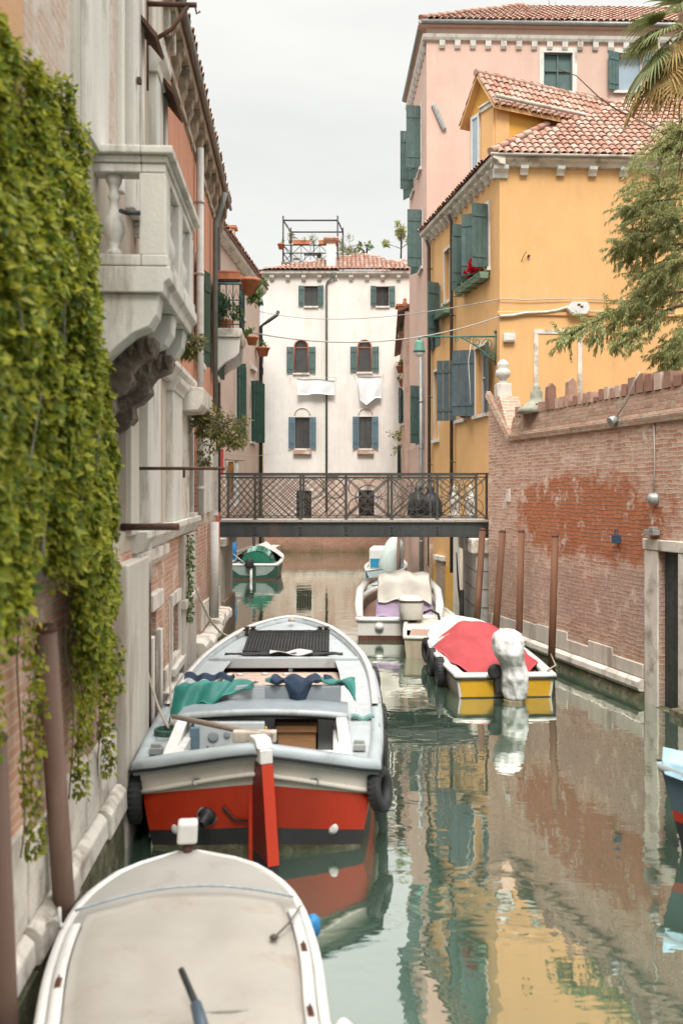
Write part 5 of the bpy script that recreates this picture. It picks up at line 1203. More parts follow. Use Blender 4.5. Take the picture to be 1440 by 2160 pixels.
# ------------------------------------------------------------------ iron footbridge
br = thing('iron_footbridge', 'flat iron footbridge with scrolled lattice railings crossing the canal', 'bridge', (.2, 23.3, 2.2))
BX0, BX1 = -2.95, 3.5; BY0, BY1 = 22.5, 24.3; BZ = 2.62
steel = paint('bridge steel', (.05, .055, .055), .5, .25, 5, .12, 40, metal=.2, dirt=(.13, .075, .045), dscale=2.2, dcov=.58, streak=True)
b = MB()
for y in (BY0, BY1 - .06):
    b.box(BX0, BX1, y, y + .06, BZ - .34, BZ - .02)
    b.box(BX0, BX1, y - .05, y + .11, BZ - .36, BZ - .342); b.box(BX0, BX1, y - .05, y + .11, BZ - .02, BZ - .002)
b.build('girder', steel, br)
b = MB()
for i in range(24): x = BX0 + (BX1 - BX0) * i / 24; b.box(x + .005, x + (BX1 - BX0) / 24 - .005, BY0 - .04, BY1 + .04, BZ, BZ + .05)
b.build('deck', wood('deck boards', (.30, .27, .23), (.40, .36, .31)), br)
b = MB()
for i in range(9): x = BX0 + .2 + i * .76; b.box(x, x + .05, BY0 + .062, BY1 - .062, BZ - .30, BZ - .03)
b.build('cross_beam', steel, br)
xs = [-2.9, -2.05, -.97, .11, 1.19, 2.27, 3.44]; zt = BZ + 1.14; zl = BZ + .10
rl = paint('railing iron', (.06, .06, .055), .55, .25, 10, .1, 60, metal=.3, dirt=(.12, .08, .05), dscale=6, dcov=.6)
for y in (BY0 + .02, BY1 - .02):
    for x in xs:
        b = MB(); b.box(x - .028, x + .028, y - .028, y + .028, BZ - .3, zt - .02); b.lathe((x, y, BZ - .02), [(.05, 0), (.05, .09)], 8)
        for z in (BZ - .28, BZ - .2, BZ - .12): b.lathe((x, y - .03, z), [(.02, 0), (.018, .03), (.005, .035)], 8, axis=(0, -1, 0))
        b.build('railing_post', rl, br)
    b = MB(); b.box(BX0, BX1, y - .035, y + .035, zt - .018, zt + .022); b.box(BX0, BX1, y - .012, y + .012, zt - .09, zt - .065); b.box(BX0, BX1, y - .014, y + .014, zl - .02, zl + .005); b.build('handrail', rl, br)
    for i, (xa, xb) in enumerate(zip(xs, xs[1:])):
        b = MB(); xa += .03; xb -= .03; w_ = xb - xa; z0, z1 = zl + .005, zt - .09; h_ = z1 - z0; P2 = lambda s, t: (xa + s * w_, y, z0 + t * h_)
        r = .009
        if i in (0, 1):                                 # diamond lattice
            nn = 6 if i else 5
            for k in range(-nn, nn + 1):
                for sg in (1, -1):
                    pts = []
                    s0 = k / nn
                    a, c = s0, s0 + 1
                    lo, hi = max(0, a), min(1, c)
                    if hi - lo < .02: continue
                    f = (lambda s: s) if sg > 0 else (lambda s: 1 - s)
                    b.tube([P2(f(lo), lo - a), P2(f(hi), hi - a)], r, 5)
        elif i == 2:                                    # lattice with round scrolls
            for k in range(-5, 6):
                for sg in (1, -1):
                    a, c = k / 5, k / 5 + 1; lo, hi = max(0, a), min(1, c)
                    if hi - lo < .02: continue
                    f = (lambda s: s) if sg > 0 else (lambda s: 1 - s)
                    b.tube([P2(f(lo), lo - a), P2(f(hi), hi - a)], r * .9, 5)
            for cxn in (.25, .75):
                b.tube([(xa + cxn * w_ + .24 * math.cos(q), y, z1 - .26 + .24 * math.sin(q)) for q in [2 * math.pi * j / 24 for j in range(24)]], r, 5, closed=True)
        else:                                           # crossed bars with four circles
            for o_ in (-.035, .035):
                b.tube([P2(.0, max(0, o_)), P2(1, 1 + min(0, o_))], r, 5); b.tube([P2(1, max(0, o_)), P2(0, 1 + min(0, o_))], r, 5)
            for cxn in (.25, .75):
                for czn in (.25, .75):
                    for rr in (.225, ):
                        b.tube([(xa + cxn * w_ + rr * math.cos(q), y, z0 + czn * h_ + rr * math.sin(q)) for q in [2 * math.pi * j / 24 for j in range(24)]], r, 5, closed=True)
            b.tube([(xa + .5 * w_ + .3 * math.cos(q), y, z0 + .5 * h_ + .3 * math.sin(q)) for q in [2 * math.pi * j / 28 for j in range(28)]], r * .9, 5, closed=True)
            if i != 3:
                for k in range(1, 4): b.tube([P2(k / 4, 0), P2(k / 4 + (.25 if k < 3 else -.25), 1)], r * .8, 5)
        b.build('railing_panel', rl, br)
# stone landings either side
t = thing('bridge_landing', 'pale stone abutment under the near red house end of the footbridge', 'abutment', (-3.3, 23.3, 0))
b = MB(); b.box(-3.9, -2.82, 22.2, 24.6, -1.5, 2.05); b.build('masonry', M['stone_grey'], t, bevel=.02); b = MB(); b.box(-3.95, -2.7, 22.1, 24.7, 2.053, 2.24); b.build('cap_stone', M['stone'], t, bevel=.02)
b = MB(); b.box(-2.818, -2.74, 22.3, 24.5, -1.5, .75); b.build('brick_footing', brick_l, t)
t = thing('bridge_landing', 'stone block abutment of the footbridge beside the brick wall', 'abutment', (3.6, 23.3, 0))
b = MB(); b.box(3.12, 5.5, 22.0, 24.45, -1.5, 1.9); b.build('masonry', paint('pale ashlar', (.46, .45, .42), .8, .12, 4, .25, 30, dirt=(.34, .31, .27), dcov=.52), t, bevel=.02)
b = MB(); b.box(3.0, 5.5, 21.9, 24.45, 1.903, 2.24); b.build('cap_stone', M['stone'], t, bevel=.03)
b = MB(); b.box(3.5, 5.4, 21.7, 24.44, 2.243, 2.6); b.build('step', M['stone_grey'], t, bevel=.02)
b = MB()
for k in range(1, 5): b.box(3.112, 3.5, 21.99, 24, -.2 + k * .42, -.19 + k * .42)
b.build('joint', M['dark'], t)
for x, lab in ((2.98, 'left one of two pointed grey stone finials behind the footbridge railing'), (3.4, 'right one of two pointed stone finials behind the footbridge railing, beside the brick wall')):
    tag_f = MB(); tag_f.lathe((x, 25.0, 2.62), [(.15, 0), (.15, .12), (.10, .17), (.14, .32), (.15, .45), (.10, .6), (.05, .75), (.07, .8), (.02, .9)], 14)
    tag(tag_f.build('stone_finial', M['stone_grey']), lab, 'finial')
b = MB(); b.box(2.7, 3.7, 24.75, 25.25, 2.2, 2.615); structure(b.build('path', M['stone_grey']))
# dark bin bags by the pink house door
for i, (x, s) in enumerate(((2.02, .26), (2.35, .3))):
    p = Vector((x, 25.1, BZ - .02)); b = MB(); 
    b.lathe(p, [(s * .7, 0), (s, .12), (s * 1.02, .4), (s * .75, .62), (s * .3, .72), (s * .4, .84), (s * .1, .86)], 14)
    for k, vtx in enumerate(b.v): b.v[k] = (vtx[0] + rnd(-.03, .03), vtx[1] + rnd(-.03, .03), vtx[2] + rnd(-.02, .02))
    tag(b.build('rubbish_bag', paint('black plastic', (.02, .022, .025), .35, .3)), ('smaller black rubbish bag behind the bridge railing', 'larger black rubbish bag behind the bridge railing next to yellow wall')[i], 'bag')
b = MB(); b.box(1.75, 2.72, 24.75, 25.5, 2.25, 2.595); structure(b.build('landing_path', M['stone_grey']))

# ------------------------------------------------------------------ mooring poles
polem = paint('rust brown pole paint', (.15, .07, .04), .75, .28, 4, .3, 22, dirt=(.24, .14, .09), dcov=.56, streak=True)
def pole(p0, p1, r, label, mat=polem, grp='mooring poles along the brick wall'):
    p0, p1 = Vector(p0), Vector(p1); t = thing('mooring_pole', label, 'mooring pole', p0, grp)
    b = MB(); b.tube([p0, p0.lerp(p1, .5) , p1], [r, r, r * .97], 14); b.build('shaft', mat, t)
    d = (p1 - p0).normalized(); b = MB(); b.lathe(p1 - d * .004, [(r * 1.04, 0), (r * 1.04, .02), (r * .7, .045), (.01, .05)], 14, axis=d); b.build('pole_cap', M['rust'], t)
    return t
pole(px(1000, 1390, 21.2), px(1017, 1118, 21.2), .075, 'most tilted brown mooring pole, closest to the footbridge')
pole(px(1040, 1400, 20.3), px(1059, 1122, 20.3), .072, 'brown mooring pole second from the footbridge, leaning slightly')
pole(px(1092, 1420, 19.3), px(1099, 1122, 19.3), .068, 'upright brown mooring pole third from the footbridge')
pole(px(1161, 1440, 17.6), px(1170, 1132, 17.6), .066, 'brown mooring pole directly behind the white wrapped outboard')
polel = paint('faded brown pole', (.17, .105, .08), .75, .18, 3, .15, 30, dirt=(.25, .17, .13), dcov=.6, streak=True)
pole(px(150, 2120, 6.5), px(97, 1330, 6.25), .072, 'leaning faded brown pole beside bow of the beige covered boat', polel, 'brown poles against the creeper house')
pole(px(28, 2500, 5.25), px(-8, 1560, 5.25), .062, 'faded brown pole at the very edge near the house ledge', polel, 'brown poles against the creeper house')
darkw = paint('wet dark wood', (.04, .032, .028), .7, .3, 6)
t = thing('mooring_stake', 'thin dark stake with black foot between boat and yellow house', 'stake', px(975, 1300, 23.5))
b = MB(); b.tube([px(973, 1295, 23.5), px(966, 1235, 23.5), px(962, 1165, 23.5)], [.03, .025, .012], 8); b.build('shaft', M['iron'], t); b = MB(); b.tube([px(973, 1340, 23.4), px(973, 1245, 23.4)], .06, 10); b.build('pile', darkw, t)
t = thing('mooring_stake', 'weathered stake rising from water under the bridge by the blue boat', 'stake', px(838, 1240, 31))
b = MB(); b.tube([px(838, 1260, 31), px(841, 1110, 31)], .055, 8); b.build('shaft', polel, t); b = MB(); b.lathe(px(841, 1110, 31), [(.06, 0), (.06, .04), (.02, .06)], 8); b.build('pole_cap', M['rust'], t)
for (x, y0, y1, d) in ((535, 1205, 1128, 37.5), (553, 1190, 1128, 41)):
    b = MB(); b.tube([px(x, y0 + 30, d), px(x + 1, y1 - 8, d)], .06, 8); b.lathe(px(x + 1, y1 - 8, d), [(.065, 0), (.05, .03), (.01, .05)], 8)
    tag(b.build('mooring_stake', darkw), {535: 'dark wooden stake directly behind the green covered boat', 553: 'dark wooden stake near the bow of the green covered boat'}[x], 'stake')

# ------------------------------------------------------------------ overhead cables
def cable(label, pts, r, mat='cable', name='overhead_cable'):
    b = MB(); b.tube(pts, r, 6); return tag(b.build(name, M[mat]), label, 'cable')
def sag(a, c, s, n=14): return [Vector(a).lerp(Vector(c), i / n) - Vector((0, 0, s * 4 * (i / n) * (1 - i / n))) for i in range(n + 1)]
ue = lambda x, y: Ye.pt(*((lambda q: (q[0], .06, q[1]))(Ye.at(x, y))))
cable('upper thin cable from the peach house across to the yellow house', sag(Ef.pt(47, .1, 12.25), ue(1053, 632), .45) + [ue(1110, 634), ue(1200, 631), ue(1290, 634), ue(1400, 634)], .014)
cable('lower thick pale cable sagging over the canal to yellow house corner', sag(L.pt(21.0, .1, 7.0), ue(1052, 668), .5) + [ue(1100, 664), ue(1150, 660)], .016)
b = MB(); b.tube([ue(1052, 668), ue(1080, 666), ue(1105, 661), ue(1150, 659), ue(1175, 655), ue(1195, 648)], .035, 8); tag(b.build('cable_sleeve', M['cable_white']), 'thick pale cable bundle along yellow wall to the white junction box', 'cable')
cable('straight pale cable conduit running right of the junction box', [ue(1240, 658), ue(1300, 658), ue(1420, 660)], .02, 'cable_white')
cable('dark loose wire hanging down the blue grey shutters', [Yc.pt(25.8, .35, 7.4), Yc.pt(25.9, .4, 6.9), Yc.pt(25.85, .38, 6.3), Yc.pt(25.7, .4, 5.7)], .012, 'cable_white')
cable('thin wire between the pink house and narrow house', sag(Nh.pt(42, .1, 5.2), Pc.pt(.3, .1, 5.0), .15), .012)
cable('clothes line stretched along the peach house behind the bridge', sag(Ef.pt(34, 1.0, 4.7), Ef.pt(47.5, .6, 5.2), .1), .012, name='clothes_line')

# laundry at the bridge end
def hang(name, label, x0, x1, y0, y1, d, mat, fold=.05, taper=1.0, dd=.5):
    a = px(x0, y0, d); c = px(x1, y0, d + dd); e = px(x0, y1, d)
    hz = a.z - e.z
    def fn(s, t):
        p = a.lerp(c, .5 + (s - .5) * (1 - (1 - taper) * t)); return p + Vector((.25 * fold * math.sin(s * 9), fold * math.sin(s * 13 + t * 2), -t * hz - .02 * math.sin(s * 8) * t))
    return sheet_thing(name, label, fn, 16, 12, mat)
hang('hung_cloth', 'narrow ochre brown cloth hanging at the house end of the bridge', 481, 492, 974, 1052, 25.2, paint('ochre cloth', (.36, .17, .045), .85, .15, 8), taper=.55)
hang('hung_cloth', 'white shirt hanging right of the ochre cloth at the bridge', 493, 502, 972, 1066, 25.4, paint('white linen', (.60, .59, .56), .85, .08, 8), taper=.8)
hang('hung_cloth', 'pale pink towel hanging left of the ochre cloth at the bridge', 472, 481, 968, 1024, 25.0, paint('pale pink cotton', (.60, .50, .44), .85, .1, 8))
hang('hung_cloth', 'bright red cloth strip hanging by the red house corner', 462, 470, 948, 1003, 22.9, paint('red cloth', (.52, .05, .04), .85, .15, 8), fold=.02)
hang('hung_cloth', 'grey patterned cloth strip hanging beside the red cloth', 446, 459, 948, 1090, 19.6, paint('grey patterned cloth', (.38, .36, .33), .85, .15, 8, dirt=(.04, .04, .05), dscale=9, dcov=.56), fold=.02)
b = MB(); b.tube([px(430, 943, 19.3), px(500, 942, 24.9)], .012, 6); b.tube([px(478, 970, 24.9), px(515, 972, 26)], .010, 6); tag(b.build('clothes_line', M['rust']), 'rusty clothes rail by the red house above the bridge end', 'clothes line')

# ------------------------------------------------------------------ boats
def smooth(a, b, x):
    t = max(0, min(1, (x - a) / (b - a))); return t * t * (3 - 2 * t)
class Hull:
    """S stern centre, B bow tip in plan; st = [(t, half beam at the rail, rail height, half beam at the water)]"""
    def __init__(s, S, B, st, rake=.0, bulge=.0, camber=.0, p=.75, zb=-.2):
        s.S = Vector((*S, 0)); B = Vector((*B, 0)); s.L = (B - s.S).length; s.a = (B - s.S).normalized(); s.r = Vector((s.a.y, -s.a.x, 0))
        s.st = st; s.rake, s.bulge, s.camber, s.p, s.zb = rake, bulge, camber, p, zb
    def q(s, t):
        st = s.st; t = max(0, min(1, t))
        for i in range(len(st) - 1):
            if t <= st[i + 1][0] + 1e-9:
                h = st[i + 1][0] - st[i][0]; k = (t - st[i][0]) / h; out = []
                for j in (1, 2, 3):
                    m = lambda n: (st[min(n + 1, len(st) - 1)][j] - st[max(n - 1, 0)][j]) / (st[min(n + 1, len(st) - 1)][0] - st[max(n - 1, 0)][0])
                    a, b = st[i][j], st[i + 1][j]; m0, m1 = m(i) * h, m(i + 1) * h
                    out.append((2 * k ** 3 - 3 * k * k + 1) * a + (k ** 3 - 2 * k * k + k) * m0 + (-2 * k ** 3 + 3 * k * k) * b + (k ** 3 - k * k) * m1)
                return out
        return list(st[-1][1:])
    def half(s, t, z):
        hb, zt, hw = s.q(t); k = max(0, (z - s.zb) / (zt - s.zb)); return max(.004, hw + (hb - hw) * min(k, 1.2) ** s.p)
    def fwd(s, t, z, lat):
        zt = s.q(t)[1]; k = max(0, z / zt)
        return s.L * t + s.rake * smooth(.75, 1, t) * k - s.bulge * (1 - lat * lat) * (1 - smooth(0, .22, t)) * (.35 + .65 * k)
    def pt(s, t, lat, z, inset=0.0):
        """lat -1..1 across the boat at height z"""
        h = max(.003, s.half(t, z) - inset); return s.S + s.a * s.fwd(t, z, lat) + s.r * (lat * h) + Vector((0, 0, z))
    def top(s, t, lat, dz=0.0, inset=0.0):
        zt = s.q(t)[1]; z = zt + dz + s.camber * (1 - abs(lat) ** 1.3) * (1 - smooth(0, .25, t)); return s.pt(t, lat, z, inset)
    def skin(s, b, levels, mis, nt=36):
        """levels: list of (fraction of the rail height or ('z', height)) from water up; mis: material per band"""
        def zz(lv, t, lat):
            zt = s.q(t)[1] + s.camber * (1 - abs(lat) ** 1.3) * (1 - smooth(0, .25, t))
            return s.zb + (zt - s.zb) * lv
        for i, mi in enumerate(mis):
            for sg in (-1, 1):
                b.grid(lambda u, v: s.pt(u, sg, zz(levels[i] + (levels[i + 1] - levels[i]) * v, u, sg)), nt, 3, mi)
            b.grid(lambda u, v: s.pt(0, -1 + 2 * u, zz(levels[i] + (levels[i + 1] - levels[i]) * v, 0, -1 + 2 * u)), 16, 3, mi)
    def ring(s, b, prof, mi=0, nt=36, t0=0.0, t1=1.0, stern=True):
        """sweep a small profile [(inset, dz)] round the rail"""
        path = [(t0 + (t1 - t0) * i / nt, -1) for i in range(nt, -1, -1)]
        if stern: path += [(t0, -1 + 2 * i / 12) for i in range(1, 12)]
        path2 = [(t0 + (t1 - t0) * i / nt, 1) for i in range(nt + 1)]
        runs = [path + path2] if stern else [path, path2]
        for run in runs:
            vs = []; m = len(prof)
            for (t, lat) in run:
                for ins, dz in prof:
                    p = s.top(t, lat, dz, 0)
                    c = s.top(t, 0, dz, 0)
                    if abs(lat) > .999: p = p - s.r * (lat * min(ins, s.half(t, p.z)))
                    if t <= t0 + 1e-6 and stern: p = p + s.a * ins * (1 if abs(lat) < .999 else 1)
                    if t >= .995: p = p - s.a * ins
                    vs.append(p)
            n = len(run)
            fs = [(i * m + j, (i + 1) * m + j, (i + 1) * m + (j + 1) % m, i * m + (j + 1) % m) for i in range(n - 1) for j in range(m)]
            b.add(vs, fs, mi, True)
    def deck(s, b, t0, t1, dz, inset, mi=0, cam=0.0, nt=20, nl=10, l0=-1, l1=1):
        b.grid(lambda u, v: (lambda t, lat: s.top(t, lat, dz, inset) + Vector((0, 0, cam * (1 - lat * lat))))(t0 + (t1 - t0) * u, l0 + (l1 - l0) * v), nt, nl, mi)
    def world(s, f, lat, z):
        """metres forward of the stern, metres to the right of the keel line"""
        return s.S + s.a * f + s.r * lat + Vector((0, 0, z))
    def obox(s, b, f0, f1, l0, l1, z0, z1, mi=0):
        P = lambda f, l, z: s.world(f, l, z)
        b.hexa([P(f0, l0, z0), P(f0, l1, z0), P(f1, l1, z0), P(f1, l0, z0), P(f0, l0, z1), P(f0, l1, z1), P(f1, l1, z1), P(f1, l0, z1)], mi)

# tyre fender: built once, copied
tyre0 = thing('tyre_fender', 'tyre', 'tyre')
b = MB(); sec = [(.0, .16), (.055, .165), (.09, .20), (.095, .26), (.075, .31), (.03, .33), (-.03, .33), (-.075, .31), (-.095, .26), (-.09, .20), (-.055, .165)]
n = 28; vs = []
for i in range(n):
    a = 2 * math.pi * i / n
    for x, r in sec: vs.append((x, r * math.cos(a), r * math.sin(a)))
m_ = len(sec); b.add(vs, [(i * m_ + j, i * m_ + (j + 1) % m_, ((i + 1) % n) * m_ + (j + 1) % m_, ((i + 1) % n) * m_ + j) for i in range(n) for j in range(m_)], 0, True)
for i in range(0, n):
    a = 2 * math.pi * (i + .5) / n
    c_ = Vector((0, .332 * math.cos(a), .332 * math.sin(a))); b.obox(c_, (.07, 0, 0), Vector((0, -math.sin(a), math.cos(a))) * .024, Vector((0, math.cos(a), math.sin(a))) * .003)
b.build('tyre', M['rubber'], tyre0)
b = MB(); b.tube([(0, .0, .20), (.0, .0, .36), (-.05, 0, .46)], .010, 6); b.build('rope', M['rope'], tyre0)
_first = [True]
def tyre(loc, rz, label, grp, s=1.0, ry=0.0):
    o = tyre0 if _first[0] else copy_tree(tyre0); _first[0] = False
    o.location = loc; o.rotation_euler = (0, ry, rz); o.scale = (s, s, s); o['label'] = label; o['group'] = grp; return o

# ---- the red work boat
M['rail_grey'] = paint('blue grey rail paint', (.33, .37, .385), .45, .1, 4, .06, 40, dirt=(.22, .24, .25), dcov=.55)
red = paint('red hull paint', (.43, .032, .009), .42, .16, 2, .08, 20, dirt=(.30, .028, .014), dscale=5, dcov=.57, streak=True)
black = paint('black boot paint', (.018, .018, .02), .5, .25, 5, .1, 30)
bandw = paint('off white strake paint', (.56, .52, .46), .5, .08, 3, .06, 30, dirt=(.42, .37, .31), dcov=.58, streak=True)
rbt = thing('work_boat', 'big red and white work boat moored stern first beside the stone house', 'boat', (-.85, 12, 0))
RB = Hull((-.80, 8.95), (-.86, 16.0), [(0, 1.11, .80, .88), (.15, 1.19, .80, 1.02), (.4, 1.25, .84, 1.1), (.62, 1.22, .90, 1.0), (.78, 1.05, .98, .74), (.90, .72, 1.08, .38), (.97, .32, 1.14, .12), (1, .04, 1.16, .02)], rake=.35, bulge=.36, camber=.27, p=.55)
b = MB(); RB.skin(b, [0, .222, .36, .70], [2, 0, 1]); rh = b.build('hull', [black, red, M['moss']], rbt)
b = MB()
def strake(t, lat, v): return None
RB.skin(b, [.70, .93], [0]); b.build('white_strake', bandw, rbt)
b = MB(); RB.ring(b, [(-.03, -.30), (.02, -.30), (.02, -.25), (-.03, -.26)]); b.build('rubbing_strip', bandw, rbt)
b = MB(); RB.ring(b, [(-.05, -.115), (-.07, -.05), (-.05, .0), (-.005, .02), (.07, .02), (.07, -.115)]); b.build('gunwale', M['rail_grey'], rbt)
b = MB(); RB.ring(b, [(-.075, -.085), (-.085, -.06), (-.03, -.05), (-.03, -.09)]); b.build('rail_groove', black, rbt)
b = MB(); RB.ring(b, [(.02, .02), (-.01, .055), (.06, .055), (.07, .02)], t0=.3, stern=False); b.build('toe_rail', M['white_paint'], rbt)
b = MB()
for sg in (-1, 1): b.grid(lambda u, v: RB.top(.0 + .5 * u, sg * (1 - v), -.005, .07) if False else RB.world(RB.L * (.02 + .655 * u), sg * (RB.half(.02 + .655 * u, .8) - .07 - .36 * v), RB.q(.02 + .655 * u)[1] - .015), 16, 2, 0)
b.build('side_deck', M['grey_paint'], rbt)
b = MB(); RB.deck(b, .675, .995, -.05, .07, 0, .02); b.build('fore_deck', M['grey_paint'], rbt)
b = MB(); RB.obox(b, 4.72, 4.84, -1.06, 1.08, .80, .95); b.build('cross_beam', M['grey_paint'], rbt, bevel=.012)
# hold covered with boards
brd = wood('pinkish deck board', (.42, .30, .24), (.50, .38, .31), scale=(2, 22, 22))
b = MB(); k = 0
for i in range(14):
    f0 = 1.42 + i * .235; RB.obox(b, f0 + .006, f0 + .229, -.80, .84, .70 + rnd(-.004, .004), .745)
b.build('hold_boards', brd, rbt)
for l in (-.875, .845):
    b = MB(); RB.obox(b, 1.55, 4.71, l, l + .03, .35, .80); b.build('hold_coaming', M['grey_paint'], rbt)
b = MB(); RB.obox(b, 1.55, 4.71, -.84, .84, .30, .36); RB.obox(b, .15, 1.55, -.78, .78, .08, .14); b.build('floor', M['mid_grey'], rbt)
for (f, l) in ((2.45, .72), (3.05, .70), (4.5, -.6), (4.52, .05), (4.5, .5), (3.9, .62), (4.54, -.25), (4.5, -.75)):
    b = MB(); b.lathe(RB.world(f, l, .746), [(.035, 0), (.05, .005), (.045, .018), (.01, .022)], 10); b.build('deck_button', M['white_paint'], rbt)
# fittings on the right hand side deck
for f in (2.0, 2.75, 3.5, 4.0):
    b = MB(); p = RB.world(f, .99, RB.q(f / RB.L)[1] - .012); b.obox(p, RB.a * .11, RB.r * .055, (0, 0, .006)); b.tube([p + RB.a * -.06, p + RB.a * -.06 + Vector((0, 0, .04)), p + RB.a * .06 + Vector((0, 0, .04)), p + RB.a * .06], .008, 6); b.build('deck_cleat', M['white_paint'], rbt)
# cockpit: coaming, console, engine box and low roof
b = MB(); RB.obox(b, .12, 1.50, .72, .80, .30, .86); RB.obox(b, .12, 1.50, -.80, -.72, .30, .86); RB.obox(b, .10, .16, -.72, .72, .30, .87); b.build('cockpit_coaming', M['white_paint'], rbt, bevel=.012)
b = MB(); RB.obox(b, 1.15, 1.2, -.72, .10, .25, 1.02); RB.obox(b, 1.15, 1.2, .56, .72, .25, 1.02); RB.obox(b, 1.15, 1.2, .102, .558, .93, 1.02); b.build('cabin_bulkhead', M['grey_paint'], rbt)
b = MB(); RB.obox(b, 1.31, 1.35, -.72, .72, .25, 1.02); b.build('cabin_back', M['pipe_dark'], rbt)
b = MB(); RB.obox(b, .74, .82, -.70, .02, .45, .99); cons = b.build('console', paint('pale grey panel', (.47, .50, .51), .5, .06, 5), rbt, bevel=.01)
for i, (l, z, r) in enumerate(((-.50, .80, .055), (-.36, .82, .035), (-.26, .82, .035), (-.16, .82, .03))):
    q = MB(); q.lathe(RB.world(.74, l, z + .05), [(r, 0), (r, .018), (r * .7, .02), (.005, .021)], 14, axis=-RB.a); q.build('dial', M['mid_grey'], cons)
q = MB()
for i in range(8): q.lathe(RB.world(.74, -.56 + i * .055, .74), [(.013, 0), (.011, .02)], 8, axis=-RB.a)
q.build('switch', M['iron'], cons)
b = MB(); RB.obox(b, .66, .74, -.73, -.64, .5, .95); b.build('console_side', M['blue_shutter'], rbt)
b = MB(); RB.obox(b, 1.0, 1.14, .14, .54, .40, .82); RB.obox(b, .96, 1.14, .12, .55, .83, .90); b.build('wood_box', wood('orange brown wood', (.36, .17, .07), (.45, .25, .12)), rbt, bevel=.008)
b = MB(); b.tube([RB.world(.66, .04, .97), RB.world(.66, .05, .90)], .012, 6); b.lathe(RB.world(.66, .05, .78), [(.02, 0), (.035, .02), (.035, .09), (.015, .12)], 10); b.build('hand_lamp', paint('yellow plastic', (.55, .34, .03), .5), rbt)
for l in (-.86, .86):                                   # white side supports of the roof
    b = MB(); sg = 1 if l > 0 else -1; b.hexa([RB.world(.2, l - .07, .80), RB.world(.2, l + .05, .80), RB.world(.95, l + .05, .80), RB.world(.95, l - .07, .80), RB.world(.72, l - .05 * sg - .06, 1.02), RB.world(.72, l - .05 * sg + .05, 1.02), RB.world(1.1, l - .05 * sg + .05, 1.02), RB.world(1.1, l - .05 * sg - .06, 1.02)]); b.build('roof_support', M['white_paint'], rbt, bevel=.01)
def roofz(l): return 1.045 + .06 * (1 - (l / .88) ** 2)
b = MB()
b.grid(lambda u, v: RB.world(.86 + .56 * u - .06 * (1 - ((v - .5) * 2) ** 2) * (1 - u), -.88 + 1.76 * v, roofz(-.88 + 1.76 * v)), 6, 14, 0)
b.grid(lambda u, v: RB.world(.86 + .56 * u - .06 * (1 - ((v - .5) * 2) ** 2) * (1 - u), -.88 + 1.76 * v, roofz(-.88 + 1.76 * v) - .05), 6, 14, 0)
rf = b.build('cabin_roof', M['mid_grey'], rbt)
b = MB(); b.tube([RB.world(.86 - .06 * (1 - ((k / 14 - .5) * 2) ** 2), -.88 + 1.76 * k / 14, roofz(-.88 + 1.76 * k / 14) - .022) for k in range(15)], .032, 8); b.build('roof_edge', M['grey_paint'], rf)
b = MB(); b.tube([RB.world(.90 - .06 * (1 - ((k / 14 - .5) * 2) ** 2), -.86 + 1.72 * k / 14, roofz(-.86 + 1.72 * k / 14) - .065) for k in range(15)], .022, 8); b.build('roof_seal', black, rf)
b = MB(); RB.obox(b, 1.36, 1.43, -.80, .80, .76, 1.24); b.build('cabin_screen', M['mid_grey'], rbt, bevel=.02)
b = MB(); RB.obox(b, 1.345, 1.358, -.42, -.02, 1.10, 1.215); b.build('screen_panel', M['grey_paint'], rbt)
# rudder with its tiller
b = MB(); c0 = RB.world(-.30, .03, 0); aw = (-RB.a + RB.r * .42).normalized(); tw_ = aw.cross(Vector((0, 0, 1)))
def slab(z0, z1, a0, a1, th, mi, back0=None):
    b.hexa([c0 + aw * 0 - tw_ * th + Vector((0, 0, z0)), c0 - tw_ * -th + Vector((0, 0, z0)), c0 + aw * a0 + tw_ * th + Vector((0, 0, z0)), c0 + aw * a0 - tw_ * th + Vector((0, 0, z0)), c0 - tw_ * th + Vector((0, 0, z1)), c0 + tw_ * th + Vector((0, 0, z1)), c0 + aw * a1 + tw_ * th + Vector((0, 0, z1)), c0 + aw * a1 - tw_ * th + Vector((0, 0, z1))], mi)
slab(-.5, .10, .44, .42, .048, 1); slab(.102, .93, .42, .27, .048, 0); rd = b.build('rudder', [paint('shaded rudder red', (.16, .014, .009), .45, .15, 3, .08, 20, dirt=(.10, .03, .025), dcov=.56), black], rbt, bevel=.006)  # blade's shaded side put into a darker red than its edge strip
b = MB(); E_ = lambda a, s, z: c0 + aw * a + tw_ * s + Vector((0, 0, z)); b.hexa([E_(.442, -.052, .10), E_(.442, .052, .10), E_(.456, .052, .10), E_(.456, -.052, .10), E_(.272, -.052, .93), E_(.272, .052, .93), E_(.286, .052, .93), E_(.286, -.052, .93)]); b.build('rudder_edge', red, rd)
b = MB(); slab(.932, 1.06, .27, .26, .06, 0); slab(1.062, 1.14, .24, .16, .075, 0); b.build('rudder_head', M['white_paint'], rd, bevel=.012)
b = MB(); b.obox(RB.world(-.22, -.0, 1.10), RB.r * .20, RB.a * .05, (0, 0, .05)); b.build('rudder_stock', M['stone_grey'], rd, bevel=.01)
b = MB(); b.tube([RB.world(-.30, .16, 1.12), RB.world(-.16, -.10, 1.13), RB.world(.42, -.86, 1.13)], [.03, .032, .024], 8); b.build('tiller', wood('tiller wood', (.20, .15, .12), (.30, .24, .20)), rd)
b = MB(); RB.obox(b, -.31, -.2, -.05, .05, -.4, 1.06); b.build('stern_post', red, rbt, bevel=.01)
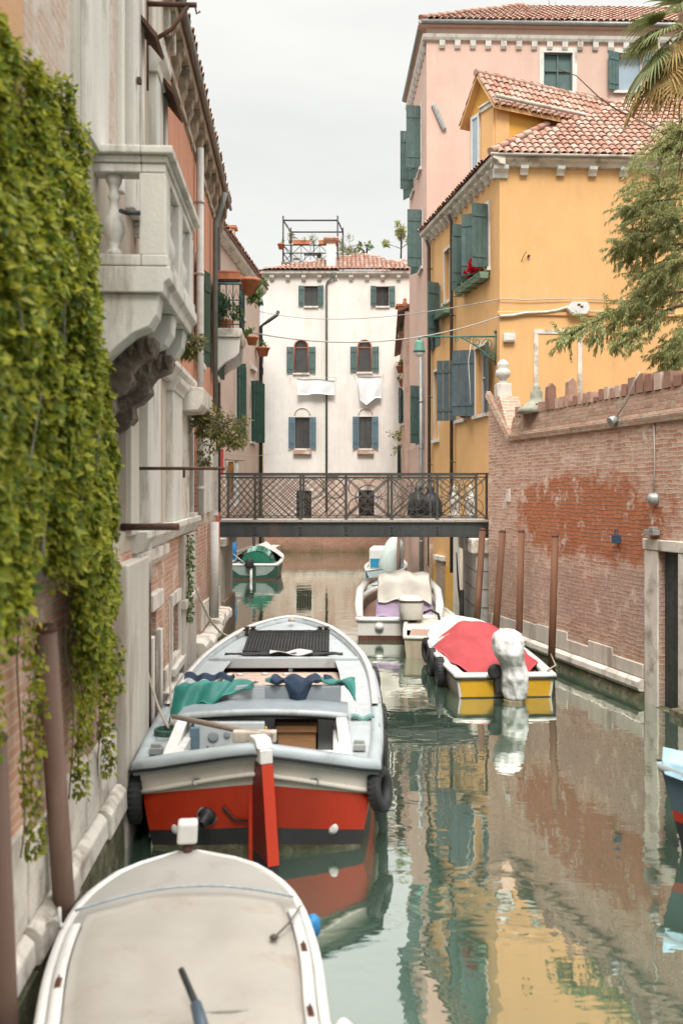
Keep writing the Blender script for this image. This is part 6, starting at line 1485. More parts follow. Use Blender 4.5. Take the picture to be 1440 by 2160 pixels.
# stern fittings
def on_stern(lat, z): return RB.pt(0, lat, z)
for lat in (-.48, .50):
    p = on_stern(lat, .70); b = MB(); b.lathe(p, [(.045, 0), (.045, .02), (.03, .025), (.028, .005), (.002, .004)], 14, axis=-RB.a); b.build('vent', M['pipe_grey'], rbt)
p = on_stern(-.42, .36); b = MB(); b.lathe(p, [(.085, -.02), (.085, .03), (.05, .035), (.045, .16), (.035, .17), (.03, .10)], 16, axis=(-RB.a * 1 + Vector((0, 0, -.25)) - RB.r * .25)); b.build('exhaust_pipe', black, rbt)
b = MB(); b.lathe(p, [(.095, -.02), (.095, .012), (.06, .014)], 16, axis=-RB.a); b.build('exhaust_flange', M['pipe_grey'], rbt)
b = MB(); b.tube([on_stern(-.27, .47) - RB.a * .02, on_stern(-.18, .34) - RB.a * .02, on_stern(-.05, .33) - RB.a * .03], .012, 6); b.build('hull_cable', black, rbt)
for lat in (-.72, .70):
    p = on_stern(lat, .20); b = MB(); b.lathe(p, [(.06, -.02), (.055, .0), (.02, .008)], 12, axis=-RB.a); q = b.build('anode', M['white_paint'], rbt)
for f, l in ((6.35, -.62), (6.35, .56)):
    b = MB()
    for dl in (-.05, .05): b.lathe(RB.world(f, l + dl, 1.02), [(.035, 0), (.03, .05), (.03, .12), (.045, .125), (.045, .15), (.01, .155)], 10)
    b.tube([RB.world(f, l - .11, 1.11), RB.world(f, l + .11, 1.11)], .018, 6); b.build('bow_bitt', M['pipe_dark'], rbt)
for f, l in ((.42, .98), (.30, -1.0)):
    b = MB(); p = RB.world(f, l, .80); b.obox(p + Vector((0, 0, .03)), RB.a * .05, RB.r * .06, (0, 0, .03)); b.obox(p + Vector((0, 0, .075)), RB.a * .02, RB.r * .05, (0, 0, .02)); b.build('fairlead', M['pipe_grey'], rbt, bevel=.006)
b = MB(); b.lathe(RB.world(6.95, .02, 1.17), [(.06, 0), (.045, .05), (.02, .09)], 10); b.build('bow_light', M['stone_grey'], rbt)
grp = 'tyre fenders of the red work boat'
tyre(RB.pt(.02, -1, .55) - RB.r * .07 + Vector((0, 0, -.12)), R(6), 'big black tyre between red boat stern and house wall', grp, .74)
tyre(RB.pt(.012, 1, .52) + RB.r * .09, R(-22), 'tilted black tyre at the red boat stern corner over open water', grp, .66, R(-10))
tyre(RB.pt(.18, 1, .55) + RB.r * .07, R(-4), 'dark tyre halfway along the open side of the red boat, lower of a pair', grp, .66)
tyre(RB.pt(.33, 1, .60) + RB.r * .07, R(2), 'dark tyre on the open side of red boat beside the cabin roof', grp, .66)
tyre(RB.pt(.60, 1, .70) + RB.r * .07, R(12), 'dark tyre near the bow on the open side of the red boat', grp, .64)
tyre(RB.pt(.62, -1, .66) - RB.r * .09, R(-8), 'small dark tyre near the bow of red boat facing the house', grp, .6)
# loose things on the red boat
b = MB()
for i in range(26):
    x = -.62 + 1.24 * i / 25; RB.obox(b, 5.05, 6.25 + .1 * math.cos(i), x * .98, x * .98 + .03, .955, .975)
for i in range(14): f = 5.06 + i * .092; RB.obox(b, f, f + .03, -.62, .66, .968, .985)
for k, v_ in enumerate(b.v): b.v[k] = (v_[0], v_[1], v_[2] + .01 + .12 * max(0, (v_[1] - 14.2) / 1.0) )
b2 = MB(); b2.add([RB.world(5.05, -.62, .958), RB.world(5.05, .66, .958), RB.world(6.26, .62, 1.08), RB.world(6.26, -.6, 1.08), RB.world(5.05, -.62, .945), RB.world(5.05, .66, .945), RB.world(6.26, .62, 1.065), RB.world(6.26, -.6, 1.065)], [(0, 1, 2, 3), (4, 7, 6, 5), (0, 4, 5, 1), (1, 5, 6, 2), (2, 6, 7, 3), (3, 7, 4, 0)])
o = len(b.v); b.v += b2.v; b.f += [tuple(i + o for i in f) for f in b2.f]; b.m += b2.m; b.s += b2.s
tag(b.build('rubber_mat', paint('black rubber grating', (.022, .022, .022), .75, .3, 8)), 'black ribbed rubber mat lying on the fore deck of red boat', 'mat')
b = MB(); b.sheet(lambda s, t: RB.world(4.86 + .17 * t, -.86 + 1.72 * s, .965 + .018 * math.sin(s * 23) * math.sin(t * 5 + s * 9) + .012), 40, 6, .014)
tag(b.build('rubber_mat', paint('black rubber strip', (.03, .03, .03), .75, .3, 8)), 'second narrow black mat strip in front of the ribbed mat', 'mat')
b = MB(); b.sheet(lambda s, t: RB.world(4.80 + .20 * t + .1 * s * (1 - s), -.20 + .62 * s, 1.0 + .03 * math.sin(s * 7 + t * 3)), 14, 5, .008)
tag(b.build('paper_sheet', M['white_paint']), 'crumpled white sheet on the edge of the black mats', 'sheet')
teal = paint('teal tarpaulin', (.02, .15, .125), .5, .25, 4, .25, 14); navy = paint('navy fabric', (.018, .032, .06), .85, .35, 7, .4, 30)
b = MB()
def tarp(s, t):
    l = -.98 + .88 * s; edge = 1.262 + .012 * math.sin(s * 19)
    f = 1.47 - .22 * t - .03 * math.sin(s * 5); drop = .0 if t < .35 else (t - .35) * (.50 - .46 * s)
    return RB.world(f - .05 * math.sin(s * 14) * t, l - .06 * t, edge - drop + .018 * math.sin(s * 24 + t * 5) - .10 * max(0, .22 - s) * 3)
b.sheet(tarp, 34, 14, .01); tag(b.build('tarpaulin', teal, uv=False), 'teal green tarpaulin slipping off the cabin of the red boat', 'tarpaulin')
b = MB(); b.sheet(lambda s, t: RB.world(1.56 - .2 * t, -.02 + .98 * s, 1.268 + .02 * math.sin(s * 21 + 2 * t) - .22 * max(0, s - .86) * 6 * t), 26, 6, .012); tag(b.build('tarpaulin', teal, uv=False), 'smaller teal cloth bunched under the navy jacket', 'cloth')
def jacket(s, t):
    l = .05 + .55 * s; hang_ = max(0, 1 - abs(s - .52) / .30)
    drop = (max(0, t - .3)) * .52 * (hang_ ** .6)
    return RB.world(1.52 - .40 * min(t, .5) - .03 * math.sin(s * 15), l + .05 * (t - .5) * math.sin(s * 6), 1.30 - drop + .03 * math.sin(s * 17 + 4 * t) * (1 - .3 * t))
b = MB(); b.sheet(jacket, 30, 18, .016); tag(b.build('jacket', navy, uv=False), 'navy blue jacket hanging over the cabin front of red boat', 'jacket')
b = MB(); b.sheet(lambda s, t: RB.world(1.62 - .12 * t + .04 * math.sin(s * 12), -.92 + .55 * s, 1.275 + .045 * math.sin(math.pi * t) + .02 * math.sin(s * 19)), 26, 8, .014); tag(b.build('cloth_roll', navy, uv=False), 'rolled dark navy cloth lying behind the teal tarpaulin', 'cloth')
b = MB(); b.sheet(lambda s, t: RB.world(1.58 - .14 * t, .62 + .30 * s, 1.285 + .035 * math.sin(math.pi * t + s * 8) - .10 * s), 16, 8, .014); tag(b.build('cloth_roll', navy, uv=False), 'bunched navy cloth right of the hanging jacket', 'cloth')
b = MB(); b.sheet(lambda s, t: RB.world(1.6 + .14 * t, .92 + .26 * s, .83 + .02 * math.sin(s * 9)), 8, 4, .02); tag(b.build('rag', paint('teal rag', (.14, .27, .25), .8)), 'small teal rag on the side deck of the red boat', 'rag')
# mooring ropes
def rope(label, pts, r=.016, mat='rope'):
    b = MB(); b.tube(pts, r, 6); return tag(b.build('mooring_rope', M[mat]), label, 'rope')
rope('grey rope running from house wall ring to red boat stern', sag(L.pt(10.4, .06, 1.46), RB.world(1.0, -1.0, .87), .08, 12))
rope('second rope from the wall crossing to red boat side', sag(L.pt(12.4, .05, 1.9), RB.world(1.05, -.98, .9), .18, 12), .013)
rope('long pale rope from stone pier down to red boat bow', sag(L.pt(14.6, .15, 1.9), RB.world(6.2, -.72, 1.12), .35, 14), .018)
b = MB()
for k in range(3): b.tube([RB.world(.95, -1.0, .83 + k * .02) + Vector((.13 * math.cos(q), .13 * math.sin(q), 0)) for q in [2 * math.pi * j / 18 for j in range(18)]], .014, 6, closed=True)
tag(b.build('rope_coil', paint('dark green rope', (.04, .09, .07), .85, .3, 20)), 'dark green rope coil on the side deck by the house', 'rope')
b = MB(); b.tube([L.pt(10.4, -.05, 1.5), L.pt(10.4, .05, 1.5)], .02, 6); b.tube([L.pt(10.4, .05, 1.44) + Vector((0, .06 * math.cos(q), .06 + .06 * math.sin(q) - .06)) for q in [2 * math.pi * j / 14 for j in range(14)]], .010, 6, closed=True)
tag(b.build('mooring_ring', M['rust']), 'rusty mooring ring on the stone house wall', 'ring')

# ---- near boat under a beige cover
canvas = paint('beige boat canvas', (.325, .30, .262), .85, .08, 2, .16, 14, dirt=(.27, .22, .17), dscale=2.2, dcov=.54)
canvas2 = paint('grey beige canvas', (.305, .29, .262), .85, .07, 2, .14, 18, dirt=(.25, .23, .20), dscale=3, dcov=.56)
nb = thing('covered_boat', 'small white boat under a beige canvas cover, nearest to viewer', 'boat', (-.95, 5, 0))
NB = Hull((-.42, 2.3), (-1.16, 7.15), [(0, .66, .50, .56), (.3, .71, .50, .60), (.55, .75, .51, .64), (.72, .79, .53, .56), (.86, .72, .55, .42), (.945, .49, .57, .24), (.982, .26, .575, .1), (1, .06, .58, .02)], rake=.14, p=.6)
b = MB(); NB.skin(b, [0, 1.0], [0]); b.build('hull', M['white_paint'], nb)
b = MB(); NB.ring(b, [(-.025, -.06), (-.035, -.02), (-.02, .01), (.03, .02), (.03, -.06)]); b.build('gunwale', M['white_paint'], nb)
b = MB(); NB.ring(b, [(.04, .015), (.05, .035), (.11, .04), (.115, .012)], t0=.02, t1=.80, stern=False); b.build('toe_rail', M['white_paint'], nb)
b = MB(); b.grid(lambda u, v: (lambda t, lat: NB.top(t, lat, .0, .02) + Vector((0, 0, .035 * (1 - lat * lat))))(.02 + .972 * u, -1 + 2 * v), 34, 12, 0); b.build('deck', canvas2, nb)
b = MB(); b.sheet(lambda u, v: (lambda t, lat: NB.top(t, lat, .028, .13) + Vector((0, 0, .07 * (1 - lat ** 4) * min(1, (.83 - t) * 6 + .25) + .010 * math.sin(t * 40 + lat * 5) * (1 - abs(lat)) + .008 * math.sin(lat * 9 + t * 13) + .022 * mnoise.noise(Vector((t * 9, lat * 2.5, 1))) - .010 * abs(mnoise.noise(Vector((t * 16 + lat * 3, lat * 4, 9)))))))(.02 + (.80 - .0) * u + .035 * u * (1 - (-1 + 2 * v) ** 2), -1 + 2 * v), 40, 20, .012, 0)
nbc = tag(b.build('boat_cover', canvas), 'beige canvas cover stretched over the nearest white boat', 'boat cover')
b = MB(); b.tube([NB.top(.82 + .03 * (1 - (k / 10 - 1) ** 2), -1 + k / 10, .07, .06) + Vector((0, 0, .04 * (1 - (k / 10 - 1) ** 2))) for k in range(21)], .009, 6); tag(b.build('mooring_rope', paint('blue grey rope', (.30, .34, .36), .9, .2, 20)), 'thin blue grey rope lying across the foredeck of the nearest boat', 'rope')
b = MB(); b.tube([NB.top(.70, .66, .11, .0), NB.top(.74, .8, .10, .0), NB.top(.80, .96, .06, 0)], .006, 6); b.lathe(NB.top(.70, .66, .10, .0), [(.02, 0), (.03, .015), (.01, .03)], 8); b.build('cover_tie', M['pipe_dark'], nb)
b = MB(); b.tube([NB.top(.985, 0, .0), NB.top(.985, 0, .10)], .035, 8); b.build('bow_post', M['rust'], nb)
p = NB.top(.985, 0, .10); b = MB(); b.obox(p + Vector((0, 0, .085)), (.075, .01, 0), (-.01, .07, 0), (.004, 0, .082)); tag(b.build('foam_block', M['white_paint'], bevel=.02), 'white foam block stuck on the bow post of nearest boat', 'foam block')
for t_, lat in ((.66, -1), (.52, -1), (.7, 1), (.56, 1), (.4, 1)):
    b = MB(); p = NB.top(t_, lat, .03, .08); b.obox(p, NB.a * .05, NB.r * .018, (0, 0, .012)); b.tube([p - NB.a * .03, p - NB.a * .03 + Vector((0, 0, .035)), p + NB.a * .03 + Vector((0, 0, .035)), p + NB.a * .03], .006, 6); b.build('deck_cleat', M['rust'], nb)
b = MB(); p = NB.top(.80, -1, .02, .0); b.tube([p, p + Vector((-.05, .02, .05)), p + Vector((-.11, .03, .01))], .014, 6); b.tube([p + Vector((-.02, 0, 0)), p + Vector((-.03, .02, .12))], .012, 6); b.build('rowlock', M['white_paint'], nb)
p = NB.top(.575, 1, -.10, -.06); b = MB(); b.lathe(p + Vector((.06, .0, -.26)), [(.02, 0), (.07, .05), (.075, .2), (.06, .26), (.02, .30)], 12); tag(b.build('boat_fender', M['white_paint']), 'white fender on the open water side of nearest boat', 'fender')
p = NB.top(.79, 1, .0, -.03); b = MB(); b.lathe(p + Vector((.02, 0, -.13)), [(.02, 0), (.05, .03), (.05, .12), (.02, .15)], 12); tag(b.build('boat_fender', paint('blue plastic', (.02, .16, .36), .45)), 'small blue fender peeking over rim of nearest boat', 'fender')
t = thing('tiller_handle', 'black and blue grey outboard tiller handle raised over the beige cover', 'tiller', px(425, 2140, 4.95))
q0, q1, q2 = px(440, 2215, 4.6), px(413, 2118, 4.80), px(382, 2045, 4.98)
b = MB(); b.tube([q1, q1.lerp(q2, .1), q2], [.022, .019, .017], 10); b.build('grip', M['rubber'], t)
b = MB(); b.tube([px(470, 2290, 4.4), q0, q1.lerp(q0, .5), q1], [.045, .04, .036, .03], 10); b.build('arm', paint('blue grey casting', (.06, .085, .11), .45, .15, 6), t)
b = MB(); b.tube([q0 + Vector((-.02, 0, .01)), q0 + Vector((-.07, .03, .04)), q0 + Vector((-.11, .0, -.02))], .012, 8); b.build('lever', M['iron'], t)
b = MB(); b.tube([px(470, 2290, 4.4) + Vector((0, 0, .02)), px(490, 2400, 4.1)], [.06, .09], 12); b.build('bracket', M['iron'], t)

# seams of the cover and its tie-down line
for q in (.30, .55):
    b = MB(); b.tube([NB.top(q, -.82 + 1.64 * k / 16, .034, .13) + Vector((0, 0, .07 * (1 - (-.82 + 1.64 * k / 16) ** 4) + .004)) for k in range(17)], .006, 5); b.build('seam', canvas2, nbc)
# ---- yellow sterned boat with red cover
yb = thing('motor_boat', 'white and yellow motor boat with red cover by the brick wall', 'boat', (2.55, 17.5, 0))
YB = Hull((2.66, 15.4), (2.36, 20.3), [(0, .80, .37, .70), (.25, .85, .40, .70), (.5, .84, .44, .62), (.72, .70, .50, .42), (.88, .42, .56, .2), (.96, .2, .6, .07), (1, .03, .62, .015)], rake=.2, p=.6)
whull = paint('cream hull paint', (.58, .55, .48), .45, .08, 3, .05, 30, dirt=(.40, .36, .29), dcov=.56, streak=True)
yelp = paint('yellow stern paint', (.56, .32, .02), .45, .12, 3, .05, 30)
b = MB(); YB.skin(b, [0, 1.0], [0]); b.build('hull', whull, yb)
for l0, l1 in ((-.76, -.20), (.22, .76)):
    b = MB(); b.hexa([YB.world(-.012, l0 + .05 * (l0 < 0) , .02), YB.world(-.012, l1 - .05 * (l1 > .5), .02), YB.world(.02, l1 - .05 * (l1 > .5), .02), YB.world(.02, l0 + .05 * (l0 < 0), .02), YB.world(-.012, l0, .33), YB.world(-.012, l1, .33), YB.world(.02, l1, .33), YB.world(.02, l0, .33)]); b.build('stern_panel', yelp, yb)
b = MB(); b.hexa([YB.world(-.006, -.74, -.15), YB.world(-.006, .74, -.15), YB.world(.02, .74, -.15), YB.world(.02, -.74, -.15), YB.world(-.006, -.74, .018), YB.world(-.006, .74, .018), YB.world(.02, .74, .018), YB.world(.02, -.74, .018)]); b.build('boot_top', M['pipe_dark'], yb)
b = MB(); YB.ring(b, [(-.03, -.05), (-.04, -.02), (-.02, .02), (.14, .02), (.14, -.04)]); b.build('gunwale', M['white_paint'], yb)
b = MB(); YB.ring(b, [(-.035, -.075), (-.045, -.065), (-.03, -.052), (-.0, -.055)]); b.build('rub_rail', black, yb)
b = MB(); YB.deck(b, .0, .99, -.10, .05); b.build('deck', M['white_paint'], yb)
b = MB()
def wcov(u, v):
    t = .455 + .53 * u; lat = -1 + 2 * v; h = .37 * math.sin(math.pi * min(1, .46 + u * .54)) ** .8
    return YB.top(t, lat, .02, .01) + Vector((0, 0, h * (1 - abs(lat) ** 2.2) + .006 * math.sin(u * 19 + v * 7)))
b.sheet(wcov, 20, 16, .012); tag(b.build('boat_cover', paint('white tarp', (.62, .61, .57), .7, .06, 3, .15, 12, dirt=(.5, .47, .41), dcov=.6)), 'white cover over the bow of the yellow boat', 'boat cover')
b = MB()
def rcov(u, v):
    t = .04 + .455 * u; lat = -1 + 2 * v; wd = .70 + .10 * u + .02 * math.sin(u * 9); k = 1 - abs(lat) ** 2
    h = (.10 + .355 * u ** .8) * k * (1 - .12 * math.sin(u * 6 + lat * 4) * .5)
    base = YB.world(YB.L * t, lat * wd * (1 if u > .25 else .55 + 1.8 * u), YB.q(t)[1] + .03 - .16 * max(0, .18 - u) * 5 * (1 if lat < .2 else .4))
    return base + Vector((0, 0, h + .018 * math.sin(lat * 8 + u * 5) * k + .012 * math.sin(u * 17 + lat * 3) - .05 * k * abs(mnoise.noise(Vector((u * 3 + lat * 1.6, lat * 2.2 - u * 1.2, 3)))) - .018 * abs(mnoise.noise(Vector((u * 8, lat * 7, 6))))))
b.sheet(rcov, 48, 40, .012); tag(b.build('boat_cover', paint('faded red tarp', (.36, .05, .055), .75, .12, 3, .2, 14), uv=False), 'faded red cover over the middle of the yellow boat', 'boat cover')
om = thing('outboard_motor', 'big outboard motor wrapped in white plastic on yellow boat', 'outboard motor', YB.world(-.2, .05, 0))
b = MB(); wrap = paint('white plastic wrap', (.66, .67, .66), .4, .10, 9, 1.0, 9, dirt=(.30, .29, .26), dscale=7, dcov=.57)
prof = [(.235, .68, .02), (.27, .80, .04), (.285, .92, .05), (.28, 1.02, .04), (.23, 1.11, .03), (.13, 1.17, .02), (.03, 1.185, .02)]
low = [(.14, .0, -.02), (.21, .05, -.05), (.25, .15, -.06), (.25, .28, -.04), (.235, .40, -.01), (.222, .50, .0), (.222, .59, .0)]
rows0 = low + prof; rows = []
for j in range(len(rows0) - 1):
    for q in range(4): rows.append(tuple(rows0[j][i_] + (rows0[j + 1][i_] - rows0[j][i_]) * q / 4 for i_ in range(3)))
rows.append(rows0[-1]); k = 44; vs = []
for j, (r, z, off) in enumerate(rows):
    for i in range(k):
        a = 2 * math.pi * i / k; rr = r * (1.06 - .30 * abs(mnoise.noise(Vector((math.cos(a) * 1.6, math.sin(a) * 1.6, z * 2.6)))) - .16 * abs(mnoise.noise(Vector((math.cos(a) * 4 + z * 2, math.sin(a) * 4, z * 5 + 7))))); vs.append(YB.world(-.30 - off + rr * 1.1 * math.sin(a) + .10 * z, .10 - .12 * smooth(.4, .9, z) + rr * .92 * math.cos(a), z * .95 + .02))
b.add(vs, [(j * k + i, j * k + (i + 1) % k, (j + 1) * k + (i + 1) % k, (j + 1) * k + i) for j in range(len(rows) - 1) for i in range(k)] + [tuple(range(k))[::-1], tuple((len(rows) - 1) * k + i for i in range(k))], 0, True)
b.build('plastic_wrap', wrap, om)
b = MB(); b.lathe(YB.world(-.30, .06, -.16), [(.05, 0), (.12, .08), (.17, .2)], 14); b.build('lower_unit', paint('stained plastic', (.25, .21, .13), .6, .5, 14), om)
b = MB(); YB.obox(b, -.16, .12, -.20, -.06, .10, .52); YB.obox(b, -.1, .1, -.06, .2, .3, .46); b.lathe(YB.world(-.12, -.2, .45), [(.1, -.06), (.13, 0), (.08, .06)], 12, axis=YB.a); b.build('clamp_bracket', M['rubber'], om, bevel=.02)
grp = 'tyre fenders of the yellow boat'
tyre(YB.pt(.22, -1, .22) - YB.r * .07, R(0), 'black tyre nearest the stern of the yellow boat', grp, .78)
tyre(YB.pt(.40, -1, .24) - YB.r * .07, R(3), 'black tyre in the middle of the yellow boat side', grp, .74)
tyre(YB.pt(.62, -1, .27) - YB.r * .07, R(14), 'black tyre nearest the bow of the yellow boat', grp, .72)
rope('short rope tying the yellow boat stern to the last brown pole', [YB.world(.05, .7, .42), YB.world(.6, 1.0, .40), px(1161, 1380, 17.5)], .014)

# ---- plain boat with planked stern deck
pb = thing('wooden_boat', 'tan hulled boat with brown board deck beside the yellow boat', 'boat', (1.5, 20, 0))
PB = Hull((1.62, 18.3), (2.1, 22.2), [(0, .42, .42, .36), (.3, .55, .44, .46), (.6, .55, .5, .42), (.85, .3, .58, .16), (1, .03, .62, .015)], p=.6)
PB.S = Vector((1.75, 19.0, 0)); PB.st = [(0, .50, .42, .40), (.3, .56, .44, .46), (.6, .55, .5, .42), (.85, .3, .58, .16), (1, .03, .62, .015)]
tanh_ = paint('tan hull paint', (.40, .34, .25), .5, .12, 4, .1, 30, dirt=(.28, .22, .14), dcov=.55, streak=True)
b = MB(); PB.skin(b, [0, 1.0], [0]); b.build('hull', tanh_, pb)
b = MB(); PB.ring(b, [(-.02, -.05), (-.02, .02), (.06, .02), (.06, -.05)]); b.build('gunwale', whull, pb)
b = MB()
for i in range(6): PB.obox(b, .08 + i * .16, .22 + i * .16, -.40, .42, .405 + rnd(-.004, .004), .435)
b.build('deck_boards', wood('red brown boards', (.30, .17, .13), (.38, .26, .21)), pb)
b = MB(); PB.deck(b, .25, .98, -.02, .05); b.build('fore_deck', whull, pb)

# ---- grey hooded boat by the bridge
gb = thing('cabin_boat', 'white boat with arched rail and cream hood under the bridge end', 'boat', (1.6, 23, 0))
GB = Hull((1.30, 21.3), (1.55, 26.6), [(0, .95, .46, .86), (.3, 1.02, .50, .86), (.6, .98, .58, .74), (.82, .66, .68, .4), (.95, .25, .76, .1), (1, .03, .8, .015)], p=.6)
b = MB(); GB.skin(b, [.0, .46, 1.0], [1, 0]); b.build('hull', [M['white_paint'], M['rust']], gb)
b = MB(); GB.ring(b, [(-.03, -.05), (-.03, .04), (.12, .05), (.14, -.05)]); b.build('gunwale', M['white_paint'], gb)
b = MB(); GB.deck(b, .0, .98, -.22, .1); b.build('deck', wood('boat deck wood', (.28, .13, .08), (.36, .2, .13)), gb)
b = MB(); GB.obox(b, .02, .35, -.85, .85, .30, .44); b.build('stern_deck', M['white_paint'], gb, bevel=.02)
for sg in (-1, 1):                                      # arched white side shell
    b = MB(); b.tube([GB.world(.15, sg * .90, .46), GB.world(.5, sg * .93, .72), GB.world(1.2, sg * .92, .98), GB.world(2.2, sg * .80, 1.08), GB.world(3.1, sg * .55, 1.1)], [.09, .10, .10, .09, .06], 10); b.build('side_arch', M['white_paint'], gb)
b = MB(); b.lathe(GB.world(-.06, -.45, .30), [(.02, -.05), (.1, 0), (.1, .06), (.02, .1)], 12, axis=GB.a); b.build('stern_buoy', M['white_paint'], gb)
hood = paint('cream hood canvas', (.43, .405, .355), .8, .10, 3, .3, 8, dirt=(.34, .31, .25), dcov=.6)
hd_ = thing('boat_hood', 'cream canvas hood standing over the cockpit of the white cabin boat', 'boat hood', GB.world(1.4, 0, .9))
b = MB()
rows = [(.78, .60, 1.05, 1.10), (.95, .60, .66, 1.52), (1.0, .58, .72, 1.60), (1.9, .56, 0, 1.60), (2.0, .60, 0, 1.5), (2.1, .62, 0, .9)]
def hoodf(u, v):
    lat = -1 + 2 * v
    P_ = [(.50, .86), (.60, 1.06), (.68, 1.28), (.84, 1.40), (1.5, 1.43), (2.0, 1.36), (2.15, 1.1), (2.2, .8)]
    x = u * (len(P_) - 1); i = min(int(x), len(P_) - 2); k = x - i; f = P_[i][0] * (1 - k) + P_[i + 1][0] * k; z = P_[i][1] * (1 - k) + P_[i + 1][1] * k
    return GB.world(f + .03 * math.sin(lat * 6 + u * 4), .12 + lat * (.60 + .02 * math.sin(u * 12)), z - .09 * lat * lat - .03 * math.sin(lat * 7 + u * 9) - .05 * abs(mnoise.noise(Vector((lat * 2.2, u * 3, 2)))))
b.sheet(hoodf, 28, 16, .015)
for sg in (-1, 1):
    b.sheet(lambda s, t: GB.world(.70 + 1.4 * s, .12 + sg * (.60 + .015 * math.sin(s * 9 + t * 4)), 1.31 - .50 * t), 10, 6, .012)
b.build('canvas', hood, hd_)
b = MB(); b.sheet(lambda s, t: GB.world(.62 - .16 * t + .03 * math.sin(s * 15), -.52 + 1.28 * s + .06 * (s - .5) * t, .90 - .45 * t + .03 * math.sin(s * 12) * t), 24, 8, .012); b.build('apron', paint('lilac cloth', (.33, .25, .36), .85, .15, 4, .25, 12), hd_)
t = thing('outboard_motor', 'pale grey outboard cowling with dark top band behind cream hood boat', 'outboard motor', GB.world(-.3, .25, .5))
b = MB(); c_ = GB.world(-.26, .25, 0)
def sq(r, z, sx_, sy_): return [c_ + Vector((sx_ * r * math.copysign(abs(math.cos(a)) ** .55, math.cos(a)), sy_ * r * math.copysign(abs(math.sin(a)) ** .55, math.sin(a)), z)) for a in [2 * math.pi * i / 20 for i in range(20)]]
rws = [sq(.22, .52, 1, 1.1), sq(.26, .56, 1, 1.1), sq(.27, .75, 1, 1.15), sq(.27, .90, 1, 1.15)]
b.add(sum(rws, []), [(j * 20 + i, j * 20 + (i + 1) % 20, (j + 1) * 20 + (i + 1) % 20, (j + 1) * 20 + i) for j in range(3) for i in range(20)] + [tuple(range(20))[::-1]], 0, True); b.build('cowling', paint('pale grey cowling', (.50, .49, .44), .45, .08, 5), t)
b = MB(); rws = [sq(.275, .90, 1, 1.15), sq(.275, .95, 1, 1.15)]; b.add(sum(rws, []), [(i, (i + 1) % 20, 20 + (i + 1) % 20, 20 + i) for i in range(20)], 0, True); b.build('dark_band', M['pipe_dark'], t)
b = MB(); rws = [sq(.272, .95, 1, 1.15), sq(.26, 1.0, 1, 1.1), sq(.15, 1.03, 1, 1)]; b.add(sum(rws, []), [(j * 20 + i, j * 20 + (i + 1) % 20, (j + 1) * 20 + (i + 1) % 20, (j + 1) * 20 + i) for j in range(2) for i in range(20)] + [tuple(40 + i for i in range(20))], 0, True); b.build('cowling_top', paint('pale grey cowling top', (.52, .51, .46), .45, .08, 5), t)
b = MB(); b.tube([c_ + Vector((0, 0, .52)), c_ + Vector((0, -.02, -.3))], [.12, .09], 12); b.build('leg', M['iron'], t)
b = MB(); b.tube([c_ + Vector((.25, .1, .62)), c_ + Vector((.45, .1, .70)), c_ + Vector((.62, .15, .60)), c_ + Vector((.66, .2, .45))], .03, 8); b.build('fuel_hose', M['rubber'], t)

# ---- blue and white boat far under the bridge
bb = thing('blue_boat', 'small white and blue boat with pale green cover beyond bridge', 'boat', (2, 34, 0))
BB = Hull((1.45, 32.6), (1.9, 37.2), [(0, .62, .60, .52), (.35, .75, .62, .6), (.7, .58, .7, .4), (1, .03, .85, .02)], p=.6)
b = MB(); BB.skin(b, [0, .62, 1.0], [0, 1]); b.build('hull', [M['white_paint'], paint('bright blue paint', (.02, .19, .33), .45, .1)], bb)
b = MB(); BB.ring(b, [(-.02, -.05), (-.02, .05), (.08, .05), (.08, -.05)]); b.build('gunwale', M['white_paint'], bb)
b = MB(); BB.deck(b, 0, .98, -.05, .05); b.build('deck', M['white_paint'], bb)
b = MB(); BB.obox(b, .6, 2.2, -.55, .62, .6, 1.35); b.build('cabin', M['white_paint'], bb, bevel=.08)
b = MB(); BB.obox(b, .585, .599, -.5, .57, .66, .98); b.build('cabin_panel', paint('bright blue panel', (.02, .19, .33), .45, .1), bb)
t = thing('boat_hood', 'pale green cover bundled over motor of the small blue boat', 'boat cover', BB.world(.2, .2, .5)); vs = []
b = MB(); b.lathe(BB.world(.12, .22, .25), [(.20, 0), (.33, .25), (.36, .6), (.34, 1.0), (.30, 1.3), (.16, 1.48), (.02, 1.52)], 16)
for k_, v_ in enumerate(b.v): b.v[k_] = (v_[0] + .06 * math.sin(v_[2] * 5) + rnd(-.02, .02) + .12 * (v_[2] - .8), v_[1], v_[2])
b.build('canvas', paint('pale mint tarp', (.50, .58, .55), .6, .08, 4, .3, 10), t)
b = MB(); b.sheet(lambda s, t_: BB.world(-.12 + .1 * t_, -.6 + .8 * s + .2 * t_, .62 - .5 * t_ + .1 * s), 10, 8, .02); b.build('flap', paint('pale blue tarp', (.52, .60, .62), .6, .08, 4, .3, 10), t)

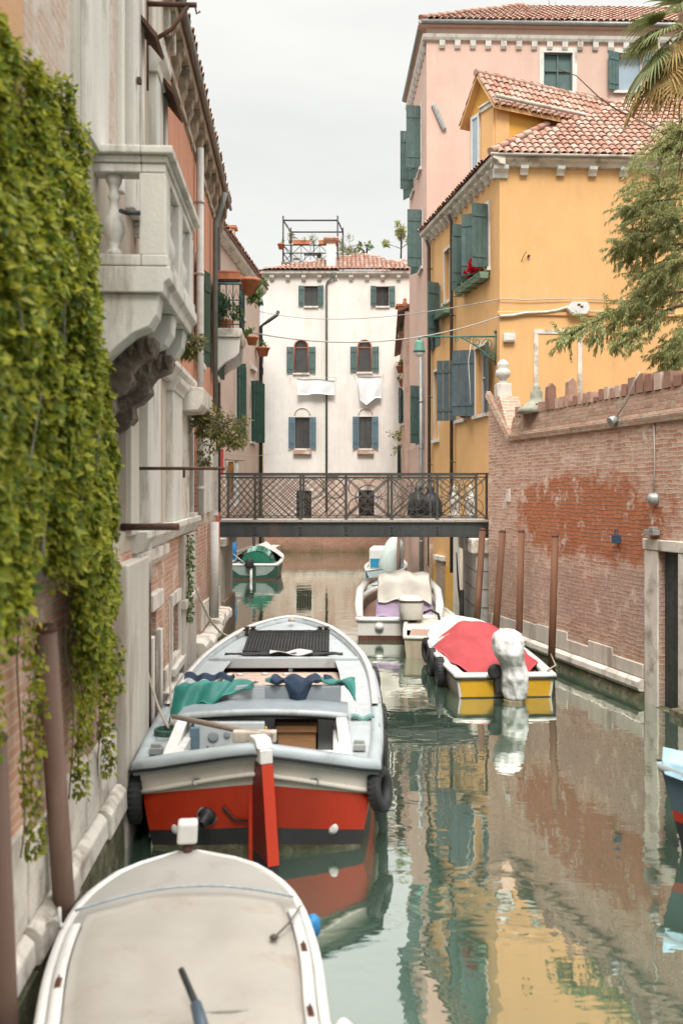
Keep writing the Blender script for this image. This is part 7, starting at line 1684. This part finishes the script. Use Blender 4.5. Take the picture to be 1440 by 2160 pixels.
# ---- green boat at the peach house
eb = thing('green_boat', 'small dark green boat with striped green canopy beyond bridge', 'boat', (-3.3, 37, 0))
EB = Hull((-3.35, 35.9), (-3.3, 41.8), [(0, .95, .55, .85), (.3, 1.0, .58, .86), (.65, .85, .68, .6), (.88, .4, .8, .22), (1, .03, .88, .02)], p=.6)
b = MB(); EB.skin(b, [0, .34, 1.0], [1, 0]); b.build('hull', [paint('boat green', (.012, .05, .035), .4, .15), M['rust']], eb)
egp = paint('grey green panel', (.22, .27, .26), .5, .1)
for sg in (-1, 1):
    b = MB(); pts = [(sg * .12, .52), (sg * .86, .52), (sg * .74, .34), (sg * .5, .17), (sg * .12, .14)]
    b.loft([EB.world(-.015, l, z) for l, z in pts], [EB.world(.01, l, z) for l, z in pts]); b.build('stern_panel', egp, eb)
b = MB(); EB.ring(b, [(-.02, -.05), (-.02, .04), (.12, .05), (.12, -.05)]); b.build('gunwale', M['white_paint'], eb)
b = MB(); EB.deck(b, 0, .98, -.1, .05); b.build('deck', M['mid_grey'], eb)
t = thing('boat_canopy', 'round green canopy over the cockpit of the green boat', 'canopy', EB.world(.8, .1, .6)); b = MB()
gA, gB = paint('canopy green', (.012, .12, .075), .5, .1), paint('canopy teal', (.20, .36, .31), .5, .1)
for i in range(10):
    a0, a1 = math.pi * i / 10, math.pi * (i + 1) / 10
    b.sheet(lambda u, v: EB.world(.25 + 1.5 * u, .10 + .60 * -math.cos(a0 + (a1 - a0) * v), .56 + .66 * math.sin(a0 + (a1 - a0) * v) * (1 - .25 * (2 * u - 1) ** 2)), 8, 2, .012, 1 if i in (3, 4, 7) else 0)
b.grid(lambda u, v: EB.world(.27, .10 - .58 * math.cos(math.pi * u) * v, .56 + .48 * math.sin(math.pi * u) * v), 16, 3, 0)
b.build('canvas', [gA, gB], t)
b = MB(); b.sheet(lambda u, v: (lambda tt, lat: EB.top(tt, lat, .05, .02) + Vector((0, 0, .45 * (1 - lat * lat) * (1 - .5 * u))))(.36 + .60 * u, -1 + 2 * v), 16, 12, .012); tag(b.build('boat_cover', paint('silver grey tarp', (.52, .53, .51), .6, .08)), 'silver cover over the bow of the green boat', 'boat cover')
t = thing('outboard_motor', 'small outboard motor with pale shaft on the green boat', 'outboard motor', EB.world(-.2, -.1, 0)); b = MB(); b.lathe(EB.world(-.16, -.12, .45), [(.10, 0), (.16, .05), (.17, .25), (.12, .34), (.02, .36)], 14); b.build('cowling', M['rubber'], t); b = MB(); b.tube([EB.world(-.16, -.05, .5), EB.world(-.2, -.04, -.3)], [.05, .06], 8); b.build('leg', M['white_paint'], t); b = MB(); b.tube([EB.world(-.1, -.3, .62), EB.world(.1, -.8, .98)], .03, 6); b.build('tiller', M['pipe_grey'], t)
b = MB(); b.sheet(lambda s, t_: EB.world(.5 + .05 * math.sin(t_ * 7), -.80 + (s - .5) * .28 * (1 - .4 * (2 * t_ - 1) ** 2), 1.75 - 1.05 * t_), 8, 12, .05); tag(b.build('oar_cover', paint('blue nylon', (.02, .15, .36), .6, .15)), 'upright blue cover standing at the left side of green boat', 'cover')

# ---- bow with pale blue tarp at the edge
fb_ = thing('moored_boat', 'dark hulled boat bow under pale blue tarp near brick wall door', 'boat', (4.5, 10.5, 0))
FB = Hull((6.25, 7.8), (3.18, 8.85), [(0, .75, .62, .62), (.4, .85, .62, .66), (.7, .62, .66, .40), (.88, .32, .72, .15), (1, .03, .80, .01)], rake=.2, p=.55)
b = MB(); FB.skin(b, [0, .48, .58, 1.0], [0, 1, 2]); b.build('hull', [black, red, paint('slate blue paint', (.08, .12, .16), .4, .15)], fb_)
b = MB(); FB.ring(b, [(-.03, -.06), (-.03, .02), (.06, .03), (.06, -.06)]); b.build('gunwale', M['grey_paint'], fb_)
b = MB(); FB.deck(b, 0, .98, -.04, .05); b.build('deck', M['grey_paint'], fb_)
b = MB(); b.sheet(lambda u, v: (lambda t, lat: FB.top(t, lat, .035 - .10 * (abs(lat) > .93), -.03) + Vector((0, 0, .10 * (1 - lat * lat) + .015 * math.sin(t * 21 + lat * 5))))(.1 + .89 * u, -1 + 2 * v), 24, 14, .012)
tag(b.build('boat_cover', paint('pale blue tarp', (.28, .44, .54), .5, .1, 3, .2, 12)), 'pale blue tarp over the dark boat bow near the wall door', 'boat cover')

# ------------------------------------------------------------------ trees, palm, climbing plants
tr = thing('feathery_tree', 'feathery drooping green tree standing behind the brick wall', 'tree', (7.35, 19.4, .9))
b = MB(); trunk = [Vector((7.45, 19.4, .8)), Vector((7.35, 19.4, 4)), Vector((7.3, 19.3, 7)), Vector((7.25, 19.3, 10.5))]; b.tube(trunk, [.2, .16, .12, .05], 10)
vs, fs = [], []
def spray(p, d, L_, n, dn=.55):
    """a twig with drooping needles"""
    q = Vector(p); dd = Vector(d).normalized()
    for i in range(n):
        q = q + dd * (L_ / n); dd = (dd + Vector((rnd(-.1, .1), rnd(-.1, .1), -.07))).normalized()
        for k in range(7):
            e = (dd * .6 + rand_dir() * .55 + Vector((0, 0, -dn))).normalized(); leaf_quad(vs, fs, q + rand_dir() * .02, e, rand_dir(.1, 1), rnd(.06, .13), rnd(.013, .024), .1)
    return q
def branch(a, c, droop, n, den=1.0):
    a, c = Vector(a), Vector(c); pts = [a.lerp(c, i / 8) + Vector((0, 0, -droop * (i / 8) ** 2 + droop * .4 * math.sin(math.pi * i / 8))) for i in range(9)]
    b.tube(pts, [.035 - .0035 * i for i in range(9)], 6)
    for i in range(n):
        t = .22 + .78 * random.random() ** .8; k = min(7, int(t * 8)); p = pts[k].lerp(pts[k + 1], t * 8 - k); d = (c - a).normalized() * rnd(.2, 1) + rand_dir() * .7 + Vector((0, 0, -.1)); spray(p, d, rnd(.35, .75) * (1.15 - t * .5), int(9 * den))
T = lambda x, y, d: px(x, y, d)
for (x0, y0, x1, y1, d, dr, n) in ((1470, 420, 1318, 430, 19.2, .15, 24), (1470, 470, 1300, 500, 19.0, .25, 26), (1465, 500, 1345, 610, 19.6, .2, 22), (1470, 610, 1185, 690, 19.0, .25, 40), (1465, 590, 1260, 680, 19.4, .3, 30), (1465, 640, 1300, 700, 18.8, .3, 22),
                                   (1470, 340, 1392, 300, 19.4, .1, 16), (1470, 400, 1362, 395, 19.8, .1, 18), (1470, 680, 1400, 740, 19.2, .2, 22), (1475, 560, 1385, 560, 18.6, .2, 22), (1475, 450, 1410, 470, 18.6, .15, 18), (1475, 720, 1420, 760, 19.4, .15, 16), (1480, 300, 1430, 270, 19.4, .1, 14), (1475, 520, 1330, 520, 19.4, .2, 20)):
    branch(T(x0, y0, d), T(x1, y1, d), dr, int(n * 2.2))
for i in range(190):
    z = rnd(5.6, 10.9); p = Vector((7.25 + rnd(-.35, .5), 19.3 + rnd(-.6, .6), z)); spray(p, rand_dir(-.3, .4) + Vector((-.3, 0, 0)), rnd(.4, .7), 8)
for i in range(300):
    x = 1448 - 105 * random.random() ** 1.5; y = rnd(285, 745); p = px(x, y, rnd(18.5, 20.2))
    if mnoise.noise(Vector((x * .016, y * .016, 4))) < -.12: continue
    spray(p, Vector((-.8, rnd(-.6, .6), rnd(-.5, .2))), rnd(.3, .65), 8)
b.build('trunk', M['bark'], tr); leaves_obj('crown', vs, fs, M['leaf_tree'], tr)
# a bare twig reaching over the roof
b = MB(); b.tube([px(1300, 232, 24.3), px(1262, 205, 24.2), px(1215, 160, 24.1), px(1180, 146, 24.1), px(1168, 160, 24.1)], [.02, .016, .012, .009, .005], 6); b.tube([px(1262, 205, 24.2), px(1225, 195, 24.2)], .006, 5); b.tube([px(1330, 245, 24.3), px(1300, 232, 24.3)], .022, 6)
b.tube([px(1480, 330, 20), px(1400, 280, 22), px(1330, 245, 24.3)], [.05, .035, .022], 6); tag(b.build('bare_branch', M['bark']), 'thin bare twig arching over the dormer roof', 'branch')
# palm
pm = thing('palm_tree', 'fan palm with browning fronds at upper edge of the brick wall garden', 'palm', (6.2, 17, .9))
pc = px(1446, 62, 17.0); b = MB(); b.tube([Vector((pc.x + .3, 17, .8)), Vector((pc.x + .2, 17, 6)), Vector((pc.x + .10, 17, pc.z - .8)), pc + Vector((0, 0, .3))], [.13, .13, .16, .15], 12)
for k in range(140):
    z = pc.z - rnd(-.2, 2.6); a = rnd(0, 6.28); q = Vector((pc.x + .05 + .15 * math.cos(a), 17 + .15 * math.sin(a), z)); b.tube([q, q + Vector((.05 * math.cos(a), .05 * math.sin(a), rnd(-.3, .1)))], [.012, .003], 4)
b.build('trunk', paint('palm fibre', (.20, .12, .07), .95, .35, 12, .6, 25), pm)
pgreen = island('palm frond', [(.16, .19, .07), (.23, .25, .10), (.30, .30, .13)], .55, .2); pdry = island('dry palm frond', [(.36, .23, .08), (.42, .31, .13), (.30, .18, .07), (.36, .31, .12)], .7, .2); stx = MB()
def fan(c0, d, L_, n, wide, dead, droop):
    """fan frond: stalk end c0, pointing d"""
    d = Vector(d).normalized(); s = d.cross(Vector((0, 0, 1)))
    s = s.normalized() if s.length > .05 else Vector((1, 0, 0)); up = s.cross(d).normalized(); V_, F_ = [], []
    for i in range(n):
        a = wide * (i / (n - 1) - .5) * 2; e = (d * math.cos(a) + s * math.sin(a)).normalized(); l = L_ * (1 - .25 * abs(a) / wide) * rnd(.85, 1.05); p = Vector(c0); o = len(V_)
        w0 = .028; q = e.copy(); pts = [p]
        for k in range(5):
            q = (q + Vector((0, 0, -droop * (k / 4) * .5))).normalized(); p = p + q * (l / 5); pts.append(p)
        sd = up.cross(e).normalized()
        for k, pp in enumerate(pts):
            ww = w0 * (1 - (k / 5) ** 2) * (1 if k else .5) + .002; V_ += [pp - sd * ww + up * .012, pp + up * -.006, pp + sd * ww + up * .012]
        for k in range(5):
            F_ += [(o + 3 * k, o + 3 * k + 1, o + 3 * k + 4, o + 3 * k + 3), (o + 3 * k + 1, o + 3 * k + 2, o + 3 * k + 5, o + 3 * k + 4)]
    leaves_obj('frond', V_, F_, pdry if dead else pgreen, pm)
for (dx, dy, dz_, st_, L_, dead, dr) in ((-.9, -.2, .35, .5, .8, 0, .6), (-.8, -.5, -.1, .5, .85, 0, .7), (-.6, .5, .1, .55, .8, 0, .6), (-.75, -.1, -.45, .45, .85, 0, .7), (-.5, -.5, -.6, .5, .9, 1, .7), (-.6, .1, -.8, .45, .95, 1, .6), (-.3, -.5, -.9, .5, 1.0, 1, .5), (-.5, .4, -.8, .5, .95, 1, .6), (-.2, -.4, -.5, .6, .9, 0, .7), (.3, -.5, -.7, .5, .9, 1, .6), (.5, -.3, .1, .6, .8, 0, .6), (-.35, -.3, .9, .5, .8, 0, .4), (.2, .3, .9, .5, .8, 0, .4), (.6, .2, -.4, .5, .9, 1, .6), (-.1, -.6, -.9, .65, 1.0, 1, .5), (-.45, -.3, -.75, .7, .95, 1, .5), (-.95, .2, .05, .45, .75, 0, .7), (.05, -.5, -.95, .8, .9, 1, .4), (-.4, .0, -.9, .8, .8, 1, .4), (-.5, -.3, -.8, .9, 1.2, 1, .5), (-.25, -.4, -.9, 1.0, 1.2, 1, .4), (-.7, -.2, -.6, .75, 1.15, 0, .7), (-.1, -.5, -.8, 1.2, 1.1, 1, .4), (-.6, .1, -.7, 1.0, 1.1, 1, .5)):
    d = Vector((dx, dy, dz_)).normalized(); c1 = pc + d * st_ + Vector((0, 0, -.05)); stx.tube([pc, pc + d * st_ * .5 + Vector((0, 0, .05)), c1], [.018, .014, .010], 6); fan(c1, (d + Vector((0, 0, -.35))).normalized(), L_, 22, 1.25, dead, dr)
stx.build('stalk', paint('frond stalk', (.22, .21, .10), .7), pm)
# plants behind the white house roof, vines on the narrow house
def small_tree(label, c, h, r, n, Lf, Wf, mat='leaf_pot'):
    t = thing('roof_tree', label, 'tree', c); c = Vector(c); vs, fs = [], []; b = MB(); b.tube([c, c + Vector((.05, 0, h * .55)), c + Vector((.0, 0, h))], [.06, .04, .012], 6)
    for k in range(7):
        q = c + Vector((rnd(-r, r), rnd(-r, r) * .5, h * rnd(.35, 1))); b.tube([c + Vector((0, 0, h * .3)), q], [.025, .008], 5); a, e = bushy(q, r * .42, n // 7, Lf, Wf, .1); o = len(vs); vs += a; fs += [tuple(i + o for i in x) for x in e]
    b.build('trunk', M['bark'], t); leaves_obj('crown', vs, fs, M[mat], t)
small_tree('airy green tree on the roofs between white house and pink house', px(845, 545, 58), 2.0, 1.1, 420, .26, .13, 'leaf_tree')
small_tree('little green tree just left of the airy roof tree', px(772, 545, 56), .85, .45, 130, .2, .11)
shrub('roof_bush', 'wispy yellow green bush beside the terrace chimney', px(735, 530, 54.5), .75, 300, .34, .05, mat='leaf_dull', droop=-.4)
# tiled roof further back on the right
t = thing('background_house', 'house with red tiled hip roof peeping behind the white house', 'house', (4, 60, 0))
b = MB(); b.box(1.6, 6, 59, 64, 14, 16.4); b.build('wall', peach, t)
rb = MB(); rb.add([(1.3, 58.6, 16.5), (6, 58.6, 16.5), (6, 61.5, 18.2), (4.0, 61.5, 18.2)], [(0, 1, 2, 3)], 0); tiles(rb, (1.3, 58.6, 16.55), (1, 0, 0), (0, 1, .586), (0, -.586, 1), 4.7, 3.3, clip=lambda u, v: u > v * .8, tw=.26, ex=.45, mi=1); rb.build('roof', [M['tile_base'], M['tile']], t)
for (x, y, d, lab) in ((856, 700, 41, 'yellow green pot plant highest on the narrow house wall'), (845, 770, 42.5, 'yellow green pot plant in the middle of the narrow house wall'), (850, 800, 44, 'small pot plant lowest on the narrow house wall')):
    c = px(x, y, d); pot(c - Vector((0, 0, .35)), .2, .32, lab, bushy(c + Vector((0, 0, .1)), .36, 110, .17, .06, .2))
t = thing('climbing_vine', 'leafy green vine trailing down the narrow house above the bridge', 'vine', px(852, 900, 46)); vs, fs = [], []; b = MB()
for (x0, y0, x1, y1, n) in ((858, 880, 853, 975, 170), (850, 890, 838, 925, 60), (845, 925, 822, 915, 40), (850, 935, 828, 955, 40)):
    a, c = px(x0, y0, 46), px(x1, y1, 45.6); b.tube([a, a.lerp(c, .5) + Vector((.05, 0, .05)), c], .012, 5)
    for k in range(n): p = a.lerp(c, random.random()) + rand_dir() * .14; leaf_quad(vs, fs, p, rand_dir(-1, .5), rand_dir(.1, 1), rnd(.1, .18), rnd(.06, .1))
b.build('stem', M['bark'], t); leaves_obj('foliage', vs, fs, M['leaf'], t)
